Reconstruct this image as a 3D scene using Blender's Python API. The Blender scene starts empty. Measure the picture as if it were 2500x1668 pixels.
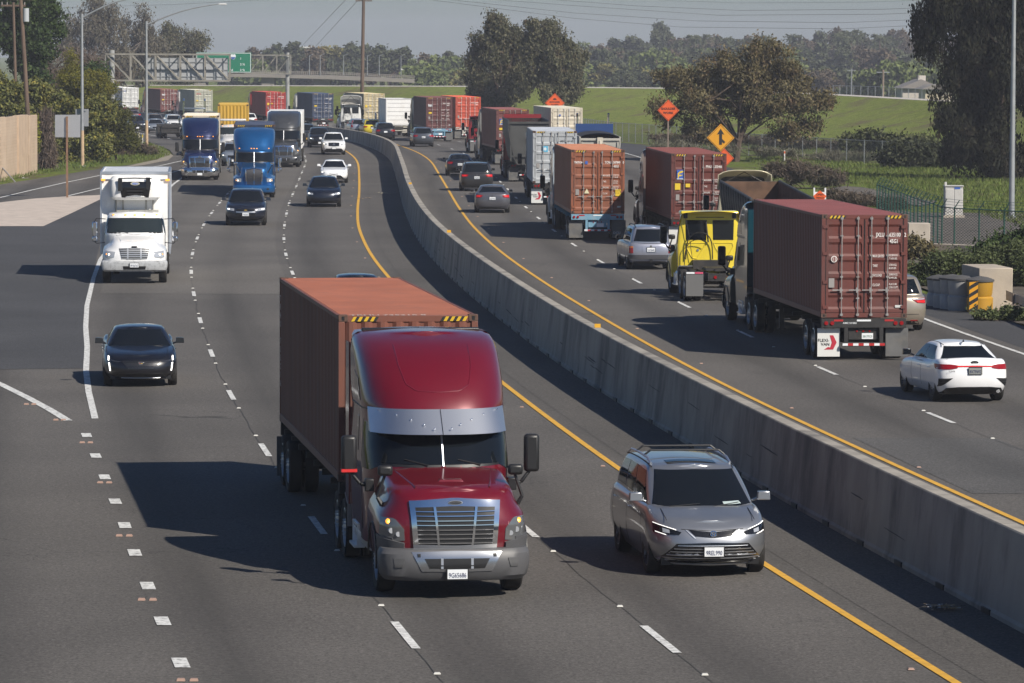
import bpy, bmesh, math, random
import numpy as np
from mathutils import Vector, Matrix

# ------------------------------------------------------------------ camera, sky, sun, exposure
sc = bpy.context.scene
COL = sc.collection
CAM_H = 8.75
PITCH = math.radians(3.936)
ROLL = math.radians(0.2143)
cd = bpy.data.cameras.new('camera'); cam = bpy.data.objects.new('camera', cd); COL.objects.link(cam)
cd.sensor_width = 36.0; cd.lens = 36.0 * 10471.35 / 2500.0
cd.clip_start = 1.0; cd.clip_end = 9000.0
cam.matrix_world = (Matrix.Translation((0, 0, CAM_H)) @ Matrix.Rotation(math.pi / 2 - PITCH, 4, 'X')
                    @ Matrix.Rotation(ROLL, 4, 'Z'))
sc.camera = cam
SUN_EL, SUN_AZ = math.radians(39), math.radians(-44)      # direction to the sun: right and behind the camera
world = bpy.data.worlds.new('World'); sc.world = world; world.use_nodes = True
wn = world.node_tree.nodes; wl = world.node_tree.links
for n in list(wn): wn.remove(n)
wo = wn.new('ShaderNodeOutputWorld'); wb = wn.new('ShaderNodeBackground'); sky = wn.new('ShaderNodeTexSky')
sky.sky_type = 'NISHITA'; sky.sun_disc = False
sky.sun_elevation = SUN_EL
SUN_DIR = Vector((math.cos(SUN_EL) * math.cos(SUN_AZ), math.cos(SUN_EL) * math.sin(SUN_AZ), math.sin(SUN_EL)))
sky.sun_rotation = math.atan2(SUN_DIR.x, SUN_DIR.y)
sky.altitude = 0.0; sky.air_density = 1.0; sky.dust_density = 0.5; sky.ozone_density = 8.5
wb.inputs['Strength'].default_value = 0.057
wl.new(sky.outputs[0], wb.inputs[0]); wl.new(wb.outputs[0], wo.inputs[0])
sd = bpy.data.lights.new('sun', 'SUN'); sun = bpy.data.objects.new('sun', sd); COL.objects.link(sun)
sd.energy = 5.0; sd.angle = math.radians(0.53); sd.color = (1.0, 0.93, 0.82)
sun.rotation_euler = SUN_DIR.to_track_quat('Z', 'Y').to_euler()
sun.location = (60, -60, 80)
vs = sc.view_settings
vs.view_transform = 'Standard'; vs.look = 'None'; vs.exposure = 0.30; vs.gamma = 1.0; vs.use_curve_mapping = False
sc.render.engine = 'CYCLES'
sc.cycles.max_bounces = 6; sc.cycles.diffuse_bounces = 3; sc.cycles.glossy_bounces = 3
sc.cycles.transparent_max_bounces = 12; sc.cycles.use_denoising = True
sc.cycles.volume_bounces = 0

# ------------------------------------------------------------------ the lie of the road
def ground(y):
    return float(np.interp(y, [0, 385, 450, 500, 600, 700, 6000], [0, 0, -.45, -.85, -1.45, -1.9, -2.5]))
_zy = [-40, 20, 64, 76, 94.5, 114, 132.5, 156, 180, 205, 235, 268, 300, 325, 345, 362, 385, 405, 430, 460, 490, 530, 580, 640, 720, 850]
_zx = [22.3, 14.0, 7.95, 6.3, 4.12, 1.92, .28, -1.64, -3.3, -4.55, -5.75, -6.85, -8.0, -8.85, -9.95, -11.2, -13.4, -15.7, -19.2, -24.0, -29.6, -38.5, -50, -65, -86, -120]
_g = np.arange(-40, 850, 1.0)
_r = np.interp(_g, _zy, _zx)
_k = np.exp(-.5 * (np.arange(-30, 31) / 9.0) ** 2); _k /= _k.sum()
_pad = np.concatenate([_r[0] + (_r[0] - _r[1]) * np.arange(30, 0, -1), _r, _r[-1] + (_r[-1] - _r[-2]) * np.arange(1, 31)])
_r = np.convolve(_pad, _k, 'valid')
def ref(y): return float(np.interp(y, _g, _r))            # centre line of the median barrier
def yaw_at(y): return math.atan2(-(ref(y + 6) - ref(y - 6)) / 12.0, 1.0)
def off_pt(y, off):                                        # a point at a sideways distance from the barrier
    a = yaw_at(y)
    return ref(y) + off * math.cos(a), y + off * math.sin(a)
_F = 10471.35
def at(px, py, h=0.0):                                     # a point at height h above the road, seen at this place in the photograph
    c, s = math.cos(ROLL), math.sin(ROLL); u, v = px - 1250, py - 834
    u, v = c * u + s * v, -s * u + c * v
    d = (u / _F, math.cos(PITCH) - v / _F * math.sin(PITCH), -math.sin(PITCH) - v / _F * math.cos(PITCH))
    z = 200.0
    for i in range(40):
        t = (ground(z) + h - CAM_H) / d[2]; z = .5 * z + .5 * t * d[1]
    return Vector((d[0] * t, d[1] * t, ground(z) + h))
def at_y(px, y): return (px - 1250) * y / _F               # sideways position at a distance

# ------------------------------------------------------------------ materials
_mats = {}
def mat(name, col=(.5, .5, .5), rough=.5, metal=0.0, coat=0.0, var=0.0, vscale=3.0, bump=0.0, bscale=40.0, emit=0.0,
        dirt=None, dscale=1.5, damt=.5, spec=.5, stretch=None, alpha=1.0, trans=0.0):
    if name in _mats: return _mats[name]
    m = bpy.data.materials.new(name); m.use_nodes = True; _mats[name] = m
    N, L = m.node_tree.nodes, m.node_tree.links
    b = N['Principled BSDF']
    b.inputs['Base Color'].default_value = (*col, 1); b.inputs['Roughness'].default_value = rough
    b.inputs['Metallic'].default_value = metal; b.inputs['Coat Weight'].default_value = coat
    b.inputs['Coat Roughness'].default_value = .04; b.inputs['Specular IOR Level'].default_value = spec
    b.inputs['Transmission Weight'].default_value = trans; b.inputs['Alpha'].default_value = alpha
    if emit: b.inputs['Emission Color'].default_value = (*col, 1); b.inputs['Emission Strength'].default_value = emit
    if var or bump or dirt:
        tc = N.new('ShaderNodeTexCoord'); mp = N.new('ShaderNodeMapping'); L.new(tc.outputs['Object'], mp.inputs[0])
        if stretch: mp.inputs['Scale'].default_value = stretch
    src = None
    if var:
        n = N.new('ShaderNodeTexNoise'); n.inputs['Scale'].default_value = vscale; n.inputs['Detail'].default_value = 6
        L.new(mp.outputs[0], n.inputs[0])
        r = N.new('ShaderNodeMapRange'); r.inputs['From Min'].default_value = .3; r.inputs['From Max'].default_value = .7
        r.inputs['To Min'].default_value = 1 - var; r.inputs['To Max'].default_value = 1 + var; L.new(n.outputs[0], r.inputs[0])
        mx = N.new('ShaderNodeMix'); mx.data_type = 'RGBA'; mx.blend_type = 'MULTIPLY'; mx.inputs[0].default_value = 1
        mx.inputs[6].default_value = (*col, 1); L.new(r.outputs[0], mx.inputs[7]); src = mx.outputs[2]
        L.new(src, b.inputs['Base Color'])
    if dirt:
        n = N.new('ShaderNodeTexNoise'); n.inputs['Scale'].default_value = dscale; n.inputs['Detail'].default_value = 8
        n.inputs['Roughness'].default_value = .65; L.new(mp.outputs[0], n.inputs[0])
        r = N.new('ShaderNodeMapRange'); r.inputs['From Min'].default_value = .48; r.inputs['From Max'].default_value = .68
        r.inputs['To Max'].default_value = damt; L.new(n.outputs[0], r.inputs[0])
        mx = N.new('ShaderNodeMix'); mx.data_type = 'RGBA'; L.new(r.outputs[0], mx.inputs[0])
        if src: L.new(src, mx.inputs[6])
        else: mx.inputs[6].default_value = (*col, 1)
        mx.inputs[7].default_value = (*dirt, 1); L.new(mx.outputs[2], b.inputs['Base Color'])
    if bump:
        n = N.new('ShaderNodeTexNoise'); n.inputs['Scale'].default_value = bscale; n.inputs['Detail'].default_value = 4
        L.new(mp.outputs[0], n.inputs[0]); bp = N.new('ShaderNodeBump'); bp.inputs['Strength'].default_value = bump
        bp.inputs['Distance'].default_value = .02; L.new(n.outputs[0], bp.inputs['Height']); L.new(bp.outputs[0], b.inputs['Normal'])
    return m
def paint(name, col, metal=.25, rough=.32):
    return mat(name, col, rough, metal, coat=.9, var=.05, vscale=2.5)
BLACK = mat('black_plastic', (.012, .012, .013), .45)
TRIM = mat('gloss_black_trim', (.008, .008, .009), .18, coat=.4)
GLASS = mat('tinted_glass', (.006, .008, .011), .03, spec=.32)
GLASS2 = mat('windscreen_glass', (.020, .027, .030), .03, spec=.4)
RUBBER = mat('tyre_rubber', (.014, .013, .012), .85, var=.25, vscale=6)
STEEL = mat('wheel_steel', (.42, .43, .44), .35, .8)
ALLOY = mat('dark_alloy', (.10, .10, .105), .35, .8)
CHROME = mat('chrome', (.80, .81, .83), .10, 1.0)
POLISH = mat('polished_aluminium', (.68, .70, .74), .42, 1.0)
LENS = mat('headlight_lens', (.45, .47, .50), .06, .3, coat=1)
LAMP = mat('lit_headlight', (1, .95, .85), .2, emit=2.2)
DRL = mat('daytime_lamp', (1, .97, .92), .2, emit=.9)
AMBER = mat('amber_lamp', (1.0, .38, .04), .25, emit=.9)
REDL = mat('red_lamp_lens', (.26, .004, .006), .2, coat=.25)
REDON = mat('lit_brake_lamp', (.62, .012, .010), .25, emit=.22)
PLATE = mat('number_plate_white', (.72, .74, .76), .4)
INK = mat('plate_ink', (.02, .03, .10), .5)
WHITEINK = mat('white_lettering', (.74, .72, .69), .6)
BLACKINK = mat('black_lettering', (.015, .015, .015), .6)
FRAME = mat('chassis_black', (.018, .017, .017), .6, var=.3, vscale=4, dirt=(.07, .055, .04), dscale=2.5, damt=.5)
FLAPG = mat('grey_mud_flap', (.11, .11, .11), .8, var=.2, vscale=3, dirt=(.18, .16, .13), dscale=2, damt=.5)

# ------------------------------------------------------------------ mesh accumulator
class MB:
    def __init__(s): s.v = []; s.f = []; s.mi = []; s.cur = 0
    def add(s, vs, fs):
        o = len(s.v); s.v += [tuple(p) for p in vs]
        for f in fs: s.f.append([i + o for i in f]); s.mi.append(s.cur)
        return s
    def box(s, c, d, rz=0.0, taper=1.0, m=None):
        x, y, z = [k / 2 for k in d]; P = []
        for k in (-1, 1):
            t = taper if k > 0 else 1
            for a, b in ((-1, -1), (1, -1), (1, 1), (-1, 1)):
                px, py = a * x * t, b * y * t
                P.append((c[0] + px * math.cos(rz) - py * math.sin(rz), c[1] + px * math.sin(rz) + py * math.cos(rz), c[2] + k * z))
        if m is not None: P = [tuple(m @ Vector(p)) for p in P]
        return s.add(P, [(3, 2, 1, 0), (4, 5, 6, 7), (0, 1, 5, 4), (1, 2, 6, 5), (2, 3, 7, 6), (3, 0, 4, 7)])
    def span(s, a, b):
        return s.box([(a[i] + b[i]) / 2 for i in range(3)], [abs(b[i] - a[i]) for i in range(3)])
    def tube(s, p0, p1, r0, r1=None, n=8, caps=True):
        r1 = r0 if r1 is None else r1
        p0, p1 = Vector(p0), Vector(p1); d = (p1 - p0).normalized()
        a = d.orthogonal().normalized(); b = d.cross(a); V = []
        for p, r in ((p0, r0), (p1, r1)):
            for i in range(n):
                t = 2 * math.pi * i / n; V.append(p + a * (r * math.cos(t)) + b * (r * math.sin(t)))
        Fc = [(i, (i + 1) % n, n + (i + 1) % n, n + i) for i in range(n)]
        if caps: Fc += [tuple(range(n - 1, -1, -1)), tuple(range(n, 2 * n))]
        return s.add(V, Fc)
    def path(s, pts, r, n=6):
        for i in range(len(pts) - 1):
            r0 = r[i] if isinstance(r, (list, tuple)) else r; r1 = r[i + 1] if isinstance(r, (list, tuple)) else r
            s.tube(pts[i], pts[i + 1], r0, r1, n)
        return s
    def lathe(s, prof, c, axis='y', n=24, closed=True):
        V = []
        for r, h in prof:
            for i in range(n):
                t = 2 * math.pi * i / n; a, b = r * math.cos(t), r * math.sin(t)
                V.append({'y': (c[0] + a, c[1] + h, c[2] + b), 'x': (c[0] + h, c[1] + a, c[2] + b), 'z': (c[0] + a, c[1] + b, c[2] + h)}[axis])
        Fc = []
        for j in range(len(prof) - 1):
            for i in range(n): Fc.append((j * n + i, j * n + (i + 1) % n, (j + 1) * n + (i + 1) % n, (j + 1) * n + i))
        if closed: Fc += [tuple(range(n - 1, -1, -1)), tuple((len(prof) - 1) * n + i for i in range(n))]
        return s.add(V, Fc)
    def grid(s, rows, close_u=False):
        n = len(rows[0]); V = [p for r in rows for p in r]; Fc = []
        for j in range(len(rows) - 1):
            for i in range(n if close_u else n - 1):
                k = (i + 1) % n; Fc.append((j * n + i, j * n + k, (j + 1) * n + k, (j + 1) * n + i))
        return s.add(V, Fc)
    def prism(s, poly, a, b, axis='y'):                    # polygon in the two other axes, extruded from a to b
        n = len(poly); V = []
        for h in (a, b):
            for p, q in poly: V.append({'y': (p, h, q), 'x': (h, p, q), 'z': (p, q, h)}[axis])
        Fc = [tuple(range(n)), tuple(range(2 * n - 1, n - 1, -1))] + [(i, n + i, n + (i + 1) % n, (i + 1) % n) for i in range(n)]
        return s.add(V, Fc)
    def obj(s, name, mats, parent=None, label=None, bevel=0, smooth=35, fix=True):
        me = bpy.data.meshes.new(name); me.from_pydata([tuple(p) for p in s.v], [], s.f)
        mats = mats if isinstance(mats, (list, tuple)) else [mats]
        for m in mats: me.materials.append(m)
        if any(s.mi): me.polygons.foreach_set('material_index', s.mi)
        if fix:
            bm = bmesh.new(); bm.from_mesh(me); bmesh.ops.recalc_face_normals(bm, faces=bm.faces); bm.to_mesh(me); bm.free()
        if smooth:
            me.polygons.foreach_set('use_smooth', [True] * len(me.polygons)); me.set_sharp_from_angle(angle=math.radians(smooth))
        me.update()
        return link(name, me, parent, label, bevel)
def link(name, me, parent=None, label=None, bevel=0):
    o = bpy.data.objects.new(name, me); COL.objects.link(o)
    if parent is not None: o.parent = parent
    if label: o['label'] = label
    if bevel:
        b = o.modifiers.new('bevel', 'BEVEL'); b.width = bevel; b.segments = 2; b.limit_method = 'ANGLE'; b.angle_limit = math.radians(40)
    return o
def thing(name, label, cat, loc=(0, 0, 0), rz=0.0, group=None):
    o = bpy.data.objects.new(name, None); COL.objects.link(o); o.location = loc; o.rotation_euler = (0, 0, rz)
    o.empty_display_size = .5; o['label'] = label; o['category'] = cat
    if group: o['group'] = group
    return o
def tag(o, label, cat, group=None, kind=None):
    o['label'] = label; o['category'] = cat
    if group: o['group'] = group
    if kind: o['kind'] = kind
    return o
def struct(o): o['kind'] = 'structure'; return o
def dup_tree(o, parent=None):
    c = o.copy(); COL.objects.link(c); c.parent = parent
    for ch in list(o.children): dup_tree(ch, c)
    return c
_txt = {}
def text(body, size, org, U, V, material, name='lettering', parent=None, bold=0.0, align='LEFT', squash=1.0, depth=.004):
    """flat raised lettering: org = left (or centre) end of the baseline, U = reading direction, V = up"""
    key = (body, bold)
    if key not in _txt:
        cu = bpy.data.curves.new('t', 'FONT'); cu.body = body; cu.size = 1; cu.offset = bold; cu.resolution_u = 2
        ob = bpy.data.objects.new('t', cu); COL.objects.link(ob)
        dg = bpy.context.evaluated_depsgraph_get(); me = ob.evaluated_get(dg).to_mesh()
        _txt[key] = ([tuple(v.co) for v in me.vertices], [tuple(p.vertices) for p in me.polygons])
        ob.evaluated_get(dg).to_mesh_clear(); bpy.data.objects.remove(ob); bpy.data.curves.remove(cu)
    vs_, fs_ = _txt[key]
    if not vs_: return None
    xs = [v[0] for v in vs_]; x0 = (min(xs) + max(xs)) / 2 if align == 'CENTER' else min(xs)
    U, V, org = Vector(U).normalized(), Vector(V).normalized(), Vector(org); nrm = U.cross(V)
    mb = MB(); mb.add([org + U * ((v[0] - x0) * size * squash) + V * (v[1] * size) + nrm * depth for v in vs_], fs_)
    return mb.obj(name, material, parent, smooth=0, fix=False)
def patch_quad(mb, org, U, V, w, h, lift=.004):
    U, V, org = Vector(U).normalized(), Vector(V).normalized(), Vector(org); n = U.cross(V) * lift
    mb.add([org + n, org + U * w + n, org + U * w + V * h + n, org + V * h + n], [(0, 1, 2, 3)]); return mb
# ------------------------------------------------------------------ rounded shells: car bodies, cabs, bumpers
class Shell:
    """s runs from the front (0) to the rear; levels = (t, front inset, rear inset, half width); zb, zt give the heights of t=0 and t=1"""
    def __init__(h, L, levels, zb, zt, aF=.9, nF=2.8, aR=.6, nR=3.2, crown=.03):
        h.L = L; h.lv = levels; h.zb = zb if callable(zb) else (lambda s, k=zb: k); h.zt = zt if callable(zt) else (lambda s, k=zt: k)
        h.aF, h.nF, h.aR, h.nR, h.crown = aF, nF, aR, nR, crown
        T = [l[0] for l in levels]
        h.f = lambda t: (float(np.interp(t, T, [l[1] for l in levels])), L - float(np.interp(t, T, [l[2] for l in levels])), float(np.interp(t, T, [l[3] for l in levels])))
    def z(h, s, t): return h.zb(s) + (h.zt(s) - h.zb(s)) * t
    def P(h, side, u, t):
        sf, sr, w = h.f(t)
        if side in 'FR':
            q = min(abs(u) / w, .9999)
            s = sf + h.aF * (1 - (1 - q ** h.nF) ** (1 / h.nF)) if side == 'F' else sr - h.aR * (1 - (1 - q ** h.nR) ** (1 / h.nR))
            return Vector((-s, u, h.z(s, t)))
        s = min(max(u, sf + 1e-4), sr - 1e-4); k = 1.0
        if s < sf + h.aF: k = (1 - (1 - (s - sf) / h.aF) ** h.nF) ** (1 / h.nF)
        elif s > sr - h.aR: k = (1 - (1 - (sr - s) / h.aR) ** h.nR) ** (1 / h.nR)
        return Vector((-s, (w * k) * (1 if side == 'L' else -1), h.z(s, t)))
    def Pz(h, side, u, z):
        lo, hi = 0.0, 1.0
        for i in range(18):
            m = (lo + hi) / 2
            if h.P(side, u, m).z < z: lo = m
            else: hi = m
        return h.P(side, u, (lo + hi) / 2)
    def mesh(h, mb, nf=9, ns=26, extra=(), capn=6):
        T = [l[0] for l in h.lv]
        fr = [math.sin(math.pi / 2 * i / nf) for i in range(nf)]; fr = [q ** (2 / h.nF) for q in fr]
        rr = [math.sin(math.pi / 2 * i / nf) for i in range(nf)]; rr = [q ** (2 / h.nR) for q in rr]
        rows = []
        for t in T:
            sf, sr, w = h.f(t)
            half = [h.P('F', q * w, t) for q in fr]
            a, b = sf + h.aF, sr - h.aR
            half += [Vector((-(a + (b - a) * i / ns), w, h.z(a + (b - a) * i / ns, t))) for i in range(ns + 1)]
            half += [h.P('R', q * w, t) for q in reversed(rr)]
            ring = half + [Vector((p.x, -p.y, p.z)) for p in reversed(half[1:-1])]
            rows.append(ring)
        n = len(rows[0]); top = rows[-1]
        for j in range(1, capn + 1):
            k = 1 - j / capn
            rows.append([Vector((p.x, p.y * k, p.z + h.crown * (1 - k * k))) for p in top])
        mb.grid(rows, close_u=True)
        mb.add([Vector(p) for p in rows[0]], [tuple(range(n - 1, -1, -1))])
        return mb
    def topz(h, s, y):
        w = h.f(1.0)[2]; return h.zt(s) + h.crown * (1 - min(1, abs(y) / w) ** 2)
    def patch(h, mb, side, top, bot, d=.006, nu=14, nv=5, mode='z', mirror=False, depth=.02):
        def rs(pl, n):
            k = np.linspace(0, len(pl) - 1, n); x = np.arange(len(pl))
            return list(zip(np.interp(k, x, [p[0] for p in pl]), np.interp(k, x, [p[1] for p in pl])))
        for sg in ((1, -1) if mirror else (1,)):
            T, B = rs(top, nu), rs(bot, nu); G = []
            sd = side
            if sg < 0 and side in 'LK': sd = 'K' if side == 'L' else 'L'
            for j in range(nv):
                k = j / (nv - 1); row = []
                for (a, b), (c, e) in zip(B, T):
                    u, zz = a + (c - a) * k, b + (e - b) * k
                    if side in 'FR': u *= sg
                    row.append(h.Pz(sd, u, zz) if mode == 'z' else h.P(sd, u, zz))
                G.append(row)
            A = np.array([[tuple(p) for p in r] for r in G]); du = np.gradient(A, axis=1); dv = np.gradient(A, axis=0)
            N = np.cross(du, dv); N /= np.linalg.norm(N, axis=2, keepdims=True) + 1e-9
            out = {'F': (1, 0, 0), 'R': (-1, 0, 0), 'L': (0, 1, 0), 'K': (0, -1, 0)}[sd]
            if (N @ np.array(out)).mean() < 0: N = -N
            O = A + N * d; I = A - N * depth
            rows = [[tuple(p) for p in r] for r in O]; mb.grid(rows)
            edge = lambda M: [tuple(p) for p in M[0]] + [tuple(p) for p in M[1:, -1]] + [tuple(p) for p in M[-1, ::-1][1:]] + [tuple(p) for p in M[::-1, 0][1:-1]]
            mb.grid([edge(O), edge(I)], close_u=True)
        return mb

def boolean_cut(o, cutter):
    m = o.modifiers.new('cut', 'BOOLEAN'); m.operation = 'DIFFERENCE'; m.object = cutter; m.solver = 'EXACT'
    dg = bpy.context.evaluated_depsgraph_get(); me = bpy.data.meshes.new_from_object(o.evaluated_get(dg))
    o.modifiers.clear(); o.data = me; cm = cutter.data; bpy.data.objects.remove(cutter); bpy.data.meshes.remove(cm)
    me.polygons.foreach_set('use_smooth', [True] * len(me.polygons)); me.set_sharp_from_angle(angle=math.radians(35))
def lerp_prof(pl): 
    X = [p[0] for p in pl]; Y = [p[1] for p in pl]; return lambda s: float(np.interp(s, X, Y))

# ------------------------------------------------------------------ wheels (mesh data shared by all that have the same size)
_wd = {}
def wheel(parent, x, y, r, w, rim_mat, side, kind='alloy', rr=.66, name='wheel'):
    key = (round(r, 3), round(w, 3), kind, side, rim_mat.name)
    if key not in _wd:
        t = MB(); k = w / 2
        t.lathe([(r * rr, -k * .8), (r * .93, -k), (r * .985, -k * .8), (r, -k * .45), (r, k * .45), (r * .985, k * .8), (r * .93, k), (r * rr, k * .8)], (0, 0, 0), n=28, closed=False)
        o1 = t.obj('wheel', RUBBER)
        m = MB(); q = side
        m.lathe([(r * rr * 1.02, k * .8 * q), (r * rr * .94, k * .86 * q), (r * rr * .86, k * .35 * q), (r * rr * .8, -k * .5 * q), (.02, -k * .5 * q)], (0, 0, 0), n=24, closed=False)
        if kind == 'alloy':
            for i in range(5):
                for dd in (-.16, .16):
                    a = 2 * math.pi * i / 5 + dd; b = 2 * math.pi * i / 5 + dd * .5
                    m.tube((r * .10 * math.cos(b), k * .55 * q, r * .10 * math.sin(b)), (r * rr * .93 * math.cos(a), k * .72 * q, r * rr * .93 * math.sin(a)), r * .055, r * .045, 5)
            m.lathe([(r * .17, k * .3 * q), (r * .17, k * .62 * q), (.01, k * .66 * q)], (0, 0, 0), n=12, closed=False)
        else:                                              # truck steel: dish with hub and hand holes
            m.lathe([(r * .5, -k * .1 * q), (r * .34, k * .25 * q), (r * .3, k * .75 * q), (r * .16, k * .95 * q), (.01, k * q)], (0, 0, 0), n=16, closed=False)
            for i in range(10):
                a = 2 * math.pi * i / 10; m.tube((r * .26 * math.cos(a), k * .6 * q, r * .26 * math.sin(a)), (r * .26 * math.cos(a), k * 1.05 * q, r * .26 * math.sin(a)), .022, .014, 6)
        o2 = m.obj('rim', rim_mat)
        _wd[key] = (o1.data, o2.data); bpy.data.objects.remove(o1); bpy.data.objects.remove(o2)
    a, b = _wd[key]
    W = link(name, a, parent); W.location = (x, y, r); R = link('rim', b, W); return W
def plate(parent, x, z, txt, face, y=0.0, s=1.0, tilt=0.0, frame=True, col=None, inkm=None):
    """number plate: face +1 looks forward (+x), -1 looks back"""
    U = (0, -1, 0) if face < 0 else (0, 1, 0)
    mb = MB(); mb.box((x, y, z), (.012, .32 * s, .165 * s)); o = mb.obj('number_plate', col or PLATE, parent)
    if frame:
        f = MB()
        for dz in (-.085, .085): f.box((x, y, z + dz * s), (.02, .345 * s, .014))
        for dy in (-.168, .168): f.box((x, y + dy * s, z), (.02, .014, .18 * s))
        f.obj('plate_frame', BLACK, o)
    if txt: text(txt, .108 * s, (x + .007 * face, y, z - .055 * s), U, (0, 0, 1), inkm or INK, parent=o, bold=.004, align='CENTER', squash=.70)
    return o
def disc(mb, c, r, face, n=16, th=.02):
    mb.tube(c, (c[0] + th * face, c[1], c[2]), r, r * .96, n)

DRL2 = mat('bright_lamp_strip', (1, .97, .92), .2, emit=1.6)
# ------------------------------------------------------------------ cars
KIND = {
 'sedan': dict(L=4.85, W=1.85, zt=[(0, .70), (.12, .76), (.5, .84), (1.25, .94), (1.55, .97), (3.6, 1.00), (4.0, 1.06), (4.6, 1.08), (4.85, 1.04)],
               gb=(1.28, 4.22), gt=(2.08, 3.55), zr=1.45, wr=.60, r=.335, ax=(.93, 3.80), rb=.0),
 'suv': dict(L=4.75, W=1.88, zt=[(0, .86), (.12, .95), (.5, 1.02), (1.15, 1.10), (1.4, 1.13), (4.75, 1.14)],
             gb=(1.2, 4.66), gt=(1.9, 4.25), zr=1.70, wr=.66, r=.36, ax=(.92, 3.68), rb=.0),
 'crossover': dict(L=4.75, W=1.90, zt=[(0, .78), (.12, .85), (.5, .93), (1.1, 1.02), (1.35, 1.05), (4.75, 1.12)],
             gb=(1.02, 4.6), gt=(1.95, 3.75), zr=1.62, wr=.60, r=.36, ax=(.90, 3.78), rb=.0),
 'minivan': dict(L=5.17, W=1.99, zt=[(0, .80), (.10, .86), (.45, .96), (.95, 1.06), (1.2, 1.10), (4.6, 1.15), (5.17, 1.12)],
             gb=(.92, 5.02), gt=(1.95, 4.72), zr=1.74, wr=.69, r=.355, ax=(.98, 4.04), rb=.0),
 'boxy_suv': dict(L=4.5, W=1.72, zt=[(0, .92), (.1, .98), (.5, 1.02), (1.3, 1.06), (1.5, 1.08), (4.5, 1.08)],
             gb=(1.35, 4.44), gt=(1.85, 4.25), zr=1.72, wr=.68, r=.37, ax=(.85, 3.45), rb=.0),
 'pickup': dict(L=5.39, W=1.89, zt=[(0, .98), (.1, 1.04), (.5, 1.10), (1.35, 1.15), (1.6, 1.17), (5.39, 1.17)],
             gb=(1.45, 3.65), gt=(2.05, 3.35), zr=1.78, wr=.64, r=.39, ax=(.90, 4.14), rb=.0),
}
_carn = [0]
def car(name, label, cat, kind, x, y, face, col, front='plain', rear='plain', plate_txt='', group=None, metal=.3, dyaw=0.0, rim=ALLOY, rack=False,
        roofcol=None, lights=True, platecol=None, **kw):
    """face = 'to' the camera (x, y is the front bumper) or 'away' (x, y is the rear bumper)"""
    K = dict(KIND[kind]); K.update(kw); L, W = K['L'], K['W']; a = yaw_at(y) + dyaw; g = ground(y)
    if face == 'to': rz = -math.pi / 2 + a; loc = (x, y, g)
    else: rz = math.pi / 2 + a; loc = (x - L * math.sin(a), y + L * math.cos(a), g)
    root = thing(name, label, cat, loc, rz, group)
    _carn[0] += 1
    P = paint('paint_%02d' % _carn[0], col, metal)
    w = W / 2; zt = lerp_prof(K['zt']); z0 = .21 if kind in ('sedan', 'crossover', 'minivan') else .30
    boxy = kind in ('boxy_suv', 'pickup'); k = .5 if boxy else 1
    lv = [(0, .24 * k, .16 * k, .88 * w), (.12, .10 * k, .07 * k, .94 * w), (.30, .02, .01, .985 * w), (.5, 0, 0, w), (.68, .02 * k, .01, .995 * w),
          (.80, .05 * k, .03, .985 * w), (.90, .10 * k, .05, .965 * w), (.96, .16 * k, .09, .945 * w), (1, .26 * k, .15, .905 * w)]
    S = Shell(L, lv, z0, zt, aF=.55 if boxy else .95, nF=3.2 if boxy else 2.7, aR=.35 if boxy else .55, nR=3.4, crown=.035)
    mb = MB(); S.mesh(mb); body = mb.obj('body', [P, BLACK], root)
    c = MB(); c.cur = 1; r = K['r']
    for ax in K['ax']:
        for sg in (-1, 1): c.lathe([(r * 1.13, -.16), (r * 1.13, .2)], (-ax, sg * (w - .06), r * 1.02), n=28)
    cut = c.obj('cutter', [P, BLACK]); boolean_cut(body, cut)
    # greenhouse
    gb, gt = K['gb'], K['gt']; zr = K['zr']; mid = (gt[0] + gt[1]) / 2; hw = (gt[1] - gt[0]) / 2 + .25
    wr = K['wr'] * W / 1.85
    def zroof(s): return zr - .035 - .07 * min(1.6, abs((s - mid) / hw)) ** 2.4
    zb = lambda s: zt(s) - .03
    wb = w * .90; G = []
    for v in (0, .1, .25, .45, .65, .82, .93, 1.0):
        b = .028 * math.sin(math.pi * v); e = .05 * max(0, (v - .9) * 10) ** 2 if v > .9 else 0
        G.append((v, gb[0] + (gt[0] - gb[0]) * v - b * 1.5 + e, L - (gb[1] + (gt[1] - gb[1]) * v) - b * 1.5 + e, wb + (wr - wb) * v + b - e * .6))
    Gh = Shell(L, G, zb, zroof, aF=.42, nF=2.5, aR=.34, nR=2.6, crown=.045)
    mb = MB(); Gh.mesh(mb, ns=16); cab = mb.obj('roof', roofcol or P, root)
    # glass
    wt, wbm = wr * .90, wb * .93
    mb = MB(); Gh.patch(mb, 'F', [(-wt, .93), (0, .955), (wt, .93)], [(-wbm, .10), (0, .07), (wbm, .10)], mode='t', d=.005, nu=20, nv=7); ws = mb.obj('windscreen', GLASS, root)
    if face == 'to':
        mb = MB()
        for y0 in (-.55, .12):
            p0 = Gh.P('F', y0 * w * 1.05, .08) + Vector((.02, 0, .012)); p1 = Gh.P('F', (y0 + .5) * w, .16) + Vector((.02, 0, .012)); mb.tube(p0, p1, .009, .006, 5)
        mb.obj('wiper', BLACK, ws)
    mb = MB(); wt2, wb2 = wr * .84, wb * .86
    if kind == 'pickup': Gh.patch(mb, 'R', [(-wt2 * .9, .9), (wt2 * .9, .9)], [(-wb2 * .85, .25), (wb2 * .85, .25)], mode='t', d=.005, nu=16)
    else: Gh.patch(mb, 'R', [(-wt2, .91), (0, .93), (wt2, .91)], [(-wb2, .13), (0, .10), (wb2, .13)], mode='t', d=.005, nu=18, nv=6)
    mb.obj('rear_window', GLASS, root)
    A, B = gb[0] + .50, gb[1] - .38; C_, D = gt[0] + .22, gt[1] - .12
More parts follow.
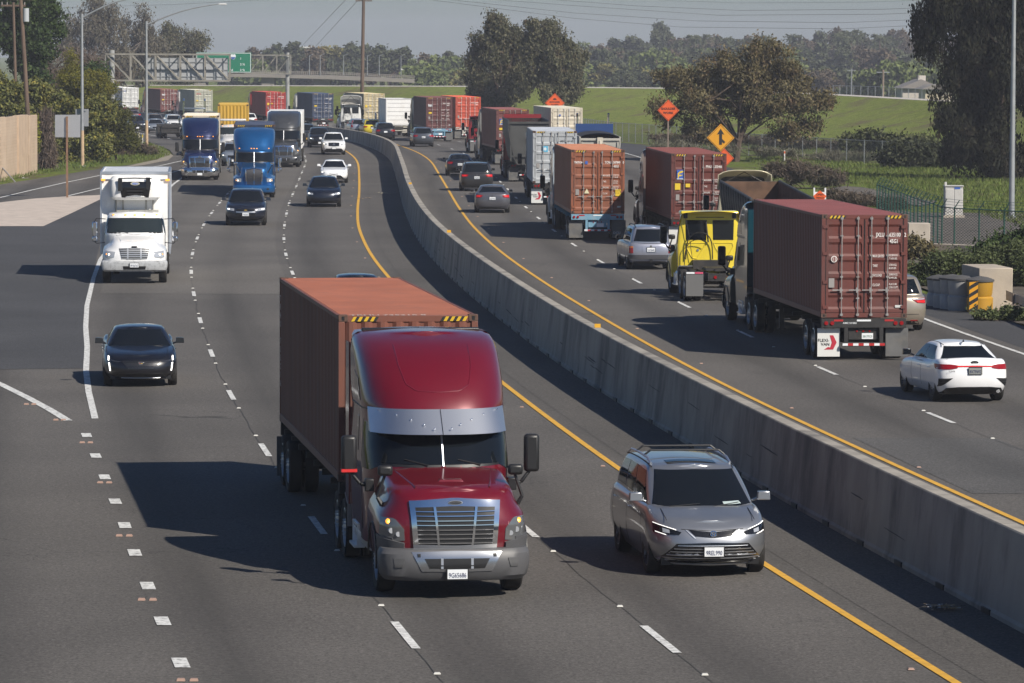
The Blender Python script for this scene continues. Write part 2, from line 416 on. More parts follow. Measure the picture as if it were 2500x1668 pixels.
    if kind in ('suv', 'minivan', 'boxy_suv'): B = gb[1] - .42; D = gt[1] - .28
    cuts = [.0, .47, 1.0] if kind in ('sedan', 'crossover', 'pickup') else [.0, .36, .70, 1.0]
    for sd_ in 'LK':
        for i in range(len(cuts) - 1):
            p, q = cuts[i] + (.012 if i else 0), cuts[i + 1] - .012
            bp, bq = A + (B - A) * p, A + (B - A) * q; tp, tq = C_ + (D - C_) * p, C_ + (D - C_) * q
            mb = MB(); Gh.patch(mb, sd_, [(tp, .86), (tq, .86)], [(bp, .13), (bq, .13)], mode='t', d=.005, nu=8, nv=5); mb.obj('side_window', GLASS, root)
        for q in (.02, .49, .96):                          # door seams, drawn as thin dark gaps
            mb = MB()
            sx = A + (B - A) * q
            if all(abs(sx - ax) > r * 1.2 for ax in K['ax']): S.patch(mb, sd_, [(sx - .006, .97 * zt(sx)), (sx + .006, .97 * zt(sx))], [(sx - .006, z0 + .12), (sx + .006, z0 + .12)], d=.003, nu=2, nv=6, depth=.01)
            if mb.v: mb.obj('door_gap', BLACK, body)
        for q in (.36, .84):
            sx = A + (B - A) * q; mb = MB(); p0 = S.Pz(sd_, sx, zt(sx) * .84); p1 = S.Pz(sd_, sx + .17, zt(sx) * .84); o_ = Vector((0, .022 if sd_ == 'L' else -.022, 0))
            mb.tube(p0 + o_, p1 + o_, .012, .012, 6); mb.obj('door_handle', P, root)
        sg = 1 if sd_ == 'L' else -1                       # mirrors
        mx = gb[0] + .46; mb = MB(); mz = zt(mx) + .10; my = sg * (w + .05)
        mb.box((-mx, my + sg * .045, mz + .03), (.13, .22, .145), taper=.9)
        mb.tube((-mx - .05, sg * (w * .9), mz - .06), (-mx - .1, my, mz - .01), .025, .03, 6)
        mb.obj('wing_mirror', P if col[1] < .3 or face == 'to' else TRIM, root, bevel=.035)
        if face == 'away':
            g2 = MB(); g2.box((-mx - .068, my + sg * .045, mz + .03), (.008, .17, .10)); g2.obj('mirror_glass', GLASS, root)
    for i, ax in enumerate(K['ax']):
        for sg in (-1, 1): wheel(root, -ax, sg * (w - .125), r, .225, rim, sg)
    mb = MB(); mb.box((-L / 2, 0, .26), (L - .7, W - .35, .12)); mb.obj('underbody', BLACK, root)
    hz = zt(.1)
    def FP(nm, top, bot, m, mirror=False, d=.006, par=None, **q):
        t = MB(); S.patch(t, 'F', top, bot, mirror=False, d=d, **q); o1 = t.obj(nm, m, par or root)
        if mirror: t = MB(); S.patch(t, 'F', [(-u, v) for u, v in top], [(-u, v) for u, v in bot], d=d, **q); t.obj(nm, m, par or root)
        return o1
    def RP(nm, top, bot, m, mirror=False, d=.006, par=None, **q):
        t = MB(); S.patch(t, 'R', top, bot, d=d, **q); o1 = t.obj(nm, m, par or root)
        if mirror: t = MB(); S.patch(t, 'R', [(-u, v) for u, v in top], [(-u, v) for u, v in bot], d=d, **q); t.obj(nm, m, par or root)
        return o1
    if front == 'none' : pass
    elif front == 'van':                                   # big trapezoid grille, slit lamps
        FP('grille', [(-.60, .58), (0, .60), (.60, .58)], [(-.82, .35), (-.55, .30), (0, .30), (.55, .30), (.82, .35)], TRIM, nu=20)
        for i in range(5):
            zz = .345 + .05 * i; hw_ = .80 - .055 * i; FP('grille_bar', [(-hw_, zz + .005), (0, zz + .005), (hw_, zz + .005)], [(-hw_, zz - .004), (0, zz - .004), (hw_, zz - .004)], POLISH, d=.02, nu=18, nv=2)
        FP('upper_grille', [(-.40, .80), (0, .765), (.40, .80)], [(-.30, .70), (0, .675), (.30, .70)], TRIM, nu=16)
        FP('chrome_strip', [(.455, .80), (.43, .795)], [(.31, .665), (.285, .665)], POLISH, mirror=True, d=.012, nu=3)
        FP('shut_line', [(-.52, .815), (0, .79), (.52, .815)], [(-.52, .808), (0, .783), (.52, .808)], BLACK, d=.003, nu=16, nv=2)
        FP('air_dam', [(-.70, .29), (0, .285), (.70, .29)], [(-.72, .262), (0, .252), (.72, .262)], TRIM, d=.014, nu=16, nv=2)
        FP('headlight', [(.52, .76), (.70, .82), (.93, .885)], [(.56, .72), (.80, .72), (.93, .735)], TRIM, mirror=True, d=.010)
        FP('projector_lamp', [(.70, .79), (.80, .815)], [(.70, .74), (.80, .75)], LENS, mirror=True, d=.014, nu=4, nv=3)
        FP('daytime_lamp', [(.60, .80), (.92, .892)], [(.60, .791), (.92, .880)], DRL, mirror=True, d=.016, nu=6, nv=2)
        FP('daytime_lamp', [(.76, .722), (.90, .762)], [(.76, .710), (.90, .748)], DRL, mirror=True, d=.016, nu=5, nv=2)
        FP('lower_trim', [(-.88, .255), (0, .235), (.88, .255)], [(-.84, .235), (0, .212), (.84, .235)], POLISH, d=.018, nu=20, nv=2)
        FP('fog_lamp', [(.72, .30), (.86, .31)], [(.72, .265), (.86, .275)], LENS, mirror=True, d=.014, nu=3)
        t = MB(); p = S.Pz('F', 0, .735); t.lathe([(.055, 0), (.06, .01), (.055, .02)], (p.x + .004, 0, p.z), axis='x', n=20, closed=True); e = t.obj('emblem', mat('blue_emblem', (.05, .16, .40), .15, .5, coat=1), root)
        t = MB()
        for rx, rz_, cz in ((.055, .040, 0), (.020, .040, .0), (.038, .018, .018)):
            pts = [Vector((p.x + .027, rx * math.cos(q_), p.z + cz + rz_ * math.sin(q_))) for q_ in [2 * math.pi * i / 20 for i in range(21)]]; t.path(pts, .0045, 4)
        t.obj('emblem_ring', CHROME, e)
    elif front == 'luxury':                                # black shield grille, vertical lamps
        FP('grille', [(-.50, .68), (0, .69), (.50, .68)], [(-.34, .50), (0, .47), (.34, .50)], TRIM, d=.012)
        for i in range(6): zz = .50 + .03 * i; hw_ = .33 + .028 * i; FP('grille_bar', [(-hw_, zz + .004), (0, zz + .004), (hw_, zz + .004)], [(-hw_, zz - .004), (0, zz - .004), (hw_, zz - .004)], ALLOY, d=.016, nu=12, nv=2)
        FP('chin_strip', [(-.5, .262), (0, .258), (.5, .262)], [(-.5, .25), (0, .246), (.5, .25)], POLISH, d=.022, nu=12, nv=2)
        FP('lower_grille', [(-.55, .37), (0, .38), (.55, .37)], [(-.62, .27), (0, .265), (.62, .27)], BLACK, d=.010)
        FP('headlight', [(.52, .665), (.68, .69), (.78, .71)], [(.54, .645), (.68, .655), (.78, .665)], mat('smoked_lens', (.05, .052, .06), .1, .4, coat=1), mirror=True, d=.008)
        FP('daytime_lamp', [(.80, .785), (.825, .79)], [(.808, .68), (.828, .68)], DRL2, mirror=True, d=.018, nu=3)
        FP('daytime_lamp', [(.795, .63), (.815, .632)], [(.765, .42), (.782, .42)], DRL2, mirror=True, d=.018, nu=3)
        FP('splitter', [(-.85, .255), (0, .245), (.85, .255)], [(-.82, .225), (0, .215), (.82, .225)], TRIM, d=.03, nu=18, nv=2)
        t = MB(); p = S.Pz('F', 0, .625); t.prism([(-.075, .04), (.075, .04), (.06, -.01), (.03, -.038), (-.03, -.038), (-.06, -.01)], p.x + .005, p.x + .03, 'x')
        t.v = [(v[0], v[1], v[2] + p.z) for v in t.v]; e = t.obj('emblem', CHROME, root)
        for (yy, zz, cc) in ((-.022, .004, (.30, .02, .02)), (.022, -.004, (.55, .38, .05)), (0, .014, (.05, .05, .09))):
            t = MB(); t.box((p.x + .033, yy, p.z + zz), (.006, .045, .014)); t.obj('emblem_field', mat('emblem_%.2f' % cc[0], cc, .3), e)
    else:
        q = hz
        gt_ = {'plain': .86, 'pickup': .92, 'chevy': .86, 'tesla': 0, 'corolla': .46, 'mazda': .80}[front] * q
        if front == 'corolla':
            FP('grille', [(-.42, .50), (0, .52), (.42, .50)], [(-.66, .30), (0, .27), (.66, .30)], TRIM, d=.008)
            FP('grille_bar', [(-.3, .60), (0, .585), (.3, .60)], [(-.3, .575), (0, .55), (.3, .575)], TRIM, d=.01, nv=2)
        elif front == 'pickup':
            FP('grille', [(-.44, .98), (0, 1.0), (.44, .98)], [(-.42, .72), (0, .70), (.42, .72)], TRIM, d=.02)
            FP('grille_surround', [(-.50, 1.005), (0, 1.02), (.50, 1.005)], [(-.48, .975), (0, .99), (.48, .975)], P, d=.03, nv=2)
            FP('lower_bumper', [(-.60, .52), (0, .52), (.60, .52)], [(-.78, .33), (0, .33), (.78, .33)], BLACK, d=.02)
            t = MB(); p = S.Pz('F', 0, .86)
            for rx, rz_ in ((.09, .055), (.03, .055)): t.path([Vector((p.x + .03, rx * math.cos(v), p.z + rz_ * math.sin(v))) for v in [2 * math.pi * i / 16 for i in range(17)]], .008, 4)
            t.obj('emblem', POLISH, root)
        elif front == 'chevy':
            FP('grille', [(-.45, .82), (0, .84), (.45, .82)], [(-.42, .72), (0, .71), (.42, .72)], TRIM, d=.012)
            FP('grille_bar', [(-.46, .70), (0, .69), (.46, .70)], [(-.46, .665), (0, .655), (.46, .665)], POLISH, d=.012, nv=2)
            FP('lower_grille', [(-.5, .63), (0, .62), (.5, .63)], [(-.45, .52), (0, .50), (.45, .52)], TRIM, d=.012)
            t = MB(); p = S.Pz('F', 0, .77); t.box((p.x + .03, 0, p.z), (.02, .15, .035)); t.box((p.x + .03, 0, p.z), (.021, .06, .055)); t.obj('emblem', mat('gold_emblem', (.62, .42, .10), .3, .6), root)
        elif front != 'tesla':
            FP('grille', [(-.46, .84 * q), (0, .86 * q), (.46, .84 * q)], [(-.40, .62 * q), (0, .60 * q), (.40, .62 * q)], TRIM, d=.010)
            FP('lower_grille', [(-.5, .48 * q), (0, .48 * q), (.5, .48 * q)], [(-.5, .36 * q), (0, .36 * q), (.5, .36 * q)], BLACK, d=.008)
            t = MB(); p = S.Pz('F', 0, .75 * q); disc(t, (p.x, 0, p.z), .055, 1); t.obj('emblem', CHROME, root)
        else: FP('lower_grille', [(-.5, .36), (0, .36), (.5, .36)], [(-.55, .26), (0, .25), (.55, .26)], BLACK, d=.008)
        zl = {'pickup': (.93, .80), 'chevy': (.86, .73), 'tesla': (.78, .66), 'corolla': (.70, .63)}.get(front, (.90 * q, .76 * q))
        inner = .56 if front in ('pickup', 'chevy') else .58
        FP('headlight', [(inner, zl[0] - .02), (w * .93, zl[0] + .03)], [(inner, zl[1]), (w * .95, zl[1] + .03)], LENS, mirror=True, d=.010, nu=8)
        if lights:
            zc = (zl[0] + zl[1]) / 2 + .01; FP('headlamp_bulb', [(w * .78, zc + .03), (w * .88, zc + .04)], [(w * .78, zc - .02), (w * .88, zc - .01)], LAMP, mirror=True, d=.018, nu=3)
        FP('front_intake', [(-.6, .33), (0, .33), (.6, .33)], [(-.62, .27), (0, .27), (.62, .27)], BLACK, d=.006, nv=2)
    if front != 'none' and plate_txt is not None and face == 'to' and front != 'luxury':
        pz = {'pickup': .56, 'chevy': .57, 'van': .455}.get(front, .42); p = S.Pz('F', 0, pz); plate(root, p.x + .045, pz, plate_txt, 1, frame=True, col=platecol)
    if rear == 'fin':                                      # white sedan: wide lamp bar, dark insert, side vents
        RP('tail_light', [(.42, .93), (.60, .955), (.89, .955)], [(.44, .865), (.60, .835), (.89, .825)], REDL, mirror=True, d=.014)
        RP('lamp_bar', [(-.45, .925), (0, .93), (.45, .925)], [(-.45, .895), (0, .90), (.45, .895)], REDON, d=.018, nv=2)
        RP('side_vent', [(.55, .62), (.86, .60)], [(.80, .42), (.86, .40)], BLACK, mirror=True, d=.010, nu=6)
        for zz, u0 in ((.58, .62), (.52, .68)): RP('vent_slat', [(u0, zz + .008), (.86, zz)], [(u0, zz - .006), (.86, zz - .014)], ALLOY, mirror=True, d=.018, nu=4, nv=2)
        RP('diffuser', [(-.70, .37), (-.4, .40), (0, .40), (.4, .40), (.70, .37)], [(-.82, .22), (0, .215), (.82, .22)], TRIM, d=.012, nu=20)
        t = MB(); p = S.Pz('R', -.62, .30); t.tube((p.x + .05, -.62, .29), (p.x - .03, -.62, .29), .045, .05, 16); t.obj('exhaust_tip', CHROME, root)
        p = S.Pz('R', 0, 1.0); t = MB(); t.lathe([(.10, 0), (.10, .012)], (0, 0, 0), axis='x', n=20); t.v = [(p.x - .006 + v[0] * -1, v[1], 1.0 + v[2] * .45) for v in t.v]; e = t.obj('emblem', TRIM, root)
        text('KIA', .055, (p.x - .026, 0, .982), (0, -1, 0), (0, 0, 1), CHROME, parent=e, align='CENTER', bold=.01, squash=1.3)
        p2 = S.Pz('R', .58, .79); text('FORTE', .045, (p2.x - .02, .66, .775), (0, -1, 0), (0, 0, 1), TRIM, parent=body, bold=.01, squash=1.2)
        t = MB(); t.prism([(-3.38, 0), (-3.52, 0), (-3.51, .06), (-3.47, .065)], -.012, .012, 'y'); t.v = [(v[0], v[1], v[2] + zr - .01) for v in t.v]; t.obj('antenna_fin', TRIM, root)
        for sg in (-1, 1):
            t = MB(); t.path([Vector((-s_, sg * (wr - .07), Gh.topz(s_, wr - .07) + .0)) for s_ in np.linspace(gt[0] + .1, gt[1] + .05, 8)], .010, 4); t.obj('roof_seam', BLACK, root)
    elif rear == 'van':
        RP('tail_light', [(.48, 1.02), (.93, 1.05)], [(.66, .90), (.93, .88)], REDL, mirror=True, d=.014)
        RP('lit_lamp', [(.62, .965), (.90, .965)], [(.68, .915), (.90, .905)], REDON, mirror=True, d=.020, nu=6)
        RP('clear_lamp', [(.50, 1.015), (.90, 1.035)], [(.54, .985), (.90, 1.0)], LENS, mirror=True, d=.020, nu=6, nv=2)
        RP('tailgate_gap', [(-.72, .56), (0, .55), (.72, .56)], [(-.72, .545), (0, .535), (.72, .545)], BLACK, d=.004, nv=2)
        RP('reflector', [(.45, .37), (.68, .37)], [(.45, .345), (.68, .345)], REDL, mirror=True, d=.012, nu=3, nv=2)
    elif rear == 'brake':
        q = zt(L - .1); RP('tail_light', [(.50, .90 * q), (.93 * w, .92 * q)], [(.58, .79 * q), (.95 * w, .76 * q)], REDL, mirror=True, d=.014)
        RP('lit_lamp', [(.62, .88 * q), (.9 * w, .89 * q)], [(.64, .82 * q), (.9 * w, .80 * q)], REDON, mirror=True, d=.02, nu=5)
    elif rear == 'old':                                    # boxy: lamps low at the corners with amber over red
        RP('tail_light', [(.70, .86), (.84, .86)], [(.70, .66), (.84, .66)], REDL, mirror=True, d=.016, nu=4)
        RP('turn_lamp', [(.70, .93), (.84, .93)], [(.70, .865), (.84, .865)], mat('amber_lens', (.55, .16, .01), .2, coat=1), mirror=True, d=.016, nu=4, nv=2)
        RP('plate_recess', [(-.34, .93), (.34, .93)], [(-.34, .68), (.34, .68)], P, d=.008, nu=6)
        RP('rear_bumper', [(-.84, .60), (0, .60), (.84, .60)], [(-.84, .44), (0, .44), (.84, .44)], mat('bumper_grey', (.10, .10, .11), .4, .4), d=.05, nu=14, depth=.03)
        t = MB(); t.box((-L - .07, 0, .36), (.14, .10, .08)); t.obj('tow_hitch', BLACK, root)
    elif rear == 'pillar':                                 # tall lamps up the pillars
        RP('tail_light', [(.80 * w, 1.1), (.93 * w, 1.1)], [(.72 * w, .84), (.94 * w, .84)], REDL, mirror=True, d=.014)
        t = MB(); Gh.patch(t, 'R', [(wr * .93, .8), (wr * 1.06, .78)], [(wb * .92, .12), (wb * .985, .12)], mode='t', d=.012, nu=3); Gh.patch(t, 'R', [(-wr * .93, .8), (-wr * 1.06, .78)], [(-wb * .92, .12), (-wb * .985, .12)], mode='t', d=.012, nu=3); t.obj('pillar_lamp', REDL, root)
    elif rear != 'none':
        q = zt(L - .1); RP('tail_light', [(.52 * w, .90 * q), (.93 * w, .91 * q)], [(.58 * w, .78 * q), (.95 * w, .76 * q)], REDL, mirror=True, d=.012, nu=8)
    if face == 'away':
        q = zt(L - .1); pz = {'fin': .80, 'van': .88, 'old': .80}.get(rear, .74 * q); p = S.Pz('R', 0, pz)
        plate(root, p.x - (.03 if rear != 'old' else .02), pz, plate_txt or '', -1, frame=True, col=platecol)
        if rear != 'fin':
            RP('rear_lower_trim', [(-.7, .34), (0, .35), (.7, .34)], [(-.75, .24), (0, .235), (.75, .24)], BLACK, d=.008, nu=12, nv=2)
            t = MB(); p = S.Pz('R', 0, q * .86); disc(t, (p.x, 0, p.z), .045, -1); t.obj('emblem', CHROME, root)
    if rack:
        for sg in (-1, 1):
            t = MB(); pts = [Vector((-s_, sg * (wr - .06), Gh.topz(s_, wr - .06) + (.015 if i in (0, 7) else .07))) for i, s_ in enumerate(np.linspace(gt[0] + .35, gt[1] - .05, 8))]
            t.path(pts, .022, 6); t.obj('roof_rail', POLISH if rack == 'silver' else BLACK, root)
        if rack == 'silver':
            for s_ in (gt[0] + .95, gt[0] + 1.75):
                t = MB(); pts = [Vector((-s_, yy * (wr - .05), Gh.topz(s_, 0) + (.12 if abs(yy) < .9 else .04))) for yy in (-1, -.85, -.4, .4, .85, 1)]; t.path(pts, .018, 6); t.obj('cross_bar', BLACK, root)
            t = MB(); s0, s1 = gt[0] + .22, gt[0] + .62
            rows = [[Vector((-s_, yy, Gh.topz(s_, yy) + .006)) for yy in np.linspace(-.42, .42, 7)] for s_ in np.linspace(s0, s1, 4)]; t.grid(rows); t.obj('sunroof', GLASS, root)
            for sg in (-1, 1):
                t = MB(); t.path([Vector((-s_, sg * (wr - .03), Gh.topz(s_, wr - .03) + .002)) for s_ in np.linspace(gt[0] + .08, gt[1] - .1, 10)], .012, 4); t.obj('roof_seam', BLACK, root)
    # bonnet or boot shut lines, drawn along the body surface
    sl_ = MB(); s1 = gb[0] + .02
    for sg in (-1, 1):
        sl_.path([Vector((-s_, sg * w * .74, S.topz(s_, w * .74) + .007)) for s_ in np.linspace(.34, s1, 6)], .006, 4)
        if kind in ('sedan', 'crossover'): sl_.path([Vector((-s_, sg * w * .72, S.topz(s_, w * .72) + .007)) for s_ in np.linspace(gb[1] + .02, L - .2, 5)], .005, 4)
    sl_.obj('shut_lines', BLACK, body)
    if front == 'van':
        t = MB(); Gh.patch(t, 'F', [(.34, .20), (.62, .20)], [(.36, .13), (.66, .13)], mode='t', d=.007, nu=4, nv=3); t.obj('paper_sheet', mat('pale_paper', (.35, .42, .42), .7), ws)
        t = MB(); t.tube((-1.75, .42, 1.20), (-1.60, .42, 1.16), .17, .17, 18, caps=False); t.obj('steering_wheel', BLACK, ws)
    car.last = (S, Gh)
    return root
# ------------------------------------------------------------------ shipping containers
HAZY = mat('hazard_yellow', (.60, .38, .02), .5); HAZK = mat('hazard_black', (.02, .02, .02), .5)
CAST = mat('corner_steel', (.10, .055, .04), .7, .2, var=.3, vscale=8)
RODM = mat('locking_rod', (.36, .35, .34), .45, .5, var=.2, vscale=6, dirt=(.20, .09, .05), dscale=3, damt=.6)
YSTICK = mat('yellow_sticker', (.70, .48, .03), .5); WSTICK = mat('pale_sticker', (.55, .56, .55), .5); BSTICK = mat('blue_sticker', (.05, .12, .42), .4)
def stuck(parent, name, m, x, y, z, w, h, face=-1):
    t = MB(); t.box((x + .004 * face, y, z), (.006, w, h)); return t.obj(name, m, parent)
def wave(n, L, d):                                         # trapezoid corrugation profile
    out = []; p = L / n
    for i in range(n):
        a = i * p; out += [(a, 0), (a + p * .26, 0), (a + p * .5, -d), (a + p * .76, -d)]
    return out + [(L, 0)]
def container(name, label, loc, rz, col, L=12.192, near='doors', roof=None, marks=None, H=2.896, group='shipping containers on trailers', detail=True, stripes=True, side_text=None, roof_col=None, smoothdoor=False):
    """origin: middle of the near end at the bottom; local -x is the near end, local +x the far end"""
    root = thing(name, label, 'container', loc, rz, group); W = 2.438
    M = mat('steel_' + '%.2f_%.2f_%.2f' % col, col, .55, 0, var=.18, vscale=.8, dirt=tuple(c * .42 + .025 for c in col), dscale=.8, damt=.75, stretch=(1, 1, .35))
    rc = roof_col or tuple(min(1, c * 1.5 + .02) for c in col); MR = mat('roofsteel_' + '%.2f_%.2f_%.2f' % rc, rc, .6, 0, var=.15, vscale=.7, dirt=tuple(c * .6 + .03 for c in rc), dscale=2)
    f = MB(); b = .11
    for y in (-1, 1):
        for x in (b / 2, L - b / 2): f.box((x, y * (W / 2 - b / 2 - .001), H / 2), (b, b, H - .24))
        f.box((L / 2, y * (W / 2 - .03), H - .05), (L - .3, .06, .07)); f.box((L / 2, y * (W / 2 - .03), .09), (L - .3, .06, .15))
    for x in (.06, L - .06):
        f.box((x, 0, H - .07), (.10, W - .3, .11)); f.box((x, 0, .07), (.10, W - .3, .13))
    f.span((.1, -W / 2 + .07, .1), (L - .1, W / 2 - .07, .16)); f.obj('frame', M, root, bevel=.006 if detail else 0)
    cb = MB()
    for x in (.089, L - .089):
        for y in (-1, 1):
            for z in (.059, H - .059):
                c1 = MB() if detail else cb; c1.box((x, y * (W / 2 - .081), z), (.18, .165, .12))
                if detail:
                    o = c1.obj('corner_casting', CAST, root, bevel=.008); hl = MB(); hl.box((-.001 if x < 1 else L + .001, y * (W / 2 - .081), z), (.004, .05, .07)); hl.box((x, y * (W / 2 + .001), z), (.07, .004, .05)); hl.obj('casting_hole', BLACK, o)
    if not detail: cb.obj('frame_corner', M, root)
    n = int(round((L - .22) / .278)); pr = wave(n, L - .22, .036)
    for y in (-1, 1):
        t = MB(); t.grid([[(.11 + s_, y * (W / 2 - .012 + d_), z) for s_, d_ in pr] for z in (.16, H - .085)]); o = t.obj('side_wall', M, root, smooth=0)
        if side_text and y == 1: side_text(o, W / 2, L)
    t = MB(); rp = wave(int((L - .3) / .21), L - .3, .02); t.grid([[(.15 + s_, y * (W / 2 - .07), H - .012 + d_) for s_, d_ in rp] for y in (-1, 1)])
    for x in (.11, L - .2):
        t.span((x - .0, -W / 2 + .165, H - .03), (x + .10, W / 2 - .165, H - .008))
    rf = t.obj('roof_panel', MR, root, smooth=0)
    def endwall(x, sgn, nm='end_wall'):
        t = MB(); pe = wave(8, W - .24, .04); t.grid([[(x - sgn * d_, -W / 2 + .12 + s_, z) for s_, d_ in pe] for z in (.13, H - .12)]); return t.obj(nm, M, root, smooth=0)
    if near == 'doors':
        endwall(L - .03, 1)
        for sg in (1, -1):                                  # sg = 1: left door as seen from behind
            t = MB(); y0, y1 = (.012, W / 2 - .13); zs = [.15]; dz = (H - .30) / 5
            rows = []; yl = sorted([sg * y0, sg * y1])
            if smoothdoor: prof = [(.15, 0), (H - .13, 0)]
            else:
                prof = [(.15, 0)]; segs = 5 if detail else 4; st = (H - .42) / segs
                for i in range(segs):
                    a = .24 + i * st; prof += [(a, 0), (a + .07, .035), (a + st - .17, .035), (a + st - .10, 0)]
                prof += [(H - .13, 0)]
            fr = .06                                       # flat frame round the pressed panel
            ys = [yl[0], yl[0] + fr, yl[0] + fr + .02, yl[1] - fr - .02, yl[1] - fr, yl[1]]
            t.grid([[(.012 + (d_ if 1 < i < 4 else 0), yy, z) for i, yy in enumerate(ys)] for z, d_ in prof])
            t.add([(.012, yl[0], .15), (.012, yl[1], .15), (.012, yl[1], H - .13), (.012, yl[0], H - .13), (.06, yl[0], .15), (.06, yl[1], .15), (.06, yl[1], H - .13), (.06, yl[0], H - .13)],
                  [(0, 1, 5, 4), (2, 3, 7, 6), (1, 2, 6, 5), (3, 0, 4, 7)])
            d = t.obj('door', M, root, smooth=0)
            rods = [.19, .65]
            for ry in rods:
                r = MB(); yy = sg * ry; r.tube((-.035, yy, .05), (-.035, yy, H - .05), .017, .017, 6)
                for z in (.09, .55, 1.15, 1.75, 2.3, H - .11): r.box((-.02, yy, z), (.05, .08, .06 if z in (.09,) or z > 2.7 else .04))
                r.box((-.045, yy + .11, .78), (.025, .30, .03)); r.box((-.04, yy + .02, .78), (.04, .06, .14)); r.obj('locking_bar', RODM if detail else WSTICK, d)
            hg = MB()
            for z in (.3, 1.0, 1.8, 2.55): hg.box((-.004, sg * (W / 2 - .11), z), (.04, .14, .09))
            hg.obj('hinges', M, d)
            sg_ = MB(); sg_.box((.008, sg * (W / 2 - .125), H / 2), (.012, .018, H - .32)); sg_.box((.006, sg * .008, H / 2), (.012, .014, H - .32)); sg_.obj('door_seal', BLACK, d)
            if marks: marks(d, sg, H)
    else:
        endwall(L - .03, 1)
        e = endwall(.03, -1, 'front_wall')
        if marks: marks(e, 0, H)
    if stripes:
        st = MB(); st.cur = 0
        for sg in (1, -1):
            for i in range(8):
                y0 = sg * (W / 2 - .22) - sg * i * .055; st.cur = i % 2
                st.add([(.004, y0, H - .112), (.004, y0 - sg * .055, H - .112), (.004, y0 - sg * .055 - .045, H - .032), (.004, y0 - .045, H - .032)], [(0, 1, 2, 3)])
        st.v = [(v[0] - .002, v[1], v[2]) for v in st.v]; st.obj('hazard_stripes', [HAZY, HAZK], root, smooth=0)
    return root
def _old(): pass
def door_marks(code=None, num=None, typ=None, weights=False, square=None, sticker=True, yellow=None, white=None, tri=False, ink=WHITEINK, brand=None, chk=None):
    W = 2.438
    def f(d, sg, H):
        B = (0, -1, 0); U = (0, 0, 1)
        if sg < 0:                                          # right door as seen from behind: codes and weights
            if code: text(code, .155, (.004, -.31, H - .62), B, U, ink, parent=d, bold=.018, squash=.72); text(num, .155, (.004, -.70, H - .62), B, U, ink, parent=d, bold=.018, squash=.70)
            if chk: text(chk, .155, (.002, -1.125, H - .62), B, U, ink, parent=d, bold=.018, squash=.72)
            if typ: text(typ, .155, (.004, -.71, H - .80), B, U, ink, parent=d, bold=.018, squash=.72)
            if weights:
                for i, (a, b1, b2) in enumerate((('MAX.GROSS', '32.500 KGS.', '71.650 LBS.'), ('TARE', '3.700 KGS.', '8.160 LBS.'), ('PAYLOAD', '28.800 KGS.', '63.490 LBS.'), ('CU.CAP.', '76.4 CU.M.', '2.700 CU.FT.'))):
                    z = H - 1.20 - .27 * i
                    text(a, .105, (.004, -.235, z), B, U, ink, parent=d, bold=.006, squash=.56)
                    for j, b in enumerate((b1, b2)): text(b, .080, (.004, -.70, z + .03 - .09 * j), B, U, ink, parent=d, bold=.004, squash=.62)
            if yellow == 'right': stuck(d, 'sticker', YSTICK, .0, -.93, .95, .26, .30); text('CAUTION', .06, (-.008, -.82, 1.02), B, U, BLACKINK, parent=d, squash=.8); text("9'6\" HIGH", .05, (-.008, -.82, .92), B, U, BLACKINK, parent=d, squash=.8)
            if sticker: stuck(d, 'sticker', WSTICK, .0, -.98, .32, .20, .07)
        elif sg > 0:
            if square == 'globe':
                t = MB(); t.tube((.012, .86, H - 1.25), (-.004, .86, H - 1.25), .09, .09, 20); e = t.obj('round_mark', WHITEINK, d)
                t = MB(); t.tube((-.004, .86, H - 1.25), (-.007, .86, H - 1.25), .07, .07, 20); t.obj('round_mark_centre', mat('mark_brown', (.20, .08, .07), .5), e)
                for k_ in (-.03, .03): t = MB(); t.box((-.009, .86 + k_, H - 1.25), (.003, .012, .10)); t.obj('round_mark_line', WHITEINK, e)
            if square == 'blue_wave':
                e = stuck(d, 'line_mark', BSTICK, .0, .80, H - .92, .34, .42); t = MB()
                t.prism([(.93, H - 1.08), (.93, H - .86), (.80, H - .76), (.66, H - .76), (.74, H - .84), (.87, H - .88), (.87, H - .93), (.70, H - .93), (.78, H - .98), (.88, H - 1.0), (.88, H - 1.08)], -.012, -.008, 'x'); t.obj('wave_sign', YSTICK, e)
                t = MB(); t.box((-.006, .80, H - 1.11), (.006, .34, .03)); t.obj('line_mark_base', PLATE, e)
            if square == 'star':
                e = stuck(d, 'line_mark', mat('sky_blue_mark', (.12, .42, .62), .4), .0, .54, H - 1.0, .32, .32); t = MB()
                for i in range(7):
                    a = math.pi * 2 * i / 7; t.add([(-.012, .54 + .05 * math.cos(a - .45), H - 1.0 + .05 * math.sin(a - .45)), (-.012, .54 + .13 * math.cos(a), H - 1.0 + .13 * math.sin(a)), (-.012, .54 + .05 * math.cos(a + .45), H - 1.0 + .05 * math.sin(a + .45)), (-.012, .54, H - 1.0)], [(0, 1, 2, 3)])
                t.obj('star', PLATE, e, smooth=0)
            if brand: text(brand[0], brand[1], (.002, brand[2], H - brand[3]), B, U, brand[4] if len(brand) > 4 else ink, parent=d, bold=.03, squash=.85)
            if sticker: stuck(d, 'sticker', mat('grey_sticker', (.28, .26, .25), .6), .0, .93, .98, .16, .26)
            if yellow == 'left': stuck(d, 'sticker', YSTICK, .0, .93, 1.45, .24, .28); stuck(d, 'sticker', YSTICK, 0, .48, 1.50, .2, .16)
            if yellow == 'tab': stuck(d, 'sticker', YSTICK, .0, .85, 1.45, .28, .16)
            if tri:
                t = MB(); t.prism([(.62, .92), (.38, .92), (.50, 1.14)], -.004, 0, 'x'); t.obj('warning_triangle', mat('cream_sticker', (.65, .60, .40), .5), d)
            if white: stuck(d, 'sticker', BSTICK, .0, .52, H - .58, .12, .14)
    return f

